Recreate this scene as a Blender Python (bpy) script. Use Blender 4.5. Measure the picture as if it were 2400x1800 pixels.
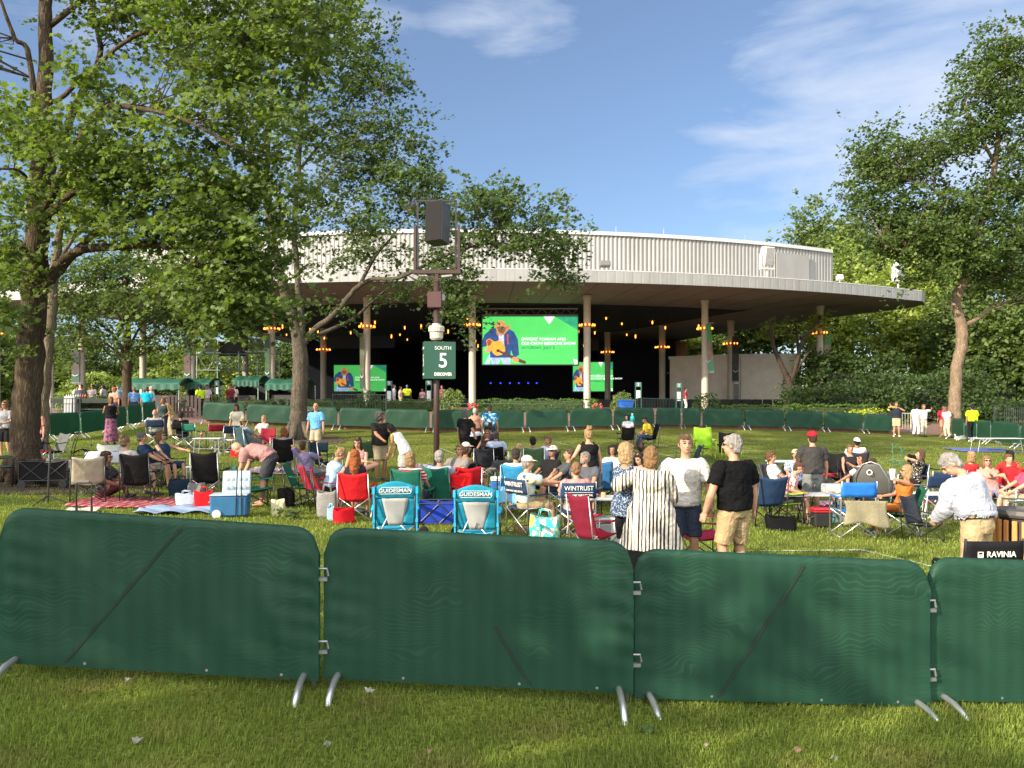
import bpy, math, random
import numpy as np
from mathutils import Vector, Matrix, noise as mnoise
R = math.radians
for o in list(bpy.data.objects): bpy.data.objects.remove(o)
S = bpy.context.scene
COL = S.collection
rng = np.random.default_rng(7)
random.seed(7)
# ---------------------------------------------------------------- camera, sky, sun, exposure
F = 1815.0            # focal length in pixels of a 2400 px wide picture
HZ = 957.0
CZ = 2.0
cam = bpy.data.cameras.new('camera'); cam.sensor_width = 36; cam.lens = 36*F/2400
cam.shift_y = (HZ-900)/2400; cam.clip_start = 0.1; cam.clip_end = 3000
co = bpy.data.objects.new('camera', cam); COL.objects.link(co)
co.location = (0, 0, CZ); co.rotation_euler = (R(90), 0, 0); S.camera = co
SUN_EL = 23.0
SUN_DIR = Vector((-0.80, -0.60, 0)).normalized()*math.cos(R(SUN_EL)) + Vector((0, 0, math.sin(R(SUN_EL))))
sl = bpy.data.lights.new('sun', 'SUN'); sl.energy = 5.0; sl.angle = R(0.5); sl.color = (1.0, 0.86, 0.66)
so = bpy.data.objects.new('sun', sl); COL.objects.link(so)
so.rotation_euler = SUN_DIR.to_track_quat('Z', 'Y').to_euler(); so.location = (-40, -30, 30)
W = bpy.data.worlds.new('World'); S.world = W; W.use_nodes = True
nt = W.node_tree; N = nt.nodes; L = nt.links; N.clear()
out = N.new('ShaderNodeOutputWorld'); bg = N.new('ShaderNodeBackground'); sky = N.new('ShaderNodeTexSky')
sky.sky_type = 'NISHITA'; sky.sun_disc = False; sky.sun_elevation = R(SUN_EL)
sky.sun_rotation = math.atan2(SUN_DIR.x, SUN_DIR.y); sky.air_density = 1.0; sky.dust_density = 0.6; sky.ozone_density = 2.0
bg.inputs['Strength'].default_value = 0.15
# cirrus: streaky noise over the sky direction, thick only in a band to the upper right and a wisp overhead
tc = N.new('ShaderNodeTexCoord')
def vm(op, a, b=None):
    n = N.new('ShaderNodeVectorMath'); n.operation = op
    L.new(a, n.inputs[0])
    if b is not None:
        if isinstance(b, tuple): n.inputs[1].default_value = b
        else: L.new(b, n.inputs[1])
    return n
def mth(op, a, b=None, clamp=False):
    n = N.new('ShaderNodeMath'); n.operation = op; n.use_clamp = clamp
    for i, v in enumerate((a, b)):
        if v is None: continue
        if isinstance(v, (int, float)): n.inputs[i].default_value = v
        else: L.new(v, n.inputs[i])
    return n.outputs[0]
def blob(c, r0, r1):     # 1 near direction c, 0 beyond
    v = Vector(c).normalized()
    d = vm('DISTANCE', tc.outputs['Generated'], tuple(v)).outputs['Value']
    m = N.new('ShaderNodeMapRange'); m.interpolation_type = 'SMOOTHSTEP'
    m.inputs[1].default_value = r0; m.inputs[2].default_value = r1; m.inputs[3].default_value = 1; m.inputs[4].default_value = 0
    L.new(d, m.inputs[0]); return m.outputs[0]
mp = N.new('ShaderNodeMapping'); mp.inputs['Rotation'].default_value = (0, R(22), 0); mp.inputs['Scale'].default_value = (1.6, 1.0, 6.5)
L.new(tc.outputs['Generated'], mp.inputs['Vector'])
nz = N.new('ShaderNodeTexNoise'); nz.inputs['Scale'].default_value = 2.3; nz.inputs['Detail'].default_value = 9; nz.inputs['Roughness'].default_value = .58; nz.inputs['Distortion'].default_value = .5
L.new(mp.outputs[0], nz.inputs['Vector'])
nz2 = N.new('ShaderNodeTexNoise'); nz2.inputs['Scale'].default_value = 5.0; nz2.inputs['Detail'].default_value = 6; nz2.inputs['Roughness'].default_value = .55
L.new(mp.outputs[0], nz2.inputs['Vector'])
def skydir(px, py): return ((px-1200)/F, 1.0, (HZ-py)/F)
m1 = blob(skydir(2080, 330), .05, .42); m2 = blob(skydir(1200, 15), .02, .20); m3 = blob(skydir(500, 350), .1, .5); m4 = blob(skydir(2350, 60), .1, .3)
mk = mth('MAXIMUM', mth('MAXIMUM', m1, mth('MULTIPLY', m2, .82)), mth('MAXIMUM', mth('MULTIPLY', m3, .8), mth('MULTIPLY', m4, .95)))
nn = mth('ADD', mth('MULTIPLY', nz.outputs['Fac'], .75), mth('MULTIPLY', nz2.outputs['Fac'], .35))
f = mth('SUBTRACT', nn, mth('SUBTRACT', .93, mth('MULTIPLY', mk, .56)))
f = mth('MULTIPLY', f, 3.0, True)
f = mth('ADD', mth('MULTIPLY', f, .85), .08)
mx = N.new('ShaderNodeMixRGB'); mx.inputs['Color2'].default_value = (3.0, 3.3, 3.9, 1)
tint = N.new('ShaderNodeMixRGB'); tint.blend_type = 'MULTIPLY'; tint.inputs['Fac'].default_value = 1; tint.inputs['Color2'].default_value = (.55, .60, .67, 1)
L.new(sky.outputs[0], tint.inputs['Color1']); L.new(f, mx.inputs['Fac']); L.new(tint.outputs[0], mx.inputs['Color1'])
back = blob((-.15, -1, .75), .55, 1.42)                # unseen bright cloud bank added behind the camera as fill light
bk = mth('MULTIPLY', back, mth('MULTIPLY', mth('SUBTRACT', nz.outputs['Fac'], .18), 2.6, True)); mb = N.new('ShaderNodeMixRGB'); mb.inputs['Color2'].default_value = (12.5, 12.0, 11.5, 1)
L.new(bk, mb.inputs['Fac']); L.new(mx.outputs[0], mb.inputs['Color1']); L.new(mb.outputs[0], bg.inputs['Color']); L.new(bg.outputs[0], out.inputs['Surface'])
S.view_settings.view_transform = 'Standard'; S.view_settings.look = 'None'; S.view_settings.gamma = 1; S.view_settings.exposure = 0.86
S.render.engine = 'CYCLES'
S.cycles.max_bounces = 6; S.cycles.diffuse_bounces = 3; S.cycles.transmission_bounces = 4; S.cycles.transparent_max_bounces = 6
# ---------------------------------------------------------------- ground heights (metres relative to the eye)
GP = np.array([(-3.2,5.0,-1.80),(-1.4,4.95,-1.93),(.74,5.0,-2.05),(2.9,5.2,-2.16),(-6,5,-1.68),(5,5.4,-2.22),
 (2.1,9.8,-2.14),(6.2,16.1,-2.3),(-3.4,20.5,-1.9),(1.5,15.7,-2.1),(-5.4,16,-1.97),(-14,27,-1.2),(-6.6,25.6,-1.6),(-10,28,-1.5),(-11.2,17.8,-1.72),(-14.7,22.5,-1.5),
 (-10,10,-1.7),(11,10,-2.35),(13,20,-2.25),(14,28,-1.85),(-10,35,-1.2),(0,37.5,-1.16),(7,38,-1.15),(21.5,36,-1.6),(22,43,-1.5),(13.7,41,-1.17),(18.6,42,-1.35),
 (-18,31.7,-1.26),(-17.2,36,-.85),(-22,27,-1.2),(-20,45,-.35),(0,48,-.35),(15,50,-.6),(25,52,-1.2),(0,60,0),(20,64,-.2),(-30,60,0),(35,60,-.9),(-30,90,0),(0,90,0),(30,90,-.2),(50,70,-.9),(-50,60,0),
 (-15,-12,-1.5),(12,-12,-2.2),(0,1,-1.95),(0,-25,-1.8),(-45,0,-1.4),(45,10,-2.3),(60,120,0),(-60,120,0)], float)
def _tps(r2): return 0.5*r2*np.log(r2+1e-9)
_sc = 30.0
_P = GP[:, :2]/_sc
_n = len(_P)
_K = _tps(((_P[:, None]-_P[None])**2).sum(-1)) + np.eye(_n)*0.0025
_Q = np.hstack([np.ones((_n, 1)), _P])
_A = np.block([[_K, _Q], [_Q.T, np.zeros((3, 3))]])
_w = np.linalg.solve(_A, np.concatenate([GP[:, 2], np.zeros(3)]))
def gz(x, y):
    x = np.atleast_1d(np.asarray(x, float)); y = np.atleast_1d(np.asarray(y, float))
    q = np.stack([np.clip(x, -60, 60), np.clip(y, -25, 120)], -1)/_sc
    k = _tps(((q[..., None, :]-_P)**2).sum(-1))
    return k@_w[:_n] + _w[_n] + q@_w[_n+1:] + CZ
def g(x, y): return float(gz(x, y)[0])
def at(px, d, up=0.0):                      # a spot on the lawn seen in column px, d metres out
    x = (px-1200)/F*d; return Vector((x, d, g(x, d)+up))
def G(px, py):                               # the spot on the lawn seen at (px, py)
    best = None; ds = np.arange(3.5, 46, .1); xs = (px-1200)/F*ds
    e = CZ-(py-HZ)/F*ds - gz(xs, ds)
    i = np.where(np.diff(np.sign(e)) != 0)[0]
    d = ds[i[0]] if len(i) else 45
    return at(px, float(d))
def air(px, py, d): return Vector(((px-1200)/F*d, d, CZ-(py-HZ)/F*d))
# ---------------------------------------------------------------- materials
_mc = {}
def mat(name, base, rough=.7, var=.15, vs=8, bump=0, bs=40, metal=0, trans=0, emit=0, col2=None, c2s=4, c2t=(.45, .6), spec=.5, island=0, rotdet=4, stretch=None, sheen=0):
    key = (name, tuple(base))
    if key in _mc: return _mc[key]
    m = bpy.data.materials.new(name); m.use_nodes = True; nt = m.node_tree; N = nt.nodes; L = nt.links; N.clear()
    out = N.new('ShaderNodeOutputMaterial'); p = N.new('ShaderNodeBsdfPrincipled')
    p.inputs['Roughness'].default_value = rough; p.inputs['Metallic'].default_value = metal; p.inputs['Specular IOR Level'].default_value = spec
    if sheen: p.inputs['Sheen Weight'].default_value = sheen
    tc = N.new('ShaderNodeTexCoord'); src = tc.outputs['Object']
    if stretch:
        mp = N.new('ShaderNodeMapping'); mp.inputs['Scale'].default_value = stretch; L.new(src, mp.inputs['Vector']); src = mp.outputs[0]
    c = N.new('ShaderNodeRGB'); c.outputs[0].default_value = (*base[:3], 1); cur = c.outputs[0]
    if col2 is not None:
        n = N.new('ShaderNodeTexNoise'); n.inputs['Scale'].default_value = c2s; n.inputs['Detail'].default_value = rotdet; L.new(src, n.inputs['Vector'])
        r = N.new('ShaderNodeMapRange'); r.inputs[1].default_value = c2t[0]; r.inputs[2].default_value = c2t[1]; L.new(n.outputs['Fac'], r.inputs[0])
        k = N.new('ShaderNodeMixRGB'); L.new(r.outputs[0], k.inputs['Fac']); L.new(cur, k.inputs['Color1']); k.inputs['Color2'].default_value = (*col2, 1); cur = k.outputs[0]
    if var:
        n = N.new('ShaderNodeTexNoise'); n.inputs['Scale'].default_value = vs; n.inputs['Detail'].default_value = 5; L.new(src, n.inputs['Vector'])
        r = N.new('ShaderNodeMapRange'); r.inputs[1].default_value = .3; r.inputs[2].default_value = .7; r.inputs[3].default_value = 1-var; r.inputs[4].default_value = 1+var; L.new(n.outputs['Fac'], r.inputs[0])
        k = N.new('ShaderNodeVectorMath'); k.operation = 'SCALE'; L.new(cur, k.inputs[0]); L.new(r.outputs[0], k.inputs['Scale']); cur = k.outputs[0]
    if island:
        ge = N.new('ShaderNodeNewGeometry'); r = N.new('ShaderNodeMapRange'); r.inputs[3].default_value = 1-island; r.inputs[4].default_value = 1+island
        L.new(ge.outputs['Random Per Island'], r.inputs[0])
        k = N.new('ShaderNodeVectorMath'); k.operation = 'SCALE'; L.new(cur, k.inputs[0]); L.new(r.outputs[0], k.inputs['Scale']); cur = k.outputs[0]
    L.new(cur, p.inputs['Base Color'])
    if bump:
        n = N.new('ShaderNodeTexNoise'); n.inputs['Scale'].default_value = bs; n.inputs['Detail'].default_value = 4; L.new(src, n.inputs['Vector'])
        b = N.new('ShaderNodeBump'); b.inputs['Strength'].default_value = min(1, bump*2); b.inputs['Distance'].default_value = .02*bump; L.new(n.outputs['Fac'], b.inputs['Height']); L.new(b.outputs[0], p.inputs['Normal'])
    if emit:
        p.inputs['Emission Strength'].default_value = emit; L.new(cur, p.inputs['Emission Color'])
    if trans:
        t = N.new('ShaderNodeBsdfTranslucent'); k = N.new('ShaderNodeVectorMath'); k.operation = 'MULTIPLY'; L.new(cur, k.inputs[0]); k.inputs[1].default_value = (1.5, 1.6, .55)
        L.new(k.outputs[0], t.inputs['Color']); x = N.new('ShaderNodeMixShader'); x.inputs[0].default_value = trans
        L.new(p.outputs[0], x.inputs[1]); L.new(t.outputs[0], x.inputs[2]); L.new(x.outputs[0], out.inputs['Surface'])
    else: L.new(p.outputs[0], out.inputs['Surface'])
    _mc[key] = m; return m
def fabric(c, var=.16): return mat('fabric', tuple(c), .75, var, 5, .9, 7, spec=.15)
def cloth(c): return mat('cloth', tuple(c), .9, .14, 7, .6, 40, spec=.08)
def metal(c=(.55, .56, .58), r=.35): return mat('metal', tuple(c), r, .08, 20, metal=.85)
def paint(c, r=.5): return mat('paint', tuple(c), r, .08, 5)
BLK = (.014, .014, .016)
STEEL = metal(); BLACKM = paint((.02, .02, .022), .4)
# ---------------------------------------------------------------- mesh helpers
FOLD = {n_: ((.15, .030), (.05, .013)) for n_ in ('shirt', 'tank_top')}; FOLD.update({n_: ((.14, .020), (.05, .009)) for n_ in ('shorts', 'trousers', 'skirt')}); FOLD['hair'] = ((.045, .026), (.018, .010)); FOLD['beard'] = ((.02, .008),)
_ft = {}
def foldtex(s):
    if s not in _ft: t = bpy.data.textures.new('folds', 'CLOUDS'); t.noise_scale = s; t.noise_depth = 2; t.contrast = 1.3; _ft[s] = t
    return _ft[s]
class MB:
    def __init__(s): s.v = []; s.f = []
    def add(s, v, f):
        n = len(s.v); s.v.extend([tuple(a) for a in v]); s.f.extend([tuple(i+n for i in q) for q in f]); return s
    def box(s, c, d, rz=0, bev=0, rx=0, ry=0, taper=1):
        hx, hy, hz = d[0]/2, d[1]/2, d[2]/2; M = Matrix.Rotation(rz, 3, 'Z')@Matrix.Rotation(ry, 3, 'Y')@Matrix.Rotation(rx, 3, 'X')
        c = Vector(c)
        if bev:
            b = min(bev, hx*.9, hy*.9, hz*.9); vs = []
            rings = [(-hz, b), (-hz+b, 0), (hz-b, 0), (hz, b)]
            for z, k in rings:
                t = taper if z > 0 else 1
                X, Y = (hx-k)*t, (hy-k)*t; e = b if k == 0 else b*.5
                for (x, y) in ((X, Y-e), (X-e, Y), (-X+e, Y), (-X, Y-e), (-X, -Y+e), (-X+e, -Y), (X-e, -Y), (X, -Y+e)): vs.append(c+M@Vector((x, y, z)))
            fs = [tuple(range(7, -1, -1)), tuple(range(24, 32))]
            for r in range(3):
                for i in range(8): j = (i+1) % 8; fs.append((r*8+i, r*8+j, r*8+8+j, r*8+8+i))
            return s.add(vs, fs)
        vs = [c+M@Vector((x*hx*(taper if z > 0 else 1), y*hy*(taper if z > 0 else 1), z*hz)) for z in (-1, 1) for y in (-1, 1) for x in (-1, 1)]
        return s.add(vs, [(0, 2, 3, 1), (4, 5, 7, 6), (0, 1, 5, 4), (2, 6, 7, 3), (0, 4, 6, 2), (1, 3, 7, 5)])
    def tube(s, pts, r, n=8, cap=True):
        pts = [Vector(p) for p in pts]; m = len(pts)
        rs = list(r) if isinstance(r, (list, tuple, np.ndarray)) else [r]*m
        t0 = (pts[1]-pts[0]).normalized(); up = Vector((0, 0, 1)) if abs(t0.z) < .9 else Vector((1, 0, 0))
        a = t0.cross(up).normalized(); vs = []; fs = []
        for i, p in enumerate(pts):
            t = (pts[min(i+1, m-1)]-pts[max(i-1, 0)]); t = t.normalized() if t.length > 1e-9 else t0
            a = (a-t*a.dot(t)); a = a.normalized() if a.length > 1e-6 else t.orthogonal().normalized()
            b = t.cross(a)
            for k in range(n): th = 2*math.pi*k/n; vs.append(p+(a*math.cos(th)+b*math.sin(th))*rs[i])
        for i in range(m-1):
            for k in range(n): j = (k+1) % n; fs.append((i*n+k, i*n+j, i*n+n+j, i*n+n+k))
        if cap: fs += [tuple(range(n-1, -1, -1)), tuple(range((m-1)*n, m*n))]
        return s.add(vs, fs)
    def loft(s, rings, n=14):            # rings of (centre, A, B); closed
        vs = []; fs = []
        for c, A, B in rings:
            c = Vector(c); A = Vector(A); B = Vector(B)
            for k in range(n): th = 2*math.pi*k/n; vs.append(c+A*math.cos(th)+B*math.sin(th))
        m = len(rings)
        for i in range(m-1):
            for k in range(n): j = (k+1) % n; fs.append((i*n+k, i*n+j, i*n+n+j, i*n+n+k))
        fs += [tuple(range(n-1, -1, -1)), tuple(range((m-1)*n, m*n))]
        return s.add(vs, fs)
    def ell(s, c, rx, ry, rz, M=None, n=12, m=8, z0=-1.0):
        c = Vector(c); M = M or Matrix.Identity(3); vs = []; fs = []
        for i in range(m+1):
            ph = math.asin(z0)+(math.pi/2-math.asin(z0))*i/m
            for k in range(n):
                th = 2*math.pi*k/n; vs.append(c+M@Vector((rx*math.cos(ph)*math.cos(th), ry*math.cos(ph)*math.sin(th), rz*math.sin(ph))))
        for i in range(m):
            for k in range(n): j = (k+1) % n; fs.append((i*n+k, i*n+j, i*n+n+j, i*n+n+k))
        fs += [tuple(range(n-1, -1, -1)), tuple(range(m*n, m*n+n))]
        return s.add(vs, fs)
    def lathe(s, c, prof, n=20):         # prof (r, z)
        c = Vector(c); vs = []; fs = []
        for r, z in prof:
            for k in range(n): th = 2*math.pi*k/n; vs.append(c+Vector((r*math.cos(th), r*math.sin(th), z)))
        for i in range(len(prof)-1):
            for k in range(n): j = (k+1) % n; fs.append((i*n+k, i*n+j, i*n+n+j, i*n+n+k))
        return s.add(vs, fs)
    def grid(s, fn, nu, nv):
        vs = [fn(i/nu, j/nv) for j in range(nv+1) for i in range(nu+1)]; w = nu+1
        return s.add(vs, [(j*w+i, j*w+i+1, (j+1)*w+i+1, (j+1)*w+i) for j in range(nv) for i in range(nu)])
    def poly(s, pts, h=0.0):             # flat prism from points
        pts = [Vector(p) for p in pts]; n = len(pts)
        return s.add(pts, [tuple(range(n))])
    def prism(s, pts2, z0, z1):
        n = len(pts2); vs = [(x, y, z0) for x, y in pts2]+[(x, y, z1) for x, y in pts2]
        fs = [tuple(range(n-1, -1, -1)), tuple(range(n, 2*n))]+[(i, (i+1) % n, n+(i+1) % n, n+i) for i in range(n)]
        return s.add(vs, fs)
    def mesh(s, name):
        me = bpy.data.meshes.new(name); me.from_pydata(s.v, [], s.f); me.update(); return me
    def build(s, name, m, parent=None, smooth=False, thick=0, sub=0, rem=0, sm=0, loc=None, rz=0):
        me = s.mesh(name); me.materials.append(m)
        if smooth: me.polygons.foreach_set('use_smooth', [True]*len(me.polygons))
        o = bpy.data.objects.new(name, me); COL.objects.link(o)
        if parent is not None: o.parent = parent
        if loc is not None: o.location = loc
        if rz: o.rotation_euler.z = rz
        if thick: k = o.modifiers.new('s', 'SOLIDIFY'); k.thickness = thick; k.offset = 0
        if sub: k = o.modifiers.new('u', 'SUBSURF'); k.levels = sub; k.render_levels = sub
        if rem: k = o.modifiers.new('r', 'REMESH'); k.mode = 'VOXEL'; k.voxel_size = rem; k.use_smooth_shade = True
        if sm: k = o.modifiers.new('m', 'SMOOTH'); k.factor = .5; k.iterations = sm
        if rem and name in FOLD:
            for ns_, st_ in FOLD[name]: k = o.modifiers.new('d', 'DISPLACE'); k.texture = foldtex(ns_); k.strength = st_; k.mid_level = .22 if name in ('shirt', 'tank_top') else .5; k.texture_coords = 'LOCAL'
        return o
def empty(name, loc=(0, 0, 0), rz=0, parent=None):
    o = bpy.data.objects.new(name, None); COL.objects.link(o); o.location = loc; o.rotation_euler = (0, 0, rz); o.empty_display_size = .1
    if parent is not None: o.parent = parent
    return o
def tag(o, label=None, cat=None, group=None, kind=None):
    if label: o['label'] = label
    if cat: o['category'] = cat
    if group: o['group'] = group
    if kind: o['kind'] = kind
    return o
def kids(o): return [c for c in bpy.data.objects if c.parent == o]
def dup(o, parent=None, _map=None):
    if _map is None:
        _map = {}
        for c in bpy.data.objects:
            if c.parent is not None: _map.setdefault(c.parent.name, []).append(c)
    c = o.copy(); COL.objects.link(c)
    if parent is not None: c.parent = parent
    for k in _map.get(o.name, []): dup(k, c, _map)
    return c
def tree_of(o):
    r = [o]
    for c in o.children: r += tree_of(c)
    return r
def recolor(root, table):          # table: base name -> material, on the object (mesh stays shared)
    for o in tree_of(root):
        b = o.name.split('.')[0]
        if b in table and o.data: o.material_slots[0].link = 'OBJECT'; o.material_slots[0].material = table[b]
def raw_mesh(name, V, Fc, nper, m, parent=None, smooth=False):   # big meshes from numpy: V (n,3), Fc (k,nper)
    me = bpy.data.meshes.new(name); me.vertices.add(len(V)); me.vertices.foreach_set('co', np.asarray(V, np.float32).ravel())
    k = len(Fc); me.loops.add(k*nper); me.loops.foreach_set('vertex_index', np.asarray(Fc, np.int32).ravel())
    me.polygons.add(k); me.polygons.foreach_set('loop_start', np.arange(0, k*nper, nper, dtype=np.int32))
    try: me.polygons.foreach_set('loop_total', np.full(k, nper, np.int32))
    except Exception: pass
    if smooth: me.polygons.foreach_set('use_smooth', np.ones(k, bool))
    me.update(calc_edges=True); me.validate(); me.materials.append(m)
    o = bpy.data.objects.new(name, me); COL.objects.link(o)
    if parent is not None: o.parent = parent
    return o
_fonts = {}
def text(s, name, m, parent, loc, size, rot=(R(90), 0, 0), bold=0.0, align='CENTER', ext=.002, sx=1.0):
    c = bpy.data.curves.new('t', 'FONT'); c.body = s; c.size = size; c.align_x = align; c.align_y = 'CENTER'; c.offset = bold; c.extrude = ext; c.resolution_u = 4
    t = bpy.data.objects.new('t', c); COL.objects.link(t)
    dg = bpy.context.evaluated_depsgraph_get(); me = bpy.data.meshes.new_from_object(t.evaluated_get(dg))
    bpy.data.objects.remove(t); me.name = name; me.materials.clear(); me.materials.append(m)
    o = bpy.data.objects.new(name, me); COL.objects.link(o); o.location = loc; o.rotation_euler = rot; o.scale = (sx, 1, 1)
    if parent is not None: o.parent = parent
    return o
# ================================================================ GROUND
def axis(lo, hi, step, far):
    a = list(np.arange(lo, hi+1e-6, step)); e = step; x = hi
    while x < far: e *= 1.5; x += e; a.append(x)
    e = step; x = lo; pre = []
    while x > -far: e *= 1.5; x -= e; pre.append(x)
    return np.array(pre[::-1]+a)
def sheet(name, xs, ys, m, dz=0, keep=None):
    X, Y = np.meshgrid(xs, ys); Z = gz(X.ravel(), Y.ravel())+dz
    V = np.stack([X.ravel(), Y.ravel(), Z], -1); w = len(xs); h = len(ys)
    i, j = np.meshgrid(np.arange(w-1), np.arange(h-1)); a = (j*w+i).ravel()
    Fc = np.stack([a, a+1, a+1+w, a+w], -1)
    if keep is not None:
        c = V[Fc].mean(1); Fc = Fc[keep(c[:, 0], c[:, 1])]
    return raw_mesh(name, V, Fc, 4, m, smooth=True)
def lawn_mat():
    m = bpy.data.materials.new('lawn'); m.use_nodes = True; nt = m.node_tree; N = nt.nodes; L = nt.links
    p = N['Principled BSDF']; p.inputs['Roughness'].default_value = .9; p.inputs['Specular IOR Level'].default_value = .15
    tc = N.new('ShaderNodeTexCoord')
    def nz(s, d, st=(1, 1, 1)):
        mp = N.new('ShaderNodeMapping'); mp.inputs['Scale'].default_value = st; L.new(tc.outputs['Object'], mp.inputs['Vector'])
        n = N.new('ShaderNodeTexNoise'); n.inputs['Scale'].default_value = s; n.inputs['Detail'].default_value = d; L.new(mp.outputs[0], n.inputs['Vector']); return n.outputs['Fac']
    cr = N.new('ShaderNodeValToRGB'); e = cr.color_ramp.elements
    e[0].position = .3; e[0].color = (.09, .12, .018, 1); e[1].position = .72; e[1].color = (.20, .23, .038, 1)
    L.new(nz(.7, 6), cr.inputs['Fac'])
    cr2 = N.new('ShaderNodeValToRGB'); e = cr2.color_ramp.elements; e[0].position = .38; e[0].color = (.45, .45, .42, 1); e[1].position = .66; e[1].color = (1.45, 1.4, 1.3, 1)
    L.new(nz(28, 5), cr2.inputs['Fac'])
    k = N.new('ShaderNodeMixRGB'); k.blend_type = 'MULTIPLY'; k.inputs[0].default_value = 1; L.new(cr.outputs[0], k.inputs[1]); L.new(cr2.outputs[0], k.inputs[2])
    cr3 = N.new('ShaderNodeValToRGB'); e = cr3.color_ramp.elements; e[0].position = .63; e[0].color = (0, 0, 0, 1); e[1].position = .75; e[1].color = (1, 1, 1, 1)
    L.new(nz(3.5, 7), cr3.inputs['Fac'])
    k2 = N.new('ShaderNodeMixRGB'); L.new(cr3.outputs[0], k2.inputs[0]); L.new(k.outputs[0], k2.inputs[1]); k2.inputs[2].default_value = (.15, .13, .045, 1)
    L.new(k2.outputs[0], p.inputs['Base Color'])
    b = N.new('ShaderNodeBump'); b.inputs['Strength'].default_value = 1; b.inputs['Distance'].default_value = .06; L.new(nz(45, 6), b.inputs['Height']); L.new(b.outputs[0], p.inputs['Normal'])
    return m
gr = sheet('lawn', axis(-40, 40, .8, 700), axis(-20, 70, .8, 900), lawn_mat()); tag(gr, kind='structure')
PATH = mat('paving', (.20, .105, .075), .85, .25, 3, .5, 30, col2=(.13, .09, .075), c2s=6)
pv = sheet('path', np.arange(-60, 60.1, 1.0), np.arange(30, 66, 1.0), PATH, .004,
   keep=lambda x, y: (y > np.interp(x, [-60, -19, -17, -14, -5, 0, 8, 14, 19, 22, 60], [33.5, 33.5, 37.5, 39, 39, 38.6, 40.8, 42.6, 44, 45, 45])))
tag(pv, kind='structure')
fl = sheet('pavilion_floor', np.arange(-60, 60.1, 2.0), np.arange(66, 130, 2.0), mat('floor', (.10, .095, .09), .8, .15, 2), .006); tag(fl, kind='structure')
# mulch rings under the two lawn trees
def mulch(c, r):
    b = MB(); vs = [(c[0], c[1], g(c[0], c[1])+.03)]; n = 36
    for q in (1.0, 1.5):
        for k in range(n):
            a = 2*math.pi*k/n; rr = r*(q-.5)*(1+.12*math.sin(3*a+c[0])+.06*math.sin(7*a)); x = c[0]+rr*math.cos(a); y = c[1]+rr*math.sin(a); vs.append((x, y, g(x, y)+(.03 if q == 1 else .008)))
    fs = [(0, 1+k, 1+(k+1) % n) for k in range(n)]+[(1+k, 1+n+k, 1+n+(k+1) % n, 1+(k+1) % n) for k in range(n)]
    b.add(vs, fs); return tag(b.build('mulch_bed', mat('mulch', (.05, .028, .016), .95, .5, 25, 1, 60), smooth=True), kind='structure')
# chalk lines that mark plots on the lawn
ch = MB()
def chalk(a, b, w=.05):
    a = Vector(a[:2]); b = Vector(b[:2]); n = max(2, int((b-a).length/.4)); t = (b-a).normalized(); s = Vector((-t.y, t.x))*w/2; vs = []
    for i in range(n+1):
        p = a.lerp(b, i/n); q = s*(.7+.5*random.random())
        for k in (p-q, p+q): vs.append((k.x, k.y, g(k.x, k.y)+.012))
    ch.add(vs, [(2*i, 2*i+1, 2*i+3, 2*i+2) for i in range(n)])
for y0, xa, xb in ((33.5, -12, 16), (30.5, -9, 15), (27.5, -6, 15), (24.5, -3, 14), (21.5, 3, 14), (18.8, 6, 13)):
    x = xa
    while x < xb:
        l = random.uniform(1.2, 3.0); chalk((x, y0+random.uniform(-.1, .1)), (x+l, y0+random.uniform(-.1, .1))); x += l+random.uniform(.4, 2)
for x0 in (-6, -2, 2, 6, 9, 12): chalk((x0, 27.8), (x0-.9, 30.4)); chalk((x0+.6, 31), (x0-.2, 33.3))
chalk(G(690, 1182), G(760, 1160), .14); chalk(G(1225, 1300), G(1560, 1300), .07); chalk(G(1740, 1292), G(2020, 1288), .08); chalk(G(2020, 1288), G(2190, 1330), .08); chalk(G(1580, 1180), G(1660, 1215), .1); chalk(G(1240, 1190), G(1265, 1240), .12)
CHALK = mat('chalk', (.55, .58, .50), .9, .3, 30, col2=(.10, .16, .04), c2s=14, c2t=(.44, .56))
tag(ch.build('chalk_lines', CHALK), kind='structure')
# grass blades
def blades(name, n, ylo, yhi, hgt, wid, m, dens_pow=1.0, margin=.6):
    u = rng.random(n); y = ylo*(yhi/ylo)**(u**dens_pow); x = (rng.random(n)*2-1)*(.665*y+margin)
    ln = hgt*(.55+.8*rng.random(n)); ang = rng.random(n)*2*np.pi; lean = (rng.random(n)**1.3)*.95
    # tufts
    tx = np.sin(x*5.1+np.sin(y*3.7)*2)*np.sin(y*4.3+np.sin(x*2.9)*2); ln = ln*(1+.30*tx); lx = .35*np.sin(x*1.3+y*.9); 
    z = gz(x, y)-.004
    dx = np.cos(ang)*lean+lx*.4; dy = np.sin(ang)*lean
    w = wid*(.6+.7*rng.random(n)); px = -np.sin(ang+rng.random(n))*w; py = np.cos(ang+rng.random(n))*w
    V = np.empty((n, 5, 3)); 
    V[:, 0] = np.stack([x-px, y-py, z], -1); V[:, 1] = np.stack([x+px, y+py, z], -1)
    mx = x+dx*ln*.35; my = y+dy*ln*.35; mz = z+ln*.62
    V[:, 2] = np.stack([mx+px*.8, my+py*.8, mz], -1); V[:, 3] = np.stack([mx-px*.8, my-py*.8, mz], -1)
    V[:, 4] = np.stack([x+dx*ln, y+dy*ln, z+ln*np.clip(1.05-.45*lean, .3, 1)], -1)
    b = np.arange(n)[:, None]*5
    F3 = np.concatenate([b+np.array([[0, 1, 2]]), b+np.array([[0, 2, 3]]), b+np.array([[3, 2, 4]])], 0)
    return tag(raw_mesh(name, V.reshape(-1, 3), F3, 3, m), 'short mown green grass with dry straw coloured blades across the lawn', 'grass', kind='stuff')
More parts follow.
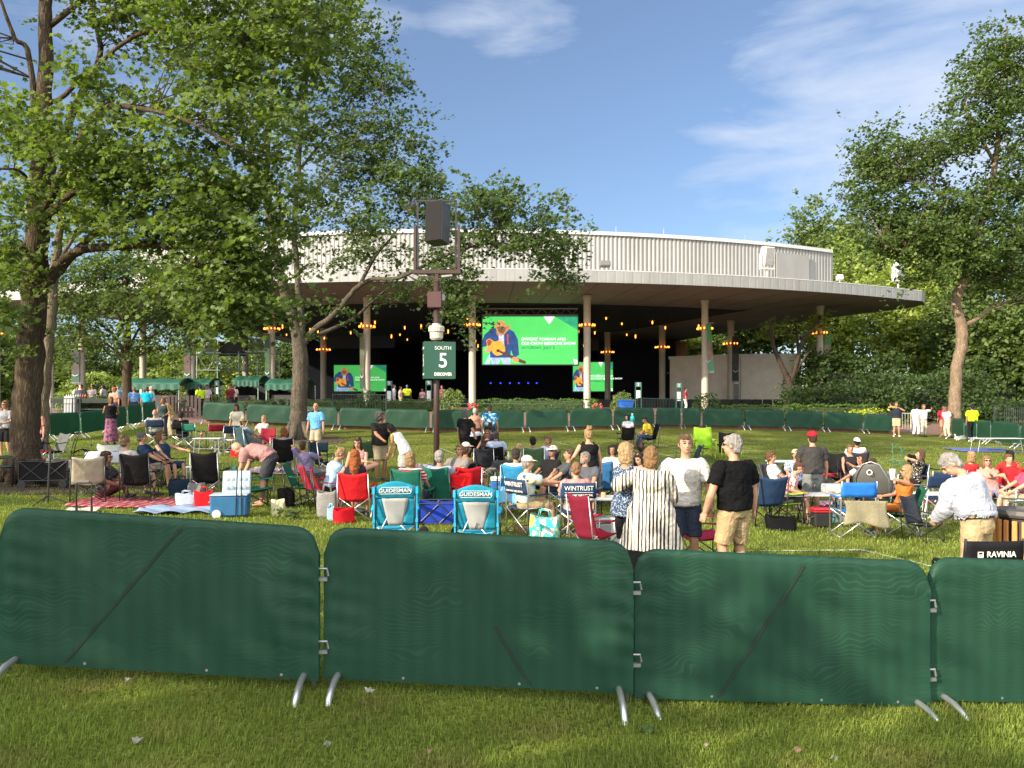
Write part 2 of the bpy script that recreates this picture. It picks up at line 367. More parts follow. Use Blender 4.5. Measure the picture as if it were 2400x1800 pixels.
GM = mat('grass_blade', (.185, .245, .046), .6, .22, .9, trans=.35, island=.4, col2=(.25, .225, .08), c2s=1.6, c2t=(.54, .74), spec=.25)
gb1 = blades('grass', 290000, 3.3, 12, .044, .0022, GM, 1.0)
gb2 = blades('grass', 200000, 10, 36, .052, .0055, GM, .85)
# ================================================================ TREES
def bez(pts, n=5):               # catmull-rom
    P = [Vector(p) for p in pts]; P = [P[0]*2-P[1]]+P+[P[-1]*2-P[-2]]; o = []
    for i in range(1, len(P)-2):
        for k in range(n):
            t = k/n; o.append(.5*((2*P[i])+(P[i+1]-P[i-1])*t+(2*P[i-1]-5*P[i]+4*P[i+1]-P[i+2])*t*t+(3*P[i]-P[i-1]-3*P[i+1]+P[i+2])*t**3))
    o.append(P[-2]); return o
def bark(c=(.10, .075, .052), c2=(.05, .036, .025)):
    k = ('bark', tuple(c))
    if k in _mc: return _mc[k]
    m = bpy.data.materials.new('bark'); m.use_nodes = True; nt = m.node_tree; N = nt.nodes; L = nt.links; p = N['Principled BSDF']; p.inputs['Roughness'].default_value = .9; p.inputs['Specular IOR Level'].default_value = .1
    tc = N.new('ShaderNodeTexCoord'); mp = N.new('ShaderNodeMapping'); mp.inputs['Scale'].default_value = (1, 1, .16); L.new(tc.outputs['Object'], mp.inputs['Vector'])
    v = N.new('ShaderNodeTexVoronoi'); v.feature = 'DISTANCE_TO_EDGE'; v.inputs['Scale'].default_value = 22
    nn = N.new('ShaderNodeTexNoise'); nn.inputs['Scale'].default_value = 9; nn.inputs['Detail'].default_value = 6
    vmx = N.new('ShaderNodeVectorMath'); vmx.operation = 'SCALE'; vmx.inputs['Scale'].default_value = .10; L.new(mp.outputs[0], nn.inputs['Vector']); L.new(nn.outputs['Color'], vmx.inputs[0])
    ad = N.new('ShaderNodeVectorMath'); L.new(mp.outputs[0], ad.inputs[0]); L.new(vmx.outputs[0], ad.inputs[1]); L.new(ad.outputs[0], v.inputs['Vector'])
    cr = N.new('ShaderNodeValToRGB'); e = cr.color_ramp.elements; e[0].position = .0; e[0].color = (*c2, 1); e[1].position = .25; e[1].color = (*c, 1); L.new(v.outputs['Distance'], cr.inputs['Fac'])
    mxx = N.new('ShaderNodeMixRGB'); mxx.blend_type = 'MULTIPLY'; mxx.inputs[0].default_value = .7; L.new(cr.outputs[0], mxx.inputs[1])
    r = N.new('ShaderNodeMapRange'); r.inputs[1].default_value = .3; r.inputs[2].default_value = .7; r.inputs[3].default_value = .6; r.inputs[4].default_value = 1.3; L.new(nn.outputs['Fac'], r.inputs[0]); L.new(r.outputs[0], mxx.inputs[2]); L.new(mxx.outputs[0], p.inputs['Base Color'])
    b = N.new('ShaderNodeBump'); b.inputs['Strength'].default_value = .9; b.inputs['Distance'].default_value = .035; L.new(v.outputs['Distance'], b.inputs['Height']); L.new(b.outputs[0], p.inputs['Normal'])
    _mc[k] = m; return m
LOBE = np.array([(0, -.5), (.2, -.32), (.52, -.12), (.24, .06), (.40, .38), (.1, .28), (0, .58), (-.1, .28), (-.40, .38), (-.24, .06), (-.52, -.12), (-.2, -.32)])
DIA = np.array([(0, -.5), (.36, -.05), (0, .55), (-.36, -.05)])
def leaves(name, C, size, m, parent, lobed=False, tilt=.8, wind=(0, 0)):
    n = len(C); s = size*(.65+.7*rng.random(n)); az = rng.random(n)*2*np.pi
    nrm = rng.normal(0, tilt, (n, 3)); nrm[:, 2] = np.abs(nrm[:, 2]*.4)+.75; nrm[:, 0] -= .25; nrm[:, 1] -= .25; nrm /= np.linalg.norm(nrm, axis=1)[:, None]
    t = np.stack([np.cos(az), np.sin(az), np.zeros(n)], -1); t -= nrm*(t*nrm).sum(1)[:, None]; t /= np.linalg.norm(t, axis=1)[:, None]+1e-9
    b = np.cross(nrm, t); sh = LOBE if lobed else DIA; k = len(sh)
    V = C[:, None, :]+(t[:, None, :]*sh[None, :, :1]+b[:, None, :]*sh[None, :, 1:])*s[:, None, None]
    V -= nrm[:, None, :]*(np.abs(sh[None, :, :1])*s[:, None, None]*.35)      # folded along the rib
    Fc = np.arange(n*k).reshape(n, k)
    return raw_mesh(name, V.reshape(-1, 3), Fc, k, m, parent)
def tree(name, label, base, trunk, limbs, blobs, leafm, barkm=None, leaf=.13, lobed=True, spray=(.55, .16), per=45, twig=.012, group=None, tilt=.8, seed=0, cat='tree', nside=12, fill=1.0, twigs=True):
    """trunk/limbs: lists of (point, radius); blobs: (centre, (rx,ry,rz), sprays)"""
    global rng
    rng = np.random.default_rng(1000+seed); random.seed(seed)
    base = Vector(base); root = empty(name, base); tag(root, label, cat, group)
    barkm = barkm or bark(); sk = []
    def path(pr, b, n=6, noise=.03):
        P = bez([p for p, r in pr], n); rr = np.interp(np.linspace(0, len(pr)-1, len(P)), range(len(pr)), [r for p, r in pr])*(.9 if pr is trunk else .68)
        P = [p+Vector((random.uniform(-1, 1), random.uniform(-1, 1), 0))*min(noise, r*.25) for p, r in zip(P, rr)]
        b.tube([p-base for p in P], list(rr), nside if rr[0] > .1 else 7); sk.extend(P); return P
    tb = MB(); path(trunk, tb, 8)
    tp = trunk[0][0]; r0 = trunk[0][1]
    for k in range(5):               # root flare
        a = k*1.26+seed; d = Vector((math.cos(a), math.sin(a), 0)); tb.tube([tp-base+d*r0*.5+Vector((0, 0, r0*1.6)), tp-base+d*r0*1.0+Vector((0, 0, r0*.5)), tp-base+d*r0*1.7+Vector((0, 0, -.05))], [r0*.33, r0*.28, r0*.1], 8)
    tb.build('trunk', barkm, root, smooth=True)
    for lm in limbs:
        lb = MB(); path(lm, lb, 5); lb.build('limb', barkm, root, smooth=True)
    SK = np.array([list(p) for p in sk]); cent = []; tw = MB()
    for c, r, ns in blobs:
        c = np.array(c); r = np.array(r); n = int(ns*fill)
        u = rng.normal(size=(n, 3)); u /= np.linalg.norm(u, axis=1)[:, None]; q = rng.random(n)**.45
        cent.append(c+u*q[:, None]*r)
    cent = np.concatenate(cent); cn = len(cent)
    if twigs:
        for p in cent[::1 if cn < 600 else 2]:
            dd = np.linalg.norm(SK-p, axis=1)+np.maximum(0, SK[:, 2]-p[2]+.3)*1.2; q = Vector(SK[dd.argmin()]); p = Vector(p); l = (p-q).length
            if l < .2 or l > 7: continue
            mid = q.lerp(p, .5)+Vector((random.uniform(-.12, .12)*l, random.uniform(-.12, .12)*l, random.uniform(-.02, .12)*l)); r1 = twig*(.5+l*.35)
            tw.tube([q-base, q.lerp(mid, .6)-base, mid-base, mid.lerp(p, .6)+Vector((0, 0, .03*l))-base, p-base], [r1, r1*.8, r1*.6, r1*.4, r1*.2], 4, False)
        if tw.v: tag(tw.build('twigs', barkm, root), kind='stuff')
    m = rng.poisson(per, cn)+4; idx = np.repeat(np.arange(cn), m); tot = len(idx)
    # each spray: a tilted flat disc of leaves in a few tufts
    ax = rng.normal(0, .35, (cn, 2)); off = rng.normal(size=(tot, 3))*np.array([spray[0], spray[0], spray[1]])*.55
    sub = rng.normal(size=(cn, 5, 3))*np.array([spray[0], spray[0], spray[1]*1.3])*.75; pick = rng.integers(0, 5, tot)
    off = off*.55+sub[idx, pick]; off[:, 2] += off[:, 0]*ax[idx, 0]+off[:, 1]*ax[idx, 1]-.10*(off[:, 0]**2+off[:, 1]**2)
    LC = cent[idx]+off-np.array(base)
    o = leaves('foliage', LC, leaf, leafm, root, lobed, tilt); tag(o, kind='stuff')
    return root
def leafmat(c, trans=.38, isl=.35, var=.25, name='leaf'): return mat(name, c, .5, var, .8, trans=trans, island=isl, spec=.35)
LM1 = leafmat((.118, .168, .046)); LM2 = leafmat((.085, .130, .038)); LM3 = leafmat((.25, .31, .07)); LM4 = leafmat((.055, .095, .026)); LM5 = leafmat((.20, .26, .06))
def B(px, py, rx, ry, d, rd, n): return (air(px, py, d), (rx/F*d, rd, ry/F*d), n)
def A(px, py, d, r): return (air(px, py, d), r)
# big maple at the left edge, 18 m out
D = 17.8; b0 = at(55, D)
mulch((b0.x, b0.y), 2.6)
tree('maple_tree', 'big rough barked maple at the left edge with sunlit crown filling the upper left', b0,
 [(b0+Vector((0, 0, -.1)), .44), (b0+Vector((.03, 0, .5)), .365), A(64, 950, D, .335), A(78, 700, D, .30), A(92, 480, D, .27), A(100, 300, D, .20), A(106, 120, D, .17), A(110, -60, D, .14), A(135, -350, D, .1)],
 [[A(92, 700, D, .17), A(140, 620, D, .15), A(195, 585, D, .15), A(275, 578, D-.5, .12), A(370, 574, D-1, .09), A(450, 615, D-1.4, .05)],
  [A(115, 660, D, .15), A(170, 600, D+.4, .13), A(235, 530, D+.6, .10), A(310, 455, D+.8, .07), A(420, 380, D+1, .04)],
  [A(95, 520, D, .14), A(150, 470, D-.6, .12), A(215, 425, D-1, .09), A(300, 425, D-1.4, .06), A(420, 470, D-1.8, .03)],
  [A(100, 500, D, .16), A(150, 400, D-.8, .13), A(215, 280, D-1.5, .11), A(255, 250, D-2, .09), A(330, 255, D-2.4, .07), A(430, 280, D-3, .05), A(560, 350, D-3.3, .025)],
  [A(95, 470, D, .15), A(118, 400, D+.8, .14), A(180, 240, D+1, .12), A(235, 130, D+1.2, .1), A(215, 20, D+1.5, .07), A(190, -150, D+1.6, .04)],
  [A(107, 235, D, .10), A(140, 232, D, .08), A(230, 150, D-.4, .07), A(340, 75, D-.8, .06), A(470, 90, D-1, .05), A(560, 110, D-1.2, .03)],
  [A(118, 60, D, .10), A(250, -40, D, .08), A(400, -80, D, .05)],
  [A(88, 480, D, .10), A(70, 440, D-.5, .08), A(45, 400, D-1, .05), A(-30, 395, D-1.3, .03)],
  [A(85, 430, D, .1), A(70, 140, D-.2, .09), A(35, 90, D-.4, .07), A(5, 10, D-.6, .05), A(-40, -80, D-.6, .03)],
  [A(80, 560, D, .08), A(20, 600, D-.6, .05), A(-40, 640, D-1, .03)]],
 [B(290, 30, 130, 70, D+.5, 1.6, 46), B(480, 40, 180, 75, D-.6, 2.0, 85), B(700, 60, 130, 90, D-1.2, 1.6, 60), B(250, 220, 80, 70, D-1.5, 1.2, 22), B(560, 170, 170, 60, D-1, 1.8, 60),
  B(140, 330, 110, 50, D-2.2, 1.0, 22), B(400, 290, 120, 50, D-2, 1.5, 20), B(560, 280, 140, 75, D-2, 1.4, 45), B(20, 290, 55, 80, D-1.5, 1.2, 22), B(330, 420, 150, 75, D-1, 1.8, 62), B(480, 450, 130, 80, D-1.6, 1.6, 60),
  B(420, 540, 160, 60, D-1.2, 1.6, 60), B(560, 560, 70, 60, D-1.8, 1.3, 34), B(570, 640, 70, 60, D-1.8, 1.2, 36), B(480, 680, 120, 50, D-1.5, 1.4, 40), B(590, 715, 50, 42, D-1.8, 1.0, 26), B(530, 760, 50, 30, D-1.8, .9, 11),
  B(235, 490, 75, 55, D-1.2, 1.2, 16), B(20, 470, 50, 60, D-1.5, 1.2, 16), B(20, 620, 60, 60, D-1, 1.2, 16), B(15, 760, 45, 70, D-1, 1.2, 16), B(650, 420, 70, 80, D-1.6, 1.3, 26), B(120, -200, 420, 150, D, 3.6, 150), B(-160, 150, 160, 300, D, 2.5, 90), B(600, -150, 250, 130, D, 2.6, 70)],
 LM1, leaf=.12, spray=(.50, .15), per=62, seed=1, fill=.64)
# second maple in the middle, 33 m out
D = 33.0; b1 = at(700, D)
mulch((b1.x, b1.y), 2.2); BK2 = bark((.13, .11, .085), (.06, .05, .04))
tree('maple_tree', 'tall fork trunked maple by the far fence with long limb reaching right behind the sign', b1,
 [(b1+Vector((0, 0, -.1)), .52), (b1+Vector((0, 0, .7)), .40), A(701, 930, D, .37), A(703, 830, D, .36), A(690, 760, D, .25), A(668, 690, D, .22), A(648, 600, D, .2), A(630, 500, D, .17), A(625, 380, D, .14), A(640, 200, D, .1), A(655, 0, D, .08), A(660, -150, D, .05)],
 [[A(703, 830, D, .26), A(706, 740, D, .22), A(696, 640, D, .2), A(690, 520, D, .16), A(700, 420, D, .14), A(710, 250, D, .1), A(740, 60, D, .07), A(750, -100, D, .05)],
  [A(705, 815, D, .24), A(730, 780, D, .20), A(790, 730, D-.6, .17), A(830, 680, D-1, .15), A(870, 655, D-1.4, .13), A(930, 652, D-1.8, .12), A(990, 625, D-2, .1), A(1080, 585, D-2.4, .08), A(1180, 570, D-2.8, .06), A(1260, 610, D-3, .03)],
  [A(708, 800, D, .16), A(770, 775, D+.5, .13), A(830, 745, D+.8, .1), A(880, 700, D+1, .07), A(940, 650, D+1.2, .04)],
  [A(840, 672, D-1, .12), A(880, 600, D-1.2, .09), A(915, 560, D-1.4, .06), A(960, 500, D-1.5, .03)],
  [A(690, 500, D, .1), A(760, 420, D-1, .07), A(830, 330, D-1.4, .04), A(900, 220, D-1.6, .02)],
  [A(700, 400, D, .1), A(780, 300, D+1, .06), A(850, 200, D+1, .03)],
  [A(640, 560, D, .08), A(600, 540, D-.5, .06), A(560, 560, D-.8, .03)]],
 [B(760, 60, 90, 70, D, 2.6, 70), B(880, 90, 55, 60, D, 1.6, 12), B(800, 170, 120, 70, D, 2.4, 62), B(900, 190, 55, 40, D, 1.6, 18), B(760, 300, 130, 80, D, 2.6, 60), B(880, 300, 80, 55, D, 1.8, 30), B(960, 285, 28, 20, D, .8, 6), B(860, 400, 110, 60, D, 2.4, 44), B(970, 370, 50, 45, D, 1.2, 15),
  B(960, 430, 90, 45, D-1, 2, 40), B(740, 460, 100, 70, D, 2.2, 36), B(860, 510, 90, 55, D-1, 2, 34), B(1000, 480, 60, 50, D-1, 1.6, 22), B(780, 590, 70, 50, D-.8, 1.6, 13), B(670, 540, 60, 60, D, 1.6, 20),
  B(1170, 470, 90, 45, D-2.5, 2, 46), B(1280, 500, 50, 40, D-2.8, 1.3, 16), B(1300, 580, 60, 50, D-3, 1.5, 30), B(1210, 560, 80, 45, D-2.6, 1.8, 24), B(1090, 540, 75, 60, D-2.2, 1.8, 30), B(1310, 640, 35, 35, D-3, 1, 9), B(1060, 640, 60, 70, D-2, 1.5, 36), B(1080, 720, 40, 45, D-2, 1, 16), B(1010, 600, 40, 50, D-2, 1, 12),
  B(930, 690, 50, 22, D+1, 1, 9), B(770, 730, 45, 30, D, 1, 5), B(880, 600, 50, 40, D-1, 1.2, 12), B(700, -120, 180, 110, D, 3.5, 90), B(600, 150, 70, 150, D, 2, 40)],
 leafmat((.080, .122, .042)), BK2, leaf=.15, spray=(.60, .2), per=52, seed=2, fill=.80)
# smaller maple behind the left fence
D = 43.0; b2 = at(297, D)
tree('young_maple_tree', 'low spreading maple behind the left fence with branches fanning from one fork', b2,
 [(b2, .30), A(297, 900, D, .27), A(298, 850, D, .26), A(300, 800, D, .16), A(299, 720, D, .12), A(296, 620, D, .08), A(300, 560, D, .04)],
 [[A(298, 850, D, .16), A(270, 790, D, .12), A(210, 740, D-1, .08), A(150, 700, D-1, .04)], [A(298, 850, D, .16), A(340, 800, D, .12), A(400, 760, D-1, .08), A(480, 700, D-1.5, .04)],
  [A(298, 840, D, .12), A(320, 780, D+1, .1), A(380, 700, D+1, .06)], [A(298, 840, D, .14), A(285, 760, D-1, .1), A(250, 680, D-1.5, .06), A(220, 620, D-2, .03)], [A(298, 845, D, .12), A(240, 800, D-1, .09), A(190, 790, D-1, .05)]],
 [B(200, 640, 110, 50, D, 2.6, 60), B(330, 620, 110, 50, D, 2.6, 60), B(450, 660, 90, 50, D, 2.2, 46), B(180, 720, 90, 50, D, 2.4, 46), B(300, 700, 100, 50, D-1, 2.4, 50), B(400, 750, 80, 40, D, 2, 40), B(480, 730, 60, 50, D, 2, 30), B(160, 800, 60, 35, D, 1.6, 18), B(250, 790, 70, 35, D, 1.8, 20), B(350, 810, 50, 25, D, 1.6, 14), B(440, 800, 30, 20, D, 1, 6)],
 LM2, leaf=.2, spray=(.75, .2), per=36, seed=3, lobed=False)
# leaning pale trunk just behind the big maple
D = 24; b3 = at(100, D)
tree('tree', 'slim pale lit trunk rising just behind the big left maple', b3, [(b3, .2), A(105, 900, D, .18), A(118, 760, D, .17), A(128, 640, D, .15), A(150, 480, D, .1), A(190, 300, D, .06)],
 [[A(130, 620, D, .1), A(200, 520, D, .06), A(260, 450, D, .03)]], [B(180, 480, 90, 90, D, 2, 40), B(280, 380, 80, 80, D, 2, 30)], LM3, bark((.19, .16, .11), (.10, .08, .055)), leaf=.15, per=36, seed=4, lobed=False)
# tall oak at the right with pale twisted trunk
D = 42.0; b4 = at(2237, D)
OAKL = leafmat((.080, .125, .032)); BK4 = bark((.27, .20, .14), (.15, .11, .075))
tree('oak_tree', 'tall oak at the right with pale twisted trunk and dark overhanging crown', b4,
 [(b4, .46), (b4+Vector((0, 0, .8)), .38), A(2238, 940, D, .34), A(2243, 860, D, .32), A(2256, 790, D, .33), A(2248, 740, D, .29), A(2240, 710, D, .26), A(2255, 670, D, .22), A(2290, 560, D, .2), A(2330, 400, D, .16), A(2350, 200, D, .1), A(2360, 60, D, .05)],
 [[A(2252, 765, D, .2), A(2285, 750, D, .16), A(2320, 725, D, .13)], [A(2240, 715, D, .18), A(2238, 685, D, .16), A(2250, 672, D, .12), A(2295, 668, D, .10)],
  [A(2290, 560, D, .16), A(2230, 480, D, .12), A(2180, 440, D-.5, .1), A(2120, 420, D-.8, .06)], [A(2300, 520, D, .16), A(2380, 460, D, .12), A(2450, 440, D, .08)],
  [A(2330, 380, D, .14), A(2260, 240, D, .1), A(2340, 215, D, .08)], [A(2270, 620, D, .14), A(2180, 600, D-1, .1), A(2080, 580, D-1, .05)]],
 [B(2060, 340, 55, 45, D, 2.2, 60), B(2050, 440, 65, 60, D, 2.4, 80), B(2140, 380, 80, 60, D, 2.8, 110), B(2230, 330, 60, 50, D, 2.6, 70), B(2320, 290, 70, 60, D, 2.6, 80), B(2290, 210, 65, 40, D, 2.4, 60), B(2350, 120, 80, 65, D, 3, 110), B(2390, 210, 60, 80, D, 2.6, 80),
  B(2150, 500, 110, 60, D, 3, 150), B(2280, 480, 100, 70, D, 3, 130), B(2380, 400, 70, 90, D, 3, 110), B(2125, 560, 100, 48, D-1, 2.6, 120), B(2240, 580, 110, 55, D-1, 2.6, 150), B(2370, 560, 80, 80, D, 3, 120), B(2180, 640, 60, 30, D-1.5, 1.6, 34), B(2340, 640, 80, 40, D, 2.4, 70), B(2440, 680, 60, 80, D, 2.6, 50), B(2010, 500, 25, 25, D, 1.0, 10), B(2030, 395, 30, 60, D, 1.4, 24), B(2480, 300, 90, 250, D, 3, 140)],
 OAKL, BK4, leaf=.21, spray=(.62, .25), per=36, seed=5, lobed=False, fill=.6)
# tree in front of the concrete wall, forked low
D = 64.0; b5 = at(1850, D)
tree('tree', 'bare lower limbed tree forking low in front of the concrete wall', b5,
 [(b5, .42), A(1851, 945, D, .33), A(1850, 900, D, .31), A(1838, 870, D, .26), A(1820, 830, D, .2), A(1808, 790, D, .15), A(1805, 760, D, .1)],
 [[A(1850, 905, D, .3), A(1865, 860, D, .26), A(1880, 800, D, .22), A(1905, 770, D, .17), A(1925, 740, D+3, .1)], [A(1872, 830, D, .2), A(1868, 790, D+1, .16), A(1862, 750, D+3, .1)], [A(1860, 880, D, .2), A(1885, 840, D, .15), A(1915, 800, D, .1)]],
 [B(1810, 770, 40, 25, D+4, 2, 20), B(1920, 760, 40, 30, D+4, 2, 20)], LM3, bark((.075, .058, .045), (.04, .032, .026)), leaf=.25, per=24, seed=6, lobed=False)
# the wood behind: each tree with its own crown and trunk
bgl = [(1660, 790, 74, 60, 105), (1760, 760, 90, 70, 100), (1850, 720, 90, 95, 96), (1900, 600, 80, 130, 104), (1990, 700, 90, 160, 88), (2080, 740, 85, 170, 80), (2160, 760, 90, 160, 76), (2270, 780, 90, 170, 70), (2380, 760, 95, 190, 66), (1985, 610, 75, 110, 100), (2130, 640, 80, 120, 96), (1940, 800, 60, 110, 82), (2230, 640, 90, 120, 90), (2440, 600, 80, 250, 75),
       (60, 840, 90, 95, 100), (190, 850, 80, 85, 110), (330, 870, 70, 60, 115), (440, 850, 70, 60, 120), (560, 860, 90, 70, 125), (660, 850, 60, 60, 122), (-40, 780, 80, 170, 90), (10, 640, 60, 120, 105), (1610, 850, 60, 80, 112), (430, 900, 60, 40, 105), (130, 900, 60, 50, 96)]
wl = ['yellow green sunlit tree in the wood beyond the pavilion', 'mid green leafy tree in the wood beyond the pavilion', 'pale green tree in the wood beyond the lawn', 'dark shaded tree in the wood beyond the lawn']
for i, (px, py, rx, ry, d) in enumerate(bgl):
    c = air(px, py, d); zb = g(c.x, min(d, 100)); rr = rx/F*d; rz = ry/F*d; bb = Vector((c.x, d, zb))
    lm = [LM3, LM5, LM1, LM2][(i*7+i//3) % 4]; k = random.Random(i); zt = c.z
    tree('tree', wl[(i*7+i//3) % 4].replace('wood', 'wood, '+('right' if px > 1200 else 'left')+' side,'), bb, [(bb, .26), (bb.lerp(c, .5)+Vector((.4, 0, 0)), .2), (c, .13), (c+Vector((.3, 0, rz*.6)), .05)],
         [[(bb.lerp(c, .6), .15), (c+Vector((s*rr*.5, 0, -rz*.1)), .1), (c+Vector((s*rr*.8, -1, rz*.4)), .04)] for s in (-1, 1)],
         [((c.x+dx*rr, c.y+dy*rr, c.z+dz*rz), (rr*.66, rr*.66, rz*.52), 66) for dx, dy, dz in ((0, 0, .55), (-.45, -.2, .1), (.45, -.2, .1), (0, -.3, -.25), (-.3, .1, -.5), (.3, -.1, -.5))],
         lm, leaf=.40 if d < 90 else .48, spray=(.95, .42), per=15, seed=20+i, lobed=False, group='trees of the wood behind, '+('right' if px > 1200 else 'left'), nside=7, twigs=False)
# shrubby understorey at the far right and left edge: one dark mass of leaves
def shrubmass(name, label, boxes, lm, dens, leaf, core=(.012, .022, .008), cat='shrubs', kind=None, inner=.82, jit=0.0):
    root = empty(name, (boxes[0][0], boxes[0][1], boxes[0][2])); o0 = Vector(root.location); tag(root, label, cat, kind=kind)
    b = MB(); C = []
    for (x, y, z, w, dp, h, rz) in boxes:
        b.box(Vector((x, y, z+h/2))-o0, (w*inner, dp*inner, h*inner), rz, .1)
        ar = 2*(w*h+dp*h)+w*dp; n = int(ar*dens); u = rng.uniform(-1, 1, (n, 3)); f = rng.integers(0, 5, n)
        u[f == 0, 0] = -1; u[f == 1, 0] = 1; u[(f == 2), 1] = -1; u[f == 3, 1] = 1; u[f == 4, 2] = 1
        u += rng.normal(0, .04, (n, 3)); u *= (1+jit*rng.normal(0, .5, (n, 1))+jit*np.sin(u[:, :1]*5+x)*np.cos(u[:, 2:]*4+y)); q = u*np.array([w/2, dp/2, h/2]); q[:, 2] += h/2+.05*np.sin(q[:, 0]*4+q[:, 1])
        cz, sz = math.cos(rz), math.sin(rz); q = np.stack([q[:, 0]*cz-q[:, 1]*sz, q[:, 0]*sz+q[:, 1]*cz, q[:, 2]], -1)+np.array([x, y, z])-np.array(o0); C.append(q)
    b.build('stems', mat('hedge_core', core, .9), root); C = np.concatenate(C)
    tag(leaves('foliage', C, leaf, lm, root, False, .9), kind='stuff'); return root
# ================================================================ PAVILION
ZR = CZ+9.1                      # soffit height
CX, CY = -4.0, 131.0             # centre of the curved front
def arcp(r, x):                  # point of the front arc of radius r at world x
    return (x, CY-math.sqrt(max(0, r*r-(x-CX)**2)))
pav = empty('pavilion', (0, 60, CZ)); tag(pav, 'white curved open air concert pavilion with ribbed drum above a wide dark soffit', 'pavilion')
PO = Vector((0, 60, CZ))
# roof outline: front arc, rounded tips, then straight back edges running inward
def outline(off=0.0):
    r = 76-off; pts = []
    for i in range(61):
        x = -41+off+(74-2*off)*i/60; pts.append(arcp(r, x))
    xe, ye = pts[-1]                                   # right tip
    pts += [(34.6-off, 65.4), (35.8-off, 67.2), (36.0-off, 69.2), (35.2-off, 71.3), (33.5-off, 74.0)]
    pts += [(31.5-off, 78.5), (28.5-off, 85.5), (25.6-off, 93), (22.5-off, 103), (22-off, 118)]
    pts += [(-30+off, 118), (-31+off, 103), (-36+off, 88), (-41+off, 78), (-44+off, 73), (-45.0+off, 70), (-44.6+off, 67), (-43.2+off, 65)]
    return pts
OL = [(x, y-60) for x, y in outline()]
SOFF = mat('soffit', (.21, .185, .165), .8, .14, .22); WHITE = mat('white_panel', (.62, .60, .56), .5, .05, 1.5); GREYP = mat('fascia_panel', (.265, .27, .27), .45, .12, .9, stretch=(1.6, 1.6, .5))
b = MB(); b.prism(OL, ZR-CZ, ZR-CZ+.02); b.build('soffit', SOFF, pav)
b = MB(); b.prism([(x*.999, y*.999) for x, y in OL], ZR-CZ+.7, ZR-CZ+.76); b.build('roof_deck', mat('roof_deck', (.4, .4, .38), .8), pav)
# fascia: panels with fine seams all along the edge
def band(name, pts, z0, z1, step, rel, m, amp=0.0, period=1.3, closed=False, parent=pav, thick=.06):
    P = [Vector((x, y, 0)) for x, y in pts]; 
    if closed: P.append(P[0])
    s = [0]; 
    for i in range(1, len(P)): s.append(s[-1]+(P[i]-P[i-1]).length)
    n = int(s[-1]/step); vs = []; b = MB()
    for i in range(n+1):
        t = s[-1]*i/n; j = min(max(1, int(np.searchsorted(s, t))), len(P)-1); a, c = P[j-1], P[j]; q = a.lerp(c, (t-s[j-1])/max(1e-6, s[j]-s[j-1])); d = (c-a).normalized(); nn = Vector((d.y, -d.x, 0))
        o = rel(i)
        for z, k in ((z0, 0), (z1, amp)): vs.append(q+nn*(o+k)+Vector((0, 0, z)))
    b.add(vs, [(2*i, 2*i+2, 2*i+3, 2*i+1) for i in range(n)]); return b.build(name, m, parent, thick=thick)
band('fascia', OL, ZR-CZ-.05, ZR-CZ+.78, .11, lambda i: (0 if i % 6 == 0 else .012), GREYP, amp=.0, closed=True)
b = MB()
for i in range(len(OL)): p, q = OL[i], OL[(i+1) % len(OL)]; b.tube([(p[0], p[1], ZR-CZ+.8), (q[0], q[1], ZR-CZ+.8)], .06, 6)
b.build('roof_edge_trim', mat('trim', (.42, .42, .41), .4), pav)
# ribbed drum above
dr = []
for i in range(71): x = -33+61.6*i/70; dr.append(arcp(70, x))
dr = [(x, y-60) for x, y in dr]; e = dr[-1]; dr2 = dr+[(e[0]-1.2, e[1]+6), (e[0]-6, e[1]+22)]; s_ = dr2[0]; dr2 = [(s_[0]+8, s_[1]+22), (s_[0]+1.5, s_[1]+6)]+dr2
DRM = mat('ribbed_metal', (.255, .255, .25), .5, .14, .5, stretch=(1, 1, .35))
band('drum_wall', dr2, ZR-CZ+.7, ZR-CZ+4.75, .09, lambda i: (.032 if (i//2) % 2 else -.032), DRM, thick=.02)
band('drum_trim', dr2, ZR-CZ+4.72, ZR-CZ+5.0, .5, lambda i: .13, mat('trim_grey', (.50, .51, .52), .5), thick=.1)
b = MB(); b.prism(dr2, ZR-CZ+4.6, ZR-CZ+4.7); b.build('drum_roof', SOFF, pav)
for (x, z0, z1, w) in ((24.2, 1.6, 4.2, 5.0),):          # flat service hatch on the drum
    p = arcp(70.1, x); tg = math.atan2((x-CX), (CY-p[1])); b = MB(); b.box((x, p[1]-60-.08, ZR-CZ+(z0+z1)/2), (3.6, .1, z1-z0), tg); b.build('hatch', DRM, pav)
    b = MB(); b.box((x-.6, p[1]-60-.4, ZR-CZ+z0-.05), (5.4, .12, .10), tg); b.build('hatch_sill', mat('trim_grey', (.50, .51, .52), .5), pav)
b = MB()
for x in np.arange(-37, 34, 3.1):
    p, q_ = arcp(75.6, x), arcp(64.4, x*.86-.5); a_ = math.atan2(q_[1]-p[1], q_[0]-p[0]); b.box(((p[0]+q_[0])/2, (p[1]+q_[1])/2-60, ZR-CZ-.008), (math.hypot(q_[0]-p[0], q_[1]-p[1]), .05, .012), a_)
tag(b.build('soffit_joints', mat('joint', (.09, .075, .065), .9), pav), kind='stuff')
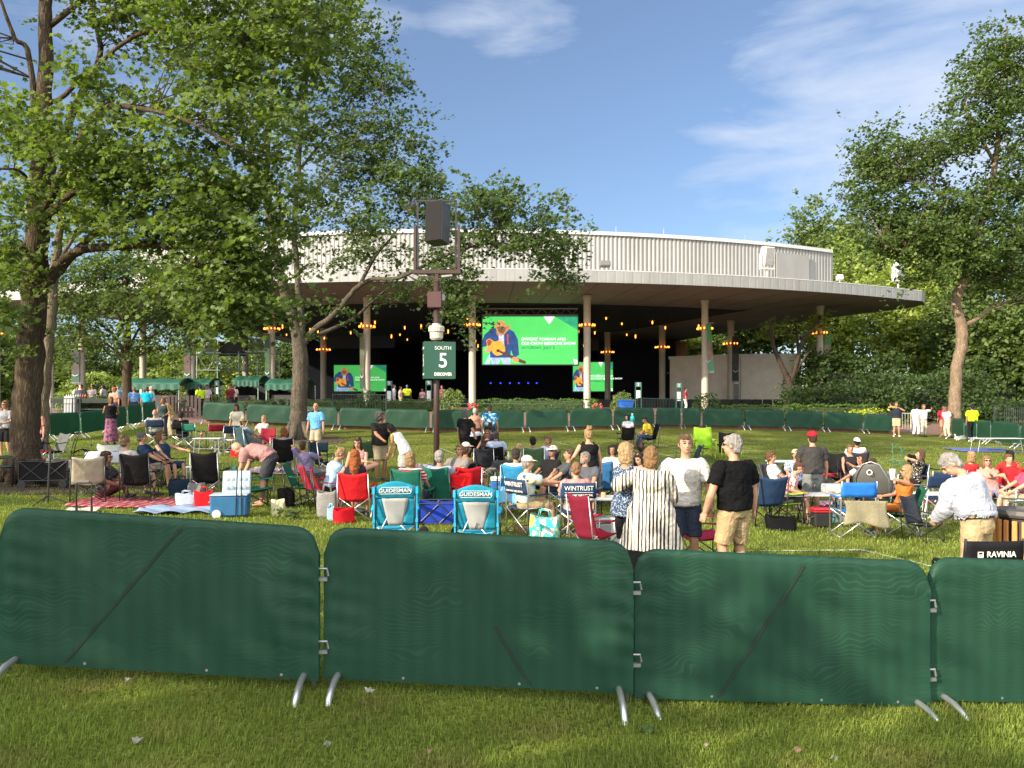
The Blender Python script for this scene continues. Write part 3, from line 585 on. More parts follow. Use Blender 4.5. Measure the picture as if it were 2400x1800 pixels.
# dark inner ceiling with points like in the photo, hung just under the soffit
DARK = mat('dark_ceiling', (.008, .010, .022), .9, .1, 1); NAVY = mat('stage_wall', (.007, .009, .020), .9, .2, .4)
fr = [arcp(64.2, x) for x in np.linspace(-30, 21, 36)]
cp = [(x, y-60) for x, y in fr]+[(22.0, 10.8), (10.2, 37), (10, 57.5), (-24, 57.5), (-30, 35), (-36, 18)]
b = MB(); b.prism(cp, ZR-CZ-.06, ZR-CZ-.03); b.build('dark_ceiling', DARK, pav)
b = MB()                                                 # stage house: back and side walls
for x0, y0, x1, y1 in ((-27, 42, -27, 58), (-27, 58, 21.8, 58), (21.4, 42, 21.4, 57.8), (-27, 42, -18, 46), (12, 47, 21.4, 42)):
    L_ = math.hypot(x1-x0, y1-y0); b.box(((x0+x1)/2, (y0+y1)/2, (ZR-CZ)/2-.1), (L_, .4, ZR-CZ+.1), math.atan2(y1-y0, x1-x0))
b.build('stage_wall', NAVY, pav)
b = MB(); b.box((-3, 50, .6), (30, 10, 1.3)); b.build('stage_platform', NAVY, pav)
b = MB(); b.box((22.1, 41.5, 4.3), (1.3, 1.2, 8.9)); b.build('brick_pier', mat('brick', (.22, .095, .055), .85, .2, 3), pav)
b = MB()
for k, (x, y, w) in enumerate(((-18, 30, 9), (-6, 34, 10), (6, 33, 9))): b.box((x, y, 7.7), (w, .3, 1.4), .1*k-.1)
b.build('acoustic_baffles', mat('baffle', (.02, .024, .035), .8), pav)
b = MB()                                                  # rows of dark seats under the roof
for r in range(9):
    for i in range(52):
        x = -26+i; b.box((x, 12+r*3.0+abs(x)*.03, .42), (.85, .12, .85))
tag(b.build('seating', mat('seats', (.02, .028, .024), .7), pav), kind='stuff')
# columns
COLM = mat('column_paint', (.44, .40, .33), .6, .05, 2)
GREEN = mat('banner_green', (.03, .16, .06), .6); GOLD = mat('banner_dark', (.02, .03, .025), .6); BULB = mat('bulb', (1, .26, .03), .5, 0, emit=3.2); DIMB = mat('bulb_dim', (1, .22, .03), .5, 0, emit=2)
BRS = metal((.35, .20, .10), .4)
cols = [(1376, 62.2, .28), (1652, 64.8, .28), (1922, 68.5, .30), (1107, 62.0, .28), (860, 63.2, .28), (637, 65.0, .28), (450, 67.0, .30), (1713, 80, .34), (1552, 84.5, .34), (1424, 92, .34), (758, 88, .34), (192, 72.5, .30), (118, 68.5, .28), (335, 80, .32), (575, 90, .34), (-8, 69, .28)]
colobs = []
for i, (px, d, r) in enumerate(cols):
    x = (px-1200)/F*d
    b = MB(); b.lathe((x, d-60, 0), [(r*1.15, -.6), (r*1.15, .02), (r, .1), (r, ZR-CZ-.35), (r*1.2, ZR-CZ-.3), (r*1.2, ZR-CZ-.04)], 20); c = b.build('column', COLM, pav, smooth=True)
    if d < 70 or px in (1713, 1552, 1424, 758):      # ring of lamps
        zc = 6.55; rr = .62 if d < 75 else .75; nb = 12; b = MB(); b.tube([(x+rr*math.cos(2*math.pi*k/16), d-60+rr*math.sin(2*math.pi*k/16), zc) for k in range(17)], .025, 6)
        b.tube([(x-rr, d-60, zc), (x+rr, d-60, zc)], .02, 5); b.tube([(x, d-60-rr, zc), (x, d-60+rr, zc)], .02, 5); b.build('lamp_ring', BRS, pav)
        b = MB()
        for k in range(nb):
            a = 2*math.pi*k/nb+.2; b.ell((x+rr*math.cos(a), d-60+rr*math.sin(a), zc+.12), .065, .065, .10, n=6, m=4)
        tag(b.build('bulbs', DIMB if px in (450, 192) else BULB, pav), kind='stuff')
# banners hung from column arms: each a thing of its own
def banner(px, d, z0, z1, w, cols_, label, side=1, lean=0):
    x = (px-1200)/F*d; r = empty('banner', (x, d, CZ+z0)); tag(r, label, 'banner', 'banners on the pavilion columns')
    h = z1-z0
    def sh(a, c2, t): 
        bb = MB(); bb.grid(lambda u, v: (-w/2+w*u+lean*(1-(a+(c2-a)*v))*.3, t+.05*math.sin(v*(c2-a)*5+a*5), h*(a+(c2-a)*v)), 4, 8); return bb
    sh(0, .25, 0).build('banner_foot', mat('banner_a', cols_[0], .6), r, smooth=True); sh(.25, .62, 0).build('banner_picture', mat('banner_b', cols_[1], .6, .5, 2.2), r, smooth=True); sh(.62, 1, 0).build('banner_head', mat('banner_c', cols_[2], .6), r, smooth=True)
    bb = MB(); bb.tube([(-w/2-.1, 0, h+.05), (w/2+.25, 0, h+.05)], .03, 6); bb.tube([(-w/2-.1, 0, -.05), (w/2+.25, 0, -.05)], .03, 6); bb.build('bracket', STEEL, r)
    bb = MB(); bb.poly([(-w*.4, -.02, h*.25), (0, -.02, h*.21), (w*.4, -.02, h*.25), (w*.4, -.02, h*.23), (0, -.02, h*.19), (-w*.4, -.02, h*.23)]); bb.build('chevron', mat('cream', (.6, .6, .55), .6), r)
banner(1940, 68.2, 3.1, 7.1, .6, ((.02, .10, .06), (.20, .15, .10), (.04, .16, .04)), 'green banner with standing figure on the rightmost column')
banner(1660, 64.0, 3.0, 7.0, .42, ((.05, .22, .12), (.20, .12, .09), (.04, .20, .05)), 'narrow green banner against the cream column left of the concrete wall', lean=1)
banner(1724, 79.6, 2.8, 7.4, .7, ((.01, .04, .03), (.05, .05, .045), (.01, .02, .015)), 'black banner hanging before the grey back column by the concrete wall')
banner(176, 72, 2.4, 5.4, .72, ((.01, .06, .05), (.06, .05, .045), (.015, .02, .02)), 'dark banner with green foot between the far left columns')
banner(438, 66.6, 2.0, 6.1, .55, ((.01, .07, .05), (.09, .05, .05), (.02, .06, .035)), 'tall dark green banner on the column left of the scaffold')
banner(626, 64.6, 2.0, 6.2, .42, ((.01, .06, .04), (.03, .08, .03), (.02, .05, .025)), 'tall green banner on the column right of the scaffold')
banner(848, 62.8, 1.6, 6.0, .32, ((.02, .06, .03), (.08, .09, .05), (.10, .12, .06)), 'thin weathered banner edge on the column behind the blue shirt man')
# hanging lamps in rows: each a thing
rowl = []
for d in (69.5, 74, 79, 85, 91):
    for k in range(13):
        x = -31+k*4.15+(2.1 if int(d) % 2 else 0); 
        if x < 21-(d-69)*.47 and d > 60 and x > -30+(d-69)*.25: rowl.append((x, d))
lp = None
for i, (x, d) in enumerate(rowl):
    drop = 1.0+.75*((i*7) % 3)/2
    if lp is None:
        lp = empty('pendant_lamp', (x, d, ZR-.05)); bb = MB(); bb.tube([(0, 0, 0), (0, 0, -.8)], .018, 5); bb.build('cord', BLACKM, lp)
        bb = MB(); bb.lathe((0, 0, -.8), [(.03, 0), (.30, -.06), (.31, -.08), (.03, -.05)], 12); bb.build('shade', metal((.25, .16, .10), .5), lp)
        bb = MB(); bb.ell((0, 0, -.98), .065, .065, .12, n=8, m=6); bb.build('bulb', BULB, lp, smooth=True); o = lp
    else: o = dup(lp); o.location = (x, d, ZR-.05)
    o.scale = (1, 1, drop); tag(o, 'small amber pendant lamp hanging from the dark pavilion ceiling', 'lamp', 'amber pendant lamps under the pavilion ceiling')
# ---------------------------------------------------------------- screens
SG = mat('screen_green', (.06, .44, .09), .5, .12, .25, emit=1.0); TXW = mat('screen_white', (.9, .9, .9), .5, 0, emit=1.2)
def sm_(c, e=.9): return mat('screen_colour', c, .5, .25, 3, emit=e)
def screen(px0, px1, py0, py1, d, label, dim=1.0):
    x0, x1 = (px0-1200)/F*d, (px1-1200)/F*d; z0, z1 = CZ-(py1-HZ)/F*d, CZ-(py0-HZ)/F*d; w, h = x1-x0, z1-z0
    r = empty('led_screen', ((x0+x1)/2, d, (z0+z1)/2)); tag(r, label, 'screen')
    bb = MB(); bb.box((0, .2, 0), (w+.2, .35, h+.2)); bb.build('cabinet', BLACKM, r)
    g_ = (.06*dim, .44*dim, .09*dim)
    bb = MB(); bb.box((0, 0, 0), (w, .04, h)); bb.build('display', mat('screen_green', g_, .5, .12, .25, emit=1.0), r)
    def P(pts, c, k, name): 
        bb = MB(); bb.add([(-w/2+u*w, -.03-.006*k, -h/2+v*h) for u, v in pts], [tuple(range(len(pts)))]); return bb.build(name, sm_(tuple(q*dim for q in c)), r)
    P([(.76, 1), (1, .72), (1, 1)], (.02, .25, .13), 1, 'corner_shape'); P([(.64, 1), (.76, 1), (.70, .84)], (.75, .68, .80), 2, 'triangle'); P([(.955, .11), (.995, .09), (.995, .0), (.965, 0)], (.8, .75, .8), 2, 'triangle')
    # the guitarist in hat and denim jacket
    P([(.02, .0), (.075, .0), (.09, .28), (.30, .28), (.29, .0), (.22, .0), (.19, .12), (.165, .0), (.10, .0), (.09, .10)], (.30, .38, .62), 2, 'jeans')
    P([(.0, .50), (.02, .62), (.09, .74), (.16, .77), (.26, .76), (.33, .68), (.37, .52), (.385, .2), (.33, .13), (.30, .3), (.29, .14), (.08, .14), (.07, .40), (.0, .36)], (.018, .055, .16), 3, 'jacket')
    P([(.165, .66), (.225, .66), (.23, .25), (.19, .22), (.175, .4)], (.42, .45, .55), 4, 'shirt')
    P([(.14, .66), (.155, .60), (.20, .585), (.235, .62), (.24, .70), (.15, .71)], (.26, .12, .07), 4, 'face')
    P([(.125, .84), (.135, .76), (.165, .64), (.22, .61), (.265, .70), (.30, .80), (.295, .83), (.245, .80), (.235, .88), (.21, .925), (.195, .91), (.17, .92), (.155, .87), (.14, .83), (.13, .86)], (.42, .19, .08), 5, 'hat')
    P([(.15, .78), (.165, .68), (.215, .64), (.24, .71), (.245, .77), (.20, .80)], (.17, .075, .035), 6, 'hat_shadow')
    P([(.04, .50), (.07, .54), (.105, .50), (.13, .47), (.165, .50), (.205, .48), (.235, .38), (.24, .28), (.20, .20), (.145, .18), (.115, .22), (.095, .28), (.05, .34)], (.75, .30, .035), 5, 'guitar_body')
    P([(.045, .49), (.07, .525), (.10, .48), (.085, .40), (.055, .38)], (.30, .06, .02), 6, 'guitar_shade')
    P([(.165-.02, .27), (.165, .25), (.18, .27), (.18, .30), (.165, .32), (.147, .30)], (.05, .02, .01), 7, 'sound_hole')
    P([(.17, .30), (.46, .06), (.45, .005), (.40, .03), (.165, .26)], (.09, .04, .025), 8, 'guitar_neck')
    P([(.02, .30), (.055, .36), (.095, .31), (.08, .25), (.04, .25)], (.62, .22, .12), 8, 'hand'); P([(.31, .14), (.34, .16), (.385, .10), (.37, .04), (.32, .05)], (.62, .22, .12), 9, 'hand')
    P([(.255, .62), (.268, .62), (.275, .42), (.262, .42)], (.55, .04, .03), 7, 'strap')
    tw_ = mat('screen_text', (.9*dim, .95*dim, .9*dim), .5, 0, emit=1.0); tg_ = mat('screen_text', (.012, .16, .06), .5, 0, emit=.5); s = h*.085
    text('DWIGHT', 'lettering', tw_, r, (-w/2+.407*w, -.09, -h/2+.525*h), s, bold=.002*h/4, align='LEFT', sx=1.0)
    text('YOAKAM AND', 'lettering', tw_, r, (-w/2+.592*w, -.09, -h/2+.525*h), s, align='LEFT', sx=1.0)
    text('OLD CROW MEDICINE SHOW', 'lettering', tw_, r, (-w/2+.407*w, -.09, -h/2+.435*h), s, bold=.002*h/4, align='LEFT', sx=.98)
    text('SATURDAY, JULY 2', 'lettering', tg_, r, (-w/2+.407*w, -.09, -h/2+.345*h), s, bold=.003*h/4, align='LEFT', sx=.98)
    return r, w, h
sc, w, h = screen(1131, 1354, 742, 854, 68, 'largest lit green screen with a guitarist, hung in the middle of the pavilion')
screen(783, 905, 856, 917, 97, 'small lit green screen left of the stage behind the cream column', .55); screen(1343, 1436, 849, 917, 95, 'small lit green screen at the lower right behind the cream columns', .9)
tr = empty('lighting_truss', ((1242-1200)/F*67.8, 67.8, CZ+(957-731)/F*67.8)); tag(tr, 'grey box truss above the largest screen', 'truss')
b = MB(); hw = 4.2
for z in (-.28, .28):
    for y in (-.25, .25): b.tube([(-hw, y, z), (hw, y, z)], .045, 6)
b.build('chord', metal((.30, .30, .31), .5), tr); b = MB()
for k in range(16): x = -hw+k*.525; s = 1 if k % 2 else -1; b.tube([(x, -.25, -.28*s), (x+.525, -.25, .28*s)], .022, 5)
b.build('lacing', metal((.30, .30, .31), .5), tr)
b = MB()
for x in (-3.4, 0, 3.4): b.tube([(x, 0, .28), (x, 0, .62)], .03, 5)
b.build('hanger', BLACKM, tr)
BLU = mat('blue_lamp', (.02, .03, 1), .5, 0, emit=4)
for px in (1150, 1173, 1195, 1216, 1238, 1258):
    o = empty('stage_light', air(px, 898, 96)); tag(o, 'tiny blue stage light glowing in the dark under the largest screen', 'stage light', 'blue stage lights')
    b = MB(); b.ell((0, 0, 0), .09, .05, .09, n=8, m=5); b.build('lens', BLU, o); b = MB(); b.lathe((0, .1, -.1), [(.02, 0), (.14, 0), (.14, .22), (.02, .22)], 8); b.build('housing', BLACKM, o)
# ---------------------------------------------------------------- loudspeakers on the roof
def roof_speaker(px, d, z, s, yaw, label):
    r = empty('roof_loudspeaker', ((px-1200)/F*d, d, CZ+z), R(yaw)); tag(r, label, 'loudspeaker', 'white loudspeakers on the roof edge'); r.scale = (s, s, s)
    wp = paint((.66, .66, .64)); b = MB(); b.tube([(0, 0, 0), (0, 0, .75)], .06, 8); b.build('post', wp, r)
    b = MB(); b.box((0, 0, .78), (1.15, .35, .10)); b.box((-.55, 0, 1.35), (.07, .3, 1.15)); b.box((.55, 0, 1.35), (.07, .3, 1.15)); b.build('bracket', wp, r)
    b = MB(); b.box((0, -.05, 1.75), (.80, .62, 1.45), 0, .04, rx=R(12)); b.build('cabinet', wp, r); b = MB(); b.box((0, -.375, 1.68), (.68, .03, 1.3), rx=R(12)); b.build('grille', mat('grille', (.36, .36, .36), .7), r)
roof_speaker(1797, 59.2, 9.9, .98, 18, 'white boxy loudspeaker on the roof in front of the ribbed drum')
roof_speaker(2105, 64.8, 9.9, .98, 25, 'white boxy loudspeaker near the rounded right tip of the roof')
for px, d, s, lb in ((1418, 58, .42, 'small dark floodlight on the roof edge left of the white loudspeaker'), (1968, 64, .5, 'small white vent hood on the roof past the end of the drum')):
    r = empty('roof_floodlight' if s < .5 else 'vent_hood', ((px-1200)/F*d, d, CZ+9.85)); tag(r, lb, 'floodlight' if s < .5 else 'vent'); c = paint((.12, .12, .12)) if s < .5 else paint((.62, .60, .56))
    b = MB(); b.tube([(0, 0, 0), (0, 0, .7)], .05, 6); b.build('post', c, r); b = MB(); b.box((0, 0, .95), (.8 if s < .5 else .5, .45, .42), 0, .05, rx=R(-15)); b.build('head', c, r)
# thin lightning rods along the drum top
for px in (1555, 1764, 1440):
    x = (px-1200)/F*63; o = tag(MB().tube([(0, 0, 0), (0, 0, .55)], .025, 5).build('lightning_rod', STEEL, loc=(x, arcp(70, x)[1], ZR+4.95)), 'short thin rod standing on the top edge of the ribbed drum', 'rod', 'lightning rods')
# ---------------------------------------------------------------- concrete wall at the right
CW = mat('cast_concrete', (.78, .73, .64), .85, .08, 1.2, .15, 6); wr = empty('concrete_wall', (28, 82, CZ-.4)); tag(wr, 'beige concrete service building with white coping right of the stage', 'building')
def wallseg(xa, ya, xb, yb, h, nm='wall'):
    L_ = math.hypot(xb-xa, yb-ya); a = math.atan2(yb-ya, xb-xa); b = MB(); c = ((xa+xb)/2-28, (ya+yb)/2-82)
    hh = (h-.06*2)/3
    for k in range(3): b.box((c[0], c[1], hh*(k+.5)+.05*k), (L_, .4, hh), a); 
    b.box((c[0], c[1], h/2), (L_-.02, .34, h-.02), a); b.build(nm, CW, wr)
    b = MB(); b.box((c[0], c[1], h+.12), (L_+.25, .62, .3), a); b.build('coping', mat('coping', (.70, .70, .68), .5), wr)
wallseg(18, 88, 24.8, 84, 6.0); wallseg(24.8, 84, 30.8, 83.0, 6.0); wallseg(30.8, 83.0, 31.0, 95, 6.0)
b = MB(); b.box((-4.0, 1.75, 1.9), (.9, .12, 2.2), R(-30)); b.build('window', mat('glass_dark', (.05, .06, .07), .2), wr)
b = MB(); b.box((-4.0, 1.7, 1.9), (.06, .14, 2.2), R(-30)); b.box((-4.0, 1.7, 1.9), (.9, .14, .06), R(-30)); b.build('window_bars', paint((.3, .3, .3)), wr)
# ---------------------------------------------------------------- scaffold platforms and green awning stalls, left of the stage
GM1 = metal((.30, .38, .34), .5); sf = empty('scaffold', air(545, 957, 85)); sf.location.z = CZ; so_ = sf.location.copy(); tag(sf, 'grey green steel scaffold with two raised screened platforms left of the stage', 'scaffold')
def q(px, py, dd=0): return air(px, py, 85+dd)-so_
b = MB()
for px in (462, 510, 560, 604, 655):
    for dd in (0, 3): b.tube([q(px, 957, dd), q(px, 824, dd)], .07, 6)
b.build('upright', GM1, sf); b = MB()
for py in (829, 868): 
    for dd in (0, 3): b.tube([q(458, py, dd), q(658, py, dd)], .08, 6)
b.build('ledger', GM1, sf); b = MB()
for (a, c) in ((462, 485), (485, 510), (510, 535), (535, 560), (560, 582), (582, 604), (604, 630), (630, 655)):
    i = (a+c) % 2; b.tube([q(a, 829 if i else 868), q(c, 868 if i else 829)], .05, 5)
for (a, c) in ((462, 510), (560, 604), (510, 560)): b.tube([q(a, 829), q((a+c)/2, 868)], .05, 5); b.tube([q(c, 829), q((a+c)/2, 868)], .05, 5)
b.build('brace', GM1, sf)
for (xa, xb, ya, yb) in ((476, 509, 796, 825), (586, 618, 793, 822)):
    c = (q(xa, ya)+q(xb, yb))/2; b = MB(); b.box(c+Vector((0, -.1, 0)), ((xb-xa)/F*85, .15, (yb-ya)/F*85)); b.build('screen_panel', mat('mesh_panel', (.16, .20, .19), .6, .4, 1.5), sf)
    b = MB(); b.box(c+Vector((0, 1.4, -(yb-ya)/F*42-.1)), ((xb-xa)/F*85+1, 3.2, .15)); b.build('deck', GM1, sf)
b = MB(); c = (q(510, 800)+q(575, 835))/2; b.box(c+Vector((0, .3, 0)), (3.1, .2, 1.6)); b.build('sound_cover', mat('tarp_dark', (.03, .035, .035), .7, .5, 2), sf)
AW = mat('awning', (.012, .085, .055), .6, .2, 1.2, .3, 4)
def stall(px0, px1, py, d, hgt, label, dark=True, lean=0):
    x0, x1 = (px0-1200)/F*d, (px1-1200)/F*d; zt = CZ-(py-HZ)/F*d; xm = (x0+x1)/2; zb = g(xm, d); r = empty('awning_stall', (xm, d, zb)); tag(r, label, 'stall', 'green awning stalls'); w = x1-x0; H = zt-zb
    b = MB(); b.grid(lambda u, v: (-w/2+w*u, -1.6+3.2*v, H-.35+.5*math.sin(v*math.pi)+.04*math.sin(u*14)), 16, 8); b.build('awning', AW, r, smooth=True, thick=.03)
    b = MB(); b.grid(lambda u, v: (-w/2+w*u, -1.62+.02*math.sin(u*40), H-.32-.42*(1-v)-(.05*math.sin(u*30) if v == 0 else 0)), 30, 2); b.build('valance', AW, r, thick=.02)
    b = MB()
    for x in (-w/2+.1, w/2-.1):
        for y in (-1.5, 1.5): b.tube([(x, y, 0), (x, y, H-.3)], .05, 6)
    b.build('post', GM1, r)
    if dark: b = MB(); b.box((0, 1.2, H*.42), (w-.4, .1, H*.8)); b.box((-w/2+.2, 0, H*.42), (.06, 2.6, H*.8)); b.build('backdrop', mat('backdrop', (.012, .02, .018), .8), r)
    b = MB(); b.box((0, -.9, .5), (w-.8, .6, 1.0), 0, .03); b.build('counter', mat('counter', (.03, .03, .032), .6), r)
stall(308, 442, 892, 60, 3, 'long green awning stall at the left beyond the trunk of the young tree', False); stall(452, 508, 892, 62, 3, 'small dark green booth behind the yellow vest guard'); stall(560, 622, 886, 64, 3, 'green awning booth with black opening left of the middle maple'); stall(636, 730, 893, 60, 3, 'green awning booth partly behind the middle maple trunk')
# ---------------------------------------------------------------- hedges and shrubs
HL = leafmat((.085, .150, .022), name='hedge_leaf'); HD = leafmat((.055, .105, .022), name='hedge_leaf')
def hz_(px0, px1, d, ptop, label, lm, dens=55, dep=.9, leaf=.10):
    x0, x1 = (px0-1200)/F*d, (px1-1200)/F*d; bx = []; n = max(1, int((x1-x0)/4))
    for k in range(n):
        xa = x0+(x1-x0)*k/n; xb = x0+(x1-x0)*(k+1)/n; xm = (xa+xb)/2; z = g(xm, d)-.05; zt = CZ-(ptop-HZ)/F*d; bx.append((xm, d, z, xb-xa+.05, dep, max(.5, zt-z), 0))
    shrubmass('hedge', label, bx, lm, dens*1.8, leaf*1.1, core=(.03, .05, .012), cat='hedge')
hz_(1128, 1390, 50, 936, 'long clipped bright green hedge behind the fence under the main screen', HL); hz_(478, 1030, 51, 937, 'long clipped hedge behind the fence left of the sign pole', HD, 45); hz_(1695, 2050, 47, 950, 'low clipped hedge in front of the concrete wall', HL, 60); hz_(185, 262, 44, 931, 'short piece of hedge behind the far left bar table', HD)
def shrub(px, py, rpx, d, label, lm, n=900, leaf=.12, fl=None):
    c = air(px, py, d); r = rpx/F*d; zb = g(c.x, d); root = empty('shrub', (c.x, d, zb)); tag(root, label, 'shrub')
    b = MB(); 
    for k in range(6): a = k*1.05; b.tube([(0, 0, 0), (math.cos(a)*r*.3, math.sin(a)*r*.3, (c.z-zb)*.6), (math.cos(a)*r*.7, math.sin(a)*r*.7, c.z-zb)], [.05, .03, .01], 5)
    b.build('stems', bark(), root)
    u = rng.normal(size=(n, 3)); u /= np.linalg.norm(u, axis=1)[:, None]; u *= (.5+.5*rng.random(n)**.6+.12*np.sin(u[:, 0]*9)*np.sin(u[:, 2]*7))[:, None]; h_ = (c.z-zb+r*.8)/2
    C = u*np.array([r, r, h_])+np.array([0, 0, h_]); tag(leaves('foliage', C, leaf, lm, root, False, .9), kind='stuff')
    if fl:
        b = MB()
        for k in range(26): a = rng.random()*6.3; rr = r*(.5+.5*rng.random()); b.ell((rr*math.cos(a), -abs(rr*math.sin(a)), .3+rng.random()*h_*1.2), .06, .06, .05, n=6, m=3)
        tag(b.build('flowers', mat('petal', fl, .6), root), kind='stuff')
VAR = leafmat((.17, .23, .07), name='hedge_leaf')
shrub(861, 938, 30, 49, 'round bushy shrub at the foot of the cream column left of the sign pole', HD); shrub(1055, 937, 36, 49, 'pale variegated round shrub right behind the sign pole', VAR); shrub(1458, 938, 27, 47, 'pale variegated shrub behind the bright blue bin', VAR); shrub(1655, 945, 33, 50, 'dark round shrub at the foot of the column left of the concrete wall', HD)
shrub(497, 942, 22, 47, 'light green shrub beside the yellow vest guard on the left', VAR); shrub(155, 938, 24, 45, 'light green shrub behind the far left bar table', VAR); shrub(1110, 955, 14, 46, 'low shrub with red flowers right of the sign pole', HL, 300, .08, (.6, .04, .06)); shrub(1400, 955, 14, 46, 'low plant with pink flowers left of the bright blue bin', HL, 300, .08, (.6, .08, .10))
def mass(px0, px1, d, ptop, label, lm, dep=3, dens=14, leaf=.3, k0=0):
    x0, x1 = (px0-1200)/F*d, (px1-1200)/F*d; bx = []; n = max(2, int((x1-x0)/5))
    for k in range(n):
        xa = x0+(x1-x0)*k/n; xb = x0+(x1-x0)*(k+1)/n; xm = (xa+xb)/2; zz = g(xm, min(d, 100))-.1; zt = CZ-(ptop-HZ)/F*d+math.sin(k*2.3+k0)*1.2; bx.append((xm, d+math.sin(k*1.7)*1.5, zz, xb-xa+1.2, dep, zt-zz, .3*math.sin(k*5)))
    shrubmass('undergrowth', label, bx, lm, dens*2.6, leaf, cat='undergrowth', kind='stuff', inner=.5, jit=.22)
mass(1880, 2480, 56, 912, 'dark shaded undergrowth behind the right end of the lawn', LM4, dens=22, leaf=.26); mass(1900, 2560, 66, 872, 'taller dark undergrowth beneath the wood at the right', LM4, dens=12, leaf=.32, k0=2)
mass(-120, 430, 92, 900, 'sunlit undergrowth beyond the left end of the pavilion', LM5, dens=12, leaf=.35); mass(430, 700, 118, 905, 'green undergrowth seen through the scaffold', LM5, dens=10, leaf=.4); mass(1600, 1900, 104, 880, 'green undergrowth behind the concrete wall', LM5, dens=10, leaf=.4)
# ================================================================ TREES BEHIND THE CAMERA (they throw the dappled shade)
def shade_tree(x, y, zc, r, rz, n, k, label):
    bb = Vector((x, y, g(x, y))); c = Vector((x, y, CZ+zc))
    tree('maple_tree', label, bb, [(bb, .42), (bb.lerp(c, .5), .34), (c, .22), (c+Vector((0, 0, rz*.6)), .08)],
      [[(bb.lerp(c, .7), .2), (c+Vector((s*r*.5, q*r*.5, 0)), .12), (c+Vector((s*r*.85, q*r*.8, rz*.3)), .04)] for s, q in ((1, .3), (-1, .2), (.2, 1), (-.1, -1))],
      [((c.x, c.y, c.z), (r, r, rz), n)], LM1, leaf=.30, spray=(.65, .2), per=20, seed=60+k, lobed=False, twigs=False, nside=8)
SHT = [(-11.5, -3, 3.6, 3.4, 2.2, 80), (-19, -5, 5.5, 4.3, 3.0, 80), (-8, -8, 4.0, 3.4, 2.4, 80), (-25, 6, 7.0, 3.6, 3.0, 60), (-16, -14, 7, 4.5, 3.2, 60)]
for k, a in enumerate(SHT): shade_tree(*a, k, 'maple out of view on the camera side, throwing dappled shade, number of neighbours differs')
for o in COL.objects:
    if o.get('label', '').startswith('maple out of view'): o['label'] = 'leafy maple beyond the left edge of the view that shades the lawn'; o['group'] = 'shade trees left of the view'
# ================================================================ BARRIERS
def barrier_fabric():
    m = bpy.data.materials.new('barrier_fabric'); m.use_nodes = True; nt = m.node_tree; N = nt.nodes; L = nt.links; p = N['Principled BSDF']
    p.inputs['Roughness'].default_value = .55; p.inputs['Specular IOR Level'].default_value = .3
    tc = N.new('ShaderNodeTexCoord')
    w = N.new('ShaderNodeTexWave'); w.wave_type = 'BANDS'; w.bands_direction = 'Z'; w.inputs['Scale'].default_value = 11; w.inputs['Distortion'].default_value = 30; w.inputs['Detail'].default_value = 1.0; w.inputs['Detail Scale'].default_value = .35; w.inputs['Detail Roughness'].default_value = .4
    oi = N.new('ShaderNodeObjectInfo'); ad = N.new('ShaderNodeVectorMath'); sc = N.new('ShaderNodeVectorMath'); sc.operation = 'SCALE'; sc.inputs['Scale'].default_value = 3; L.new(oi.outputs['Location'], sc.inputs[0]); L.new(tc.outputs['Object'], ad.inputs[0]); L.new(sc.outputs[0], ad.inputs[1]); L.new(ad.outputs[0], w.inputs['Vector'])
    w2 = N.new('ShaderNodeTexWave'); w2.bands_direction = 'X'; w2.inputs['Scale'].default_value = 2.6; w2.inputs['Distortion'].default_value = .3; L.new(tc.outputs['Object'], w2.inputs['Vector'])  # vertical bands darken the colour, standing for bar shadows and folds
    n = N.new('ShaderNodeTexNoise'); n.inputs['Scale'].default_value = 1.6; n.inputs['Detail'].default_value = 4; L.new(ad.outputs[0], n.inputs['Vector'])
    r = N.new('ShaderNodeMapRange'); r.inputs[1].default_value = .42; r.inputs[2].default_value = .62; L.new(n.outputs['Fac'], r.inputs[0])
    r1 = N.new('ShaderNodeMapRange'); r1.inputs[1].default_value = .70; r1.inputs[2].default_value = .95; L.new(w.outputs['Fac'], r1.inputs[0])
    mu = N.new('ShaderNodeMath'); mu.operation = 'MULTIPLY'; L.new(r1.outputs[0], mu.inputs[0]); L.new(r.outputs[0], mu.inputs[1])
    k = N.new('ShaderNodeMixRGB'); L.new(mu.outputs[0], k.inputs[0]); k.inputs[1].default_value = (.017, .068, .042, 1); k.inputs[2].default_value = (.030, .096, .056, 1)
    k2 = N.new('ShaderNodeMixRGB'); k2.blend_type = 'MULTIPLY'; k2.inputs[0].default_value = .13; L.new(k.outputs[0], k2.inputs[1]); L.new(w2.outputs['Fac'], k2.inputs[2]); L.new(k2.outputs[0], p.inputs['Base Color'])
    n2 = N.new('ShaderNodeTexNoise'); n2.inputs['Scale'].default_value = 6; n2.inputs['Detail'].default_value = 5; L.new(ad.outputs[0], n2.inputs['Vector'])
    b = N.new('ShaderNodeBump'); b.inputs['Strength'].default_value = .25; b.inputs['Distance'].default_value = .015; L.new(n2.outputs['Fac'], b.inputs['Height']); L.new(b.outputs[0], p.inputs['Normal'])
    t = N.new('ShaderNodeBsdfTranslucent'); t.inputs['Color'].default_value = (.05, .26, .13, 1); x = N.new('ShaderNodeMixShader'); x.inputs[0].default_value = .30
    L.new(p.outputs[0], x.inputs[1]); L.new(t.outputs[0], x.inputs[2]); L.new(x.outputs[0], N['Material Output'].inputs['Surface']); return m
BF = barrier_fabric()
GAL = metal((.62, .64, .66), .32)
WR = {}
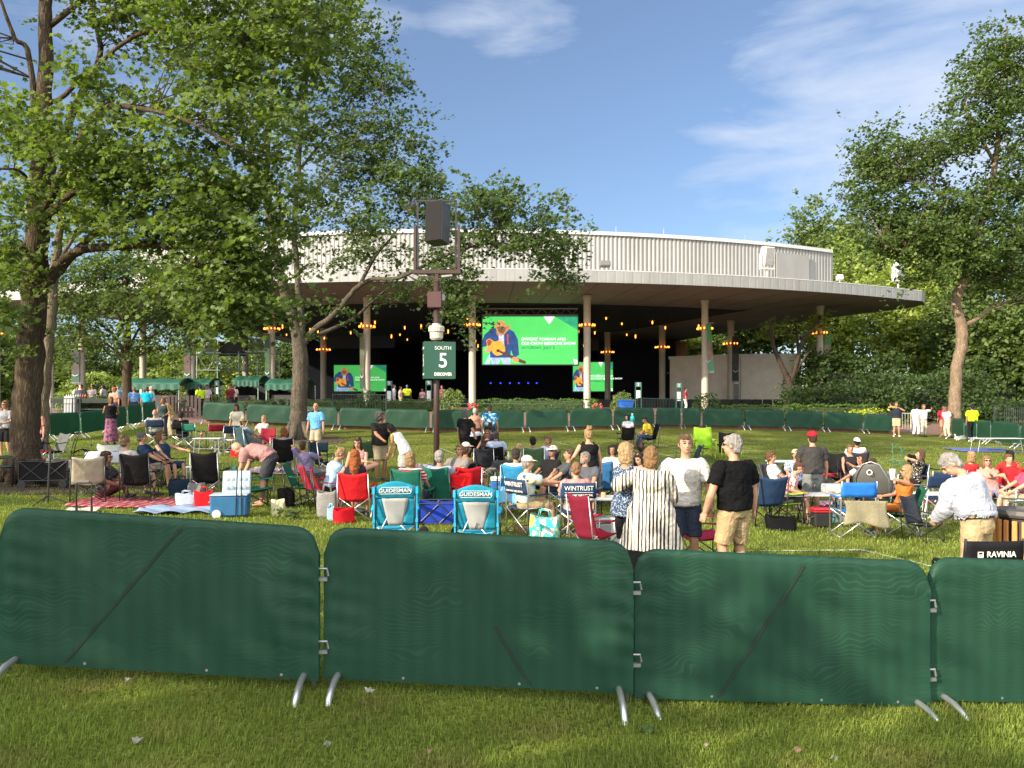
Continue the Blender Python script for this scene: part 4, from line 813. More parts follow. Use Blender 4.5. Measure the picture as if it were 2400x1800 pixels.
def make_barrier(label, W_=2.1, H_=1.02, near=True, seed=0, slope=0.0, z0=.10):
    """root at the left end on the ground; panel runs along +x, bottom at z=.1"""
    rd = random.Random(seed); root = empty('crowd_barrier'); r = .17
    ph = [rd.uniform(0, 6) for _ in range(8)]
    def top(x):
        e = min(x, W_-x); return H_-(r-math.sqrt(max(0, r*r-(r-min(e, r))**2)))
    def wr(x, z, side):
        e = min(x, W_-x, .4)/.4
        a = .010*math.sin(3.1*x+ph[0]+1.3*z)+.008*math.sin(7*x-4*z+ph[1])+.005*math.sin(15*x+9*z+ph[2])*(1-z/H_*.6)
        a += .006*math.sin(5*z+ph[3]+2*x); d = (1-e)*.008*math.sin(42*z+ph[4]+6*x)
        cr = .018*math.exp(-(((x-(W_-.28))-(.35-z)*.35)/.05)**2)*math.exp(-((z-.42)/.25)**2) if side < 0 else 0
        return (a+d)*min(1, (z+.1)*1.6)*min(1, (H_-z)*8+.15)+cr
    nu = 60 if near else 40; nv = 30 if near else 10; b = MB()
    def fn(u, v):
        x = W_*u; t = top(x)
        if v < .48: z = t*(v/.48); y = -max(.023, .032+wr(x, z, -1))
        elif v > .52: z = t*((1-v)/.48); y = max(.023, .032+wr(x, z, 1)*.8)
        else: a = (v-.48)/.04*math.pi; z = t+.026*math.sin(a); y = -.030*math.cos(a)
        return (x, y, z0+z+slope*x)
    b.grid(fn, nu, nv*2); b.build('fabric_cover', BF, root, smooth=True)
    b = MB()
    pts = [(.02, 0, z0-.02)]+[(.02+(r-r*math.cos(a)), 0, z0+H_-r+r*math.sin(a)+slope*.02) for a in np.linspace(0, math.pi/2, 7)]+[(W_-.02-(r-r*math.cos(a)), 0, z0+H_-r+r*math.sin(a)+slope*W_) for a in np.linspace(math.pi/2, 0, 7)]+[(W_-.02, 0, z0-.02+slope*W_)]
    b.tube([(p[0], p[1], p[2]-.02) for p in [(q_[0]*(W_-.04)/W_+.02, q_[1], q_[2]-.02) for q_ in pts]], .017, 8); b.tube([(.02, 0, z0+.05), (W_-.02, 0, z0+.05+slope*W_)], .017, 6)
    b.build('frame', GAL, root, smooth=True)
    for x in (.10, W_-.10):
        b = MB(); zz = slope*x
        for s in (-1, 1): b.tube([(x, 0, z0+zz+.03), (x, s*.06, z0+zz+.03), (x, s*.14, z0+zz+.022), (x, s*.23, zz+.095), (x, s*.30, zz+.055), (x, s*.34, zz+.0), (x, s*.35, zz-.06)], .0225, 10)
        b.build('foot', GAL, root, smooth=True)
    if near:
        for z in (.36, .86):
            b = MB(); b.tube([(W_-.02, 0, z+slope*W_), (W_+.05, 0, z+slope*W_), (W_+.06, 0, z-.05+slope*W_)], .009, 6); b.box((W_+.02, 0, z-.07+slope*W_), (.07, .03, .025)); b.build('coupling_hook', metal((.30, .31, .32), .5), root)
        b = MB()
        for x in (.55, 1.35, W_-.2): b.lathe((x, 0, 0), [(.006, 0), (.012, .002), (.013, .005)], 10)
        rot = Matrix.Rotation(R(90), 4, 'X'); vs = []
        b2 = MB()
        for x in (.55, 1.35, W_-.25):
            for k in range(10): a = k*.628; vs.append((x+.010*math.cos(a), -.036-wr(x, .03, -1), z0+.03+slope*x+.010*math.sin(a)))
        b2.add(vs, [tuple(range(i*10, i*10+10)) for i in range(3)]); b2.build('grommets', STEEL, root)['kind'] = 'stuff'
        for zz, nm in ((.30, 'seam'), (.055, 'hem')):   # sewn seams running along the cover
            b = MB(); b.tube([(W_*i/40, -.028-wr(W_*i/40, zz, -1), z0+zz+slope*W_*i/40+.004*math.sin(i)) for i in range(41)], .003, 4); b.build(nm, mat('seam_green', (.008, .036, .022), .8), root)
    WR[root.name] = wr; tag(root, label, 'barrier'); return root
def strap(root, xa, za, xb, zb, W_, slope):  # thin dark strip laid on the cover as a painted diagonal shadow line
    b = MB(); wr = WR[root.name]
    b.grid(lambda u, v: (xa+(xb-xa)*u+.013*(v-.5)*2, -max(.023, .032+wr(xa+(xb-xa)*u, za+(zb-za)*u, -1))-.004, .1+za+(zb-za)*u+slope*(xa+(xb-xa)*u)), 40, 1); b.build('painted_shadow_line', mat('painted_shadow_green', (.005, .022, .013), .8), root, thick=.002)
near = [((-3.42, 5.20, -.66), (-1.325, 5.33, -.825), 'leftmost of the near green covered barriers, catching light on its right side'), ((-1.30, 5.38, -.825), (.835, 5.36, -.925), 'near green covered barrier second from the left, under the blue camp chairs'),
        ((.855, 5.44, -.985), (3.02, 5.62, -1.115), 'near green covered barrier below the group of four standing people'), ((3.05, 5.68, -1.09), (5.15, 5.85, -1.2), 'near green covered barrier cut by the right edge of the picture')]
for i, (a, c, lb) in enumerate(near):
    a = Vector(a); c = Vector(c); w = math.hypot(c.x-a.x, c.y-a.y); sl_ = (c.z-a.z)/w; r = make_barrier(lb, w, 1.02, True, i+3, sl_); r.location = (a.x, a.y, CZ+a.z-1.14); r.rotation_euler.z = math.atan2(c.y-a.y, c.x-a.x); r['group'] = 'near green covered barriers'
    if i == 0: strap(r, 1.18, .98, .42, .03, w, sl_)  # these calls lay painted diagonal shadow lines on the near covers
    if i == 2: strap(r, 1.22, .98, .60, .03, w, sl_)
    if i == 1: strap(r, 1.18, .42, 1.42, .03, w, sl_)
FX = [(475, 38.6), (578, 38.4), (690, 38.2), (795, 37.9), (903, 37.7), (1012, 37.4), (1126, 37.3), (1234, 37.8), (1337, 38.3), (1440, 39), (1538, 39.8), (1600, 40.1), (1647, 40.2), (1747, 40.8), (1841, 41.4), (1932, 42), (2025, 42.6), (2096, 43)]
LXf = [(60, 28.5), (115, 30), (190, 32.0), (265, 34.0), (300, 35.2), (335, 36.6), (370, 37.6)]
RXf = [(2232, 40.5), (2262, 38.6), (2292, 37.0), (2325, 35.3), (2393, 32.8), (2470, 30.5)]
fb = make_barrier('x', 2.1, .87, False, 11, z0=.18)
used = False; names = []
for rowi, (lst, gname) in enumerate(((FX, 'far green covered barriers along the pavilion side'), (LXf, 'green covered barriers at the left side of the lawn'), (RXf, 'green covered barriers at the right side of the lawn'))):
    for i in range(len(lst)-1):
        (p0, d0), (p1, d1) = lst[i], lst[i+1]; a = at(p0, d0); c = at(p1, d1); w = math.hypot(c.x-a.x, c.y-a.y)
        o = fb if not used else dup(fb); used = True
        o.location = a; o.rotation_euler = (0, -math.atan2(c.z-a.z, w), math.atan2(c.y-a.y, c.x-a.x)); o.scale = ((w-.13)/2.1, 1, 1)
        tag(o, '', 'barrier', gname); names.append((o, rowi, i))
for o, rowi, i in names:
    side = ['far', 'left side', 'right side'][rowi]; n = [17, 6, 5][rowi]
    if rowi == 0: o['label'] = ['behind the standing woman in the beige tee', 'left of the middle maple trunk', 'behind the middle maple trunk', 'right of the man in the light blue tee', 'behind the man in the black shirt', 'just left of the sign pole', 'just right of the sign pole', 'behind the man in the blue patterned shirt', 'above the seated man looking back', 'behind the standing woman in black', 'below the bright blue bin', 'behind the man in yellow seated by the fence', 'shorter one above the white polo man', 'above the man in the black tee', 'behind the man in the red cap, left one', 'above the white tables, right one', 'second from the gap at the right', 'last one before the gap at the right'][i]+''; o['label'] = 'far dark green barrier '+o['label']
    else: o['label'] = 'green barrier at the %s of the lawn, %s' % (side.split()[0], (['nearest, behind the big trunk', 'second from the big trunk', 'behind the woman in patterned trousers', 'right of the woman in patterned trousers', 'in front of the turquoise shirt', 'farthest, next to the woman in green'] if rowi == 1 else ['farthest, beside the pale oak trunk', 'behind the yellow vest guard', 'right behind the yellow vest guard', 'right of the yellow vest guard', 'cut by the right edge'])[i])
# low brick edging along the far fence
b = MB(); P = [at(p, d+.35) for p, d in FX]
for i in range(len(P)-1):
    a, c = P[i], P[i+1]; w = (c-a).length; b.box((a+c)/2+Vector((0, 0, .06)), (w*.995, .22, .20), math.atan2(c.y-a.y, c.x-a.x), ry=-math.atan2(c.z-a.z, w))
ed = b.build('kerb', mat('edging', (.20, .095, .065), .85, .25, 5)); tag(ed, kind='structure')
# ================================================================ SIGN POLE WITH LOUDSPEAKER
BRN = paint((.045, .022, .018), .5); d = 16.0; pb = at(1023, d); H0 = pb.z
pole = empty('sign_pole', pb); tag(pole, 'brown steel pole with loudspeaker cradle on top and green section sign', 'sign pole')
def pz(py): return CZ-(py-HZ)/F*d-H0
b = MB(); b.tube([(0, 0, -.1), (0, 0, pz(655))], .062, 14); b.build('pole', BRN, pole, smooth=True)
b = MB()                                              # U shaped cradle: base beam, uprights, gussets
u0, u1, zb_ = -.44, .46, pz(638)
b.box((.01, 0, zb_), (.98, .16, .075)); b.box((u0, 0, (zb_+pz(528))/2), (.05, .15, pz(528)-zb_)); b.box((u1, 0, (zb_+pz(528))/2), (.05, .15, pz(528)-zb_))
b.box((-.10, 0, zb_-.09), (.28, .05, .05), ry=R(32)); b.box((.01, 0, zb_-.11), (.07, .13, .18))
for s, x in ((1, u0+.08), (-1, u1-.08)): b.box((x, 0, zb_+.08), (.2, .05, .03), ry=R(-45*s))
b.build('cradle', BRN, pole)
b = MB(); zt_ = pz(472)
for x in (-.385, .405): b.box((x, -.03, (pz(628)+zt_)/2), (.035, .05, zt_-pz(628)))
b.box((.01, -.03, zt_), (.83, .05, .035)); b.build('yoke', BLACKM, pole)
b = MB(); b.box((0, 0, 0), (.385, .36, .84), 0, .012); sp = b.build('loudspeaker_cabinet', mat('speaker_side', (.06, .062, .068), .55, .1, 8), pole, loc=(.03, -.02, pz(525))); sp.rotation_euler = (R(-7), R(-2.5), R(-24))
b = MB(); b.box((0, -.186, 0), (.37, .012, .825)); b.build('grille', mat('speaker_grille', (.012, .009, .010), .9, .1, 60, .6, 300), sp)
b = MB(); b.box((-.03, -.03, pz(704)), (.29, .20, .33), 0, .012); b.build('junction_box', paint((.07, .028, .028), .5), pole)
b = MB(); b.box((.13, .02, pz(698)), (.09, .12, .14), 0, .02); b.build('camera_unit', paint((.3, .3, .32), .4), pole)
b = MB(); b.tube([(.15, 0, pz(695)), (.19, -.02, pz(705)), (.13, -.06, pz(728)), (.10, -.07, pz(770))], .008, 5); b.tube([(.08, -.05, pz(660)), (.12, -.05, pz(690))], .006, 5); b.build('cable', BLACKM, pole)
b = MB(); b.box((.22, 0, pz(647)), (.22, .1, .04), ry=R(-8)); b.build('floodlight_arm', paint((.3, .3, .3), .4), pole)
BEI = paint((.50, .45, .36), .45)
b = MB(); b.lathe((0, 0, pz(786)), [(0, -.10), (.10, -.10), (.135, -.06), (.14, .06), (.165, .075), (.168, .16), (.15, .19), (.09, .20), (.09, .24), (0, .24)], 18); b.build('lamp_housing', BEI, pole, smooth=False)
SGN = mat('sign_green', (.012, .075, .045), .45, .05, 3)
sx0, sx1 = (1000-1023)/F*d-.03, (1073-1023)/F*d; zt, zl = pz(802), pz(888); w = .64; h = zt-zl; sy = R(11)
box = empty('section_sign', (.04, 0, (zt+zl)/2), 0, pole); box.rotation_euler.z = R(14)
b = MB(); b.box((0, 0, 0), (w, .30, h)); sb = b.build('sign_box', SGN, pole, loc=(.055, 0, (zt+zl)/2)); sb.rotation_euler.z = R(13)
bpy.data.objects.remove(box)
OW = mat('lettering_white', (.78, .78, .74), .5, 0)
text('SOUTH', 'lettering', OW, sb, (.06, -.155, .245), .105, align='CENTER'); text('5', 'lettering', OW, sb, (.06, -.155, -.02), .42, bold=.004, sx=.95); text('DISCOVER', 'lettering', OW, sb, (.06, -.155, -.29), .085, bold=.0035, sx=.9)
text('SOUTH', 'lettering', OW, sb, (-.325, 0, .245), .075, rot=(R(90), 0, R(-90)), sx=.7); text('5', 'lettering', OW, sb, (-.325, 0, -.02), .36, rot=(R(90), 0, R(-90)), sx=.6); text('DISCOVER', 'lettering', OW, sb, (-.325, 0, -.29), .06, rot=(R(90), 0, R(-90)), sx=.7)
# ================================================================ FENCES, INFO SIGNS, GATE, BIN
def info_sign(px, py0, py1, d, w, lb, top='1'):
    z1 = CZ-(py0-HZ)/F*d; z0 = CZ-(py1-HZ)/F*d; x = (px-1200)/F*d; zb = g(x, d); r = empty('info_sign', (x, d, zb)); tag(r, lb, 'sign', 'upright information signs'); h = z1-z0
    fm = mat('sign_frame', (.02, .07, .06), .5); b = MB()
    for s in (-1, 1): b.box((s*w/2, 0, (z1-zb)/2), (.07, .07, z1-zb))
    b.build('frame', fm, r); b = MB(); b.box((0, 0, z1-zb-.15), (w-.06, .06, .30)); b.build('head', mat('sign_head', (.10, .20, .17), .5), r); text(top, 'lettering', OW, r, (0, -.035, z1-zb-.15), .24)
    b = MB(); b.box((0, 0, z0-zb+h*.38), (w-.1, .04, h*.42)); b.build('notice', mat('notice', (.50, .52, .50), .6, .3, 4), r)
info_sign(912, 893, 950, 52, .36, 'slim green information sign left of the staff standing in the pavilion', '5'); info_sign(1005, 892, 950, 51, .36, 'slim dark information sign just left of the sign pole', '5'); info_sign(1496, 896, 942, 52, .38, 'slim green information sign right of the bright blue bin', '3'); info_sign(1591, 898, 948, 52, .36, 'slim dark information sign beside the usher in a red vest', '2'); info_sign(509, 892, 930, 50, .24, 'narrow white dotted sign post behind the yellow vest guard on the left', 'i')
def railing(pts, h, lb, c=(.02, .045, .04), step=.16, bars=True, name='railing'):
    r = empty(name, pts[0]); tag(r, lb, 'railing'); o = Vector(pts[0]); m = paint(c, .5)
    b = MB(); bb = MB()
    for i in range(len(pts)-1):
        a, q_ = Vector(pts[i])-o, Vector(pts[i+1])-o; b.tube([a+Vector((0, 0, h)), q_+Vector((0, 0, h))], .025, 6); b.tube([a+Vector((0, 0, .15)), q_+Vector((0, 0, .15))], .02, 6)
        for e in (a, q_): b.tube([e, e+Vector((0, 0, h+.05))], .03, 6)
        n = int((q_-a).length/step)
        if bars:
            for k in range(1, n): p = a.lerp(q_, k/n); bb.tube([p+Vector((0, 0, .15)), p+Vector((0, 0, h))], .011, 4)
    b.build('rails', m, r)
    if bars: tag(bb.build('bars', m, r), kind='stuff')
railing([at(1495, 47), at(1575, 47), at(1600, 47)], 1.15, 'black metal railing right of the bright blue bin'); railing([at(1040, 46), at(1128, 46), at(1235, 46), at(1370, 46.5)], .75, 'low green rail in front of the clipped hedge under the main screen', (.02, .10, .06), bars=False)
railing([at(2108, 47), at(2135, 47)], 1.1, 'short pale gate railing behind the man photographing', (.5, .5, .42)); railing([at(780, 47), at(880, 47), at(905, 47)], 1.2, 'dark railing behind the fence left of the sign pole'); railing([at(100, 42), at(170, 42), at(188, 42)], 1.0, 'black railing behind the big trunk at the left'); railing([at(2330, 46), at(2500, 40)], 1.7, 'tall black railing behind the right side barriers')
def slat_bin(px, d, h, r_, lb, wood=(.42, .17, .05), gap=(.03, .03, .03), n=22, lid=True, base=None):
    p = at(px, d); o = empty('trash_bin', p); tag(o, lb, 'trash bin'); b = MB(); b.lathe((0, 0, 0), [(r_*.88, .04), (r_*.88, h*.93)], 28); b.build('liner', mat('perforated', gap, .6, .5, 60), o)
    wm = mat('slat_wood', wood, .55, .15, 3, .2, 20, stretch=(6, 6, .6))
    for k in range(n):
        a = 2*math.pi*k/n; b = MB(); b.box((r_*math.cos(a), r_*math.sin(a), h*.47), (.028, 2*math.pi*r_/n*.55, h*.86), a, .006); b.build('slat', wm, o)
    if lid: b = MB(); b.lathe((0, 0, h*.93), [(r_*.7, -.02), (r_*1.02, 0), (r_*1.06, .03), (r_*1.0, .075), (r_*.62, .085), (r_*.58, .05), (r_*.58, -.05)], 30); b.build('rim', mat('rim', (.07, .065, .06), .5), o, smooth=False)
    b = MB(); b.lathe((0, 0, 0), [(0, .02), (r_*.95, .02), (r_*.95, .07), (0, .07)], 24); b.build('base', BLACKM, o); return o
slat_bin(2412, 8.8, 1.12, .335, 'round trash bin with upright orange wood slats at the right edge', (.60, .25, .07))
slat_bin(1598+0, 9.9+28, .01, .01, 'x') if False else None
slat_bin(728, 35.6, 1.1, .36, 'round trash bin with reddish slats beside the middle maple trunk', (.12, .05, .03), n=16); slat_bin(390+8, 43, 1.1, .4, 'dark slatted bin behind the left group near the stalls', (.05, .035, .03), n=16)
bb_ = at(1466, 45.5); o = empty('storage_bin', bb_+Vector((0, 0, .62))); tag(o, 'bright blue lidded plastic bin beside the pale variegated shrub', 'bin'); bm_ = paint((.02, .14, .55), .4)
b = MB(); b.box((0, 0, .22), (.82, .5, .42), 0, .04, taper=1.06); b.build('tub', bm_, o); b = MB(); b.box((0, 0, .46), (.94, .6, .07), 0, .03); b.build('lid', paint((.04, .20, .62), .4), o); b = MB(); b.tube([(-.2, -.28, .3), (-.15, -.31, .2), (.15, -.31, .2), (.2, -.28, .3)], .02, 6); b.build('handle', bm_, o)
o = tag(MB().box((0, 0, .32), (1.0, .6, .64)).build('plinth', mat('brick', (.16, .075, .05), .85), loc=bb_), 'low brick plinth under the bright blue bin', 'plinth')
# dark wooden picket gate left
o = empty('picket_gate', at(432, 42)); tag(o, 'dark wooden picket gate behind the fence right of the young tree', 'gate'); b = MB()
for k in range(9): b.box((-.85+k*.21, 0, .6), (.14, .03, 1.2))
b.build('pickets', mat('dark_wood', (.045, .03, .025), .7), o); b = MB(); b.box((0, .04, .9), (1.9, .04, .09)); b.box((0, .04, .3), (1.9, .04, .09)); b.build('rails', mat('dark_wood', (.045, .03, .025), .7), o)
# fallen leaves and litter in the foreground grass
lf = [(318, 1728, .06, 25, (.5, .46, .40), 'curled pale dry leaf in the foreground grass, lower left'), (865, 1620, .07, -20, (.5, .5, .45), 'pale grey fallen leaf below the second near barrier'), (762, 1742, .05, 70, (.42, .40, .33), 'thin pale fallen leaf left of the bottom middle'), (1865, 1763, .055, 0, (.45, .28, .16), 'tan fallen leaf at the bottom right'), (1950, 1785, .05, 40, (.28, .36, .18), 'green grey leaf lying at the bottom right edge'), (1003, 1762, .03, 0, (.42, .30, .18), 'tiny tan leaf in the bottom middle grass'), (297, 1590, .035, 10, (.55, .52, .45), 'small pale leaf under the leftmost near barrier'), (1650, 1752, .03, 0, (.4, .36, .25), 'tiny dry leaf left of the tan leaf at the bottom right'), (1515, 1712, .10, 15, (.06, .13, .03), 'large green leaf lying by the barrier feet in the middle')]
for px, py, s, a, c, lb in lf:
    p = G(px, py); b = MB(); n = len(LOBE); b.add([(x*s*1.2, y*s*.75, .03+.02*math.sin(i*2.1)) for i, (x, y) in enumerate(LOBE)]+[(0, 0, .045)], [(i, (i+1) % n, n) for i in range(n)])
    o = b.build('fallen_leaf', mat('dead_leaf', tuple(.62*q_ for q_ in c), .8, .3, 30)); o.location = p; o.rotation_euler = (R(15), R(20), R(a)); tag(o, lb, 'leaf')
# leafy twig lying in the grass
p = G(680, 1217); o = empty('fallen_twig', p); tag(o, 'leafy green twig lying on the grass left of the blue camp chairs', 'twig'); b = MB(); b.tube([(-.18, 0, .02), (0, .02, .08), (.16, -.02, .1)], .006, 5); b.build('stem', bark(), o)
C = rng.normal(0, 1, (46, 3))*np.array([.13, .07, .05])+np.array([0, 0, .10]); tag(leaves('foliage', C, .09, LM2, o, True, .9), kind='stuff')
# ================================================================ PEOPLE
def skin(c): return mat('skin', c, .55, .06, 9, spec=.35)
SK1 = (.40, .205, .125); SK2 = (.45, .25, .165); SK3 = (.30, .15, .09); SK4 = (.22, .115, .07)
def hairm(c):
    return mat('hair', c, .6, .35, 5, .8, 60, stretch=(9, 9, 1.2), spec=.3)
BRN_H = (.055, .030, .018); DK_H = (.012, .009, .008); BLD_H = (.36, .23, .11); RED_H = (.30, .085, .022); GRY_H = (.30, .28, .26); WHT_H = (.38, .36, .34); LBR_H = (.16, .085, .04)
def ik(a, t, l1, l2, pole):
    a = Vector(a); t = Vector(t); d = t-a; L_ = d.length
    if L_ > (l1+l2)*.995: d = d.normalized()*(l1+l2)*.995; t = a+d; L_ = d.length
    L_ = max(L_, abs(l1-l2)+.02); d.normalize(); x = (l1*l1-l2*l2+L_*L_)/(2*L_); h = math.sqrt(max(0, l1*l1-x*x))
    p = Vector(pole); p = p-d*p.dot(d); p = p.normalized() if p.length > 1e-5 else Vector((0, 0, 1)); return a+d*x+p*h, t
def person(label, pos, yaw, pose='stand', h=1.72, fem=False, build=1.0, sk=SK1, hair='short', hc=BRN_H, top=(.3, .3, .3), sleeve='short', bottom='shorts', bc=(.05, .05, .06), hat=None, glasses=False,
           lean=None, side=0, hy=0, hp=0, LH=None, RH=None, LF=None, RF=None, near=0, shoe=(.05, .05, .05), group=None, hem=None, loose=1.0, topmat=None, pz=None, barefoot=False, botmat=None, kneel=None, twist=0, belt=False, collar=False):
    hc_ok = hc; hc = hc or (.12, .08, .05)
    k = h/1.75; root_loc = Vector(pos)
    P = {'stand': Vector((0, 0, .925)), 'sit': Vector((0, -.06, .50)), 'floor': Vector((0, 0, .12)), 'bend': Vector((0, -.25, .90)), 'kneel': Vector((0, -.1, .38))}[pose]
    if pz is not None: P.z = pz
    if lean is None: lean = {'stand': 2, 'sit': -14, 'floor': 4, 'bend': 88, 'kneel': 25}[pose]
    rx = Matrix.Rotation(-R(lean), 3, 'X')@Matrix.Rotation(R(side), 3, 'Y')
    half = Matrix.Rotation(-R(lean*.55), 3, 'X')@Matrix.Rotation(R(side*.5), 3, 'Y')
    u1 = half@Vector((0, 0, 1)); f1 = half@Vector((0, 1, 0)); tw = Matrix.Rotation(R(twist), 3, 'Z'); u2 = rx@Vector((0, 0, 1)); f2 = rx@tw@Vector((0, 1, 0)); X = Vector((1, 0, 0)); X2 = rx@tw@X
    sw = (.180 if fem else .208)*(.5+.5*build); bl = build
    waist = P+u1*.16; chest = waist+u2*.20; shc = chest+u2*.115; neck = chest+u2*.165
    hd = (Matrix.Rotation(-R(lean*.35 if lean < 60 else lean*.8), 3, 'X'))@Matrix.Rotation(R(hy), 3, 'Z')@Matrix.Rotation(-R(hp), 3, 'X')
    hu, hf, hx = hd@Vector((0, 0, 1)), hd@Vector((0, 1, 0)), hd@Vector((1, 0, 0))
    head = neck+u2*.045+hu*.122+hf*.018
    wv = (.125 if fem else .155)*bl; wd = (.085 if fem else .105)*bl; hv = (.165 if fem else .155)*(.4+.6*bl); hdp = .115*(.3+.7*bl)
    def torso(inf, lo=0, hi=9, flare=0.0):
        rings = [(P-u1*.10, X*(hv*.75), f1*(hdp*.8)), (P-u1*.03, X*hv, f1*hdp), (P+u1*.05, X*(hv*.99), f1*hdp), (waist, X*wv*1.0+X*.012, f1*wd), (waist+u2*.09+f2*(.02*(bl-1)*5), X*(wv*1.08), f2*(wd*1.06)),
                 (chest-u2*.02+f2*(.012 if fem else .004), X2*(sw*.86), f2*(.118 if fem else .112)*(.5+.5*bl)), (chest+u2*.06, X2*(sw*.93), f2*(.108)*(.5+.5*bl)), (shc, X2*(sw*.80), f2*.085), (shc+u2*.030, X2*(sw*.52), f2*.065), (neck, X2*.062, f2*.062)]
        return [(c, a*inf+a.normalized()*(.012 if inf > 1 else 0), b_*inf+b_.normalized()*(.012 if inf > 1 else 0)) for c, a, b_ in rings][lo:hi+1]
    sh = {1: shc+X2*(sw-.015)-u2*.012, -1: shc-X2*(sw-.015)-u2*.012}; hip = {1: P+X*.085-u1*.02, -1: P-X*.085-u1*.02}
    dH = {'stand': {1: (.30, .06, .80), -1: (-.30, .06, .80)}, 'sit': {1: (.22, .30, .62), -1: (-.22, .30, .62)}, 'floor': {1: (.22, .34, .28), -1: (-.22, .34, .28)}, 'bend': {1: (.15, .42, .32), -1: (-.12, .40, .30)}, 'kneel': {1: (.15, .45, .35), -1: (-.15, .45, .35)}}[pose]
    dF = {'stand': {1: (.12, .02, .09), -1: (-.12, -.03, .09)}, 'sit': {1: (.14, .42, .09), -1: (-.14, .40, .09)}, 'floor': {1: (-.12, .42, .07), -1: (.12, .46, .07)}, 'bend': {1: (.13, -.05, .09), -1: (-.13, -.12, .09)}, 'kneel': {1: (.12, -.45, .06), -1: (-.12, -.45, .06)}}[pose]
    hands = {1: Vector(RH or dH[1]), -1: Vector(LH or dH[-1])}; feet = {1: Vector(RF or dF[1]), -1: Vector(LF or dF[-1])}
    J = {}
    for s in (1, -1):
        el, ha = ik(sh[s], hands[s], .285, .255, (s*.55, -.75, -.35) if pose != 'floor' else (s*.8, -.4, -.2))
        pol = {'stand': (0, 1, 0), 'sit': (s*.15, 1, 1), 'floor': (s*.9, .2, .9), 'bend': (0, 1, 0), 'kneel': (0, 1, -.6)}[pose]
        kn, an = ik(hip[s], feet[s], .425, .405, kneel or pol); J[s] = (el, ha, kn, an)
    vox = {2: .0085, 1: .013, 0: .020}[near]
    b = MB()
    b.loft(torso(.93 if top is not None else 1.0), 16)
    lr = (.9 if fem else 1.0)*(.6+.4*bl); ar = (.82 if fem else 1.0)*(.7+.3*bl)
    b.tube([neck-u2*.05, neck+u2*.03, head-hu*.06], [.062*(.9 if fem else 1), .054*(.92 if fem else 1), .052], 10)
    # head: skull, jaw, nose, ears, brow, lips
    b.ell(head+hu*.02-hf*.01, .077, .094, .105, hd, 14, 10); b.ell(head-hu*.045+hf*.022, .060, .068, .072, hd, 12, 8); b.ell(head-hu*.088+hf*.055, .026, .024, .022, hd, 8, 6)
    b.ell(head-hu*.012+hf*.098, .011, .020, .024, hd, 8, 6); b.ell(head-hu*.026+hf*.104, .016, .014, .011, hd, 8, 6); b.ell(head+hu*.028+hf*.080, .050, .014, .010, hd, 8, 6)
    b.ell(head-hu*.056+hf*.082, .024, .010, .009, hd, 8, 6)
    for s in (1, -1): b.ell(head+hx*s*.080-hf*.012-hu*.005, .009, .020, .031, hd, 8, 6); b.ell(head+hx*s*.036-hu*.028+hf*.066, .020, .018, .020, hd, 8, 6)
    for s in (1, -1):
        el, ha, kn, an = J[s]
        b.tube([sh[s]+u2*.0, sh[s].lerp(el, .25), sh[s].lerp(el, .6), el, el.lerp(ha, .25), el.lerp(ha, .65), ha], [x*ar for x in (.064, .061, .051, .041, .045, .036, .027)], 10)
        fd = (ha-el).normalized(); inw = (-X2*s*.8+f2*.3); inw = (inw-fd*inw.dot(fd)).normalized(); pn = fd.cross(inw)   # palm faces inwards
        wdir = pn; c = ha+fd*.045
        b.loft([(ha-fd*.01, wdir*.026, inw*.020), (ha+fd*.03, wdir*.038, inw*.017), (ha+fd*.075, wdir*.041, inw*.015), (ha+fd*.092, wdir*.036, inw*.011)], 10)
        fr_ = .0085 if near == 2 else .0115
        for q_, (o_, ln) in enumerate(((-.031, .062), (-.010, .072), (.011, .068), (.031, .052))):
            p0 = ha+fd*.085+wdir*o_; p1 = p0+(fd*.8+inw*.35)*ln*.5; p2 = p1+(fd*.35+inw*.8)*ln*.45; b.tube([p0, p1, p2], [fr_, fr_*.95, fr_*.75], 7)
        p0 = ha+fd*.025-wdir*.03+inw*.006; p1 = p0+(fd*.6-wdir*.5+inw*.4)*.04; b.tube([p0, p1, p1+(fd*.8+inw*.45)*.03], [fr_*1.3, fr_*1.15, fr_*.8], 7)
        b.tube([hip[s], hip[s].lerp(kn, .3), hip[s].lerp(kn, .7), kn, kn.lerp(an, .28), kn.lerp(an, .6), an], [x*lr for x in (.088, .083, .062, .053, .055, .043, .033)], 12)
        d = (an-kn).normalized(); ft = Vector((s*.12, 1, 0)) if pose in ('stand', 'sit', 'bend') else (Vector((s*.5, .7, .3)) if pose == 'floor' else Vector((0, -1, -.2))); ft.normalize()
        b.loft([(an-ft*.055-Vector((0, 0, .045)), X*.022, Vector((0, 0, .025))), (an-ft*.02-Vector((0, 0, .045)), X*.034, Vector((0, 0, .040))), (an+ft*.05-Vector((0, 0, .05)), X*.036, Vector((0, 0, .032))), (an+ft*.13-Vector((0, 0, .062)), X*.042, Vector((0, 0, .020))), (an+ft*.175-Vector((0, 0, .066)), X*.030, Vector((0, 0, .013)))], 10)
        J[s] = (el, ha, kn, an, ft)
    root = b.build('person', skin(sk), None, rem=vox, sm=2 if near else 1); root.location = root_loc; root.rotation_euler.z = R(yaw); root.scale = (k, k, k)
    tag(root, label, 'person', group)
    def part(mb, name, m, rem=vox*1.1, sm=2): return mb.build(name, m, root, True, rem=rem, sm=sm)
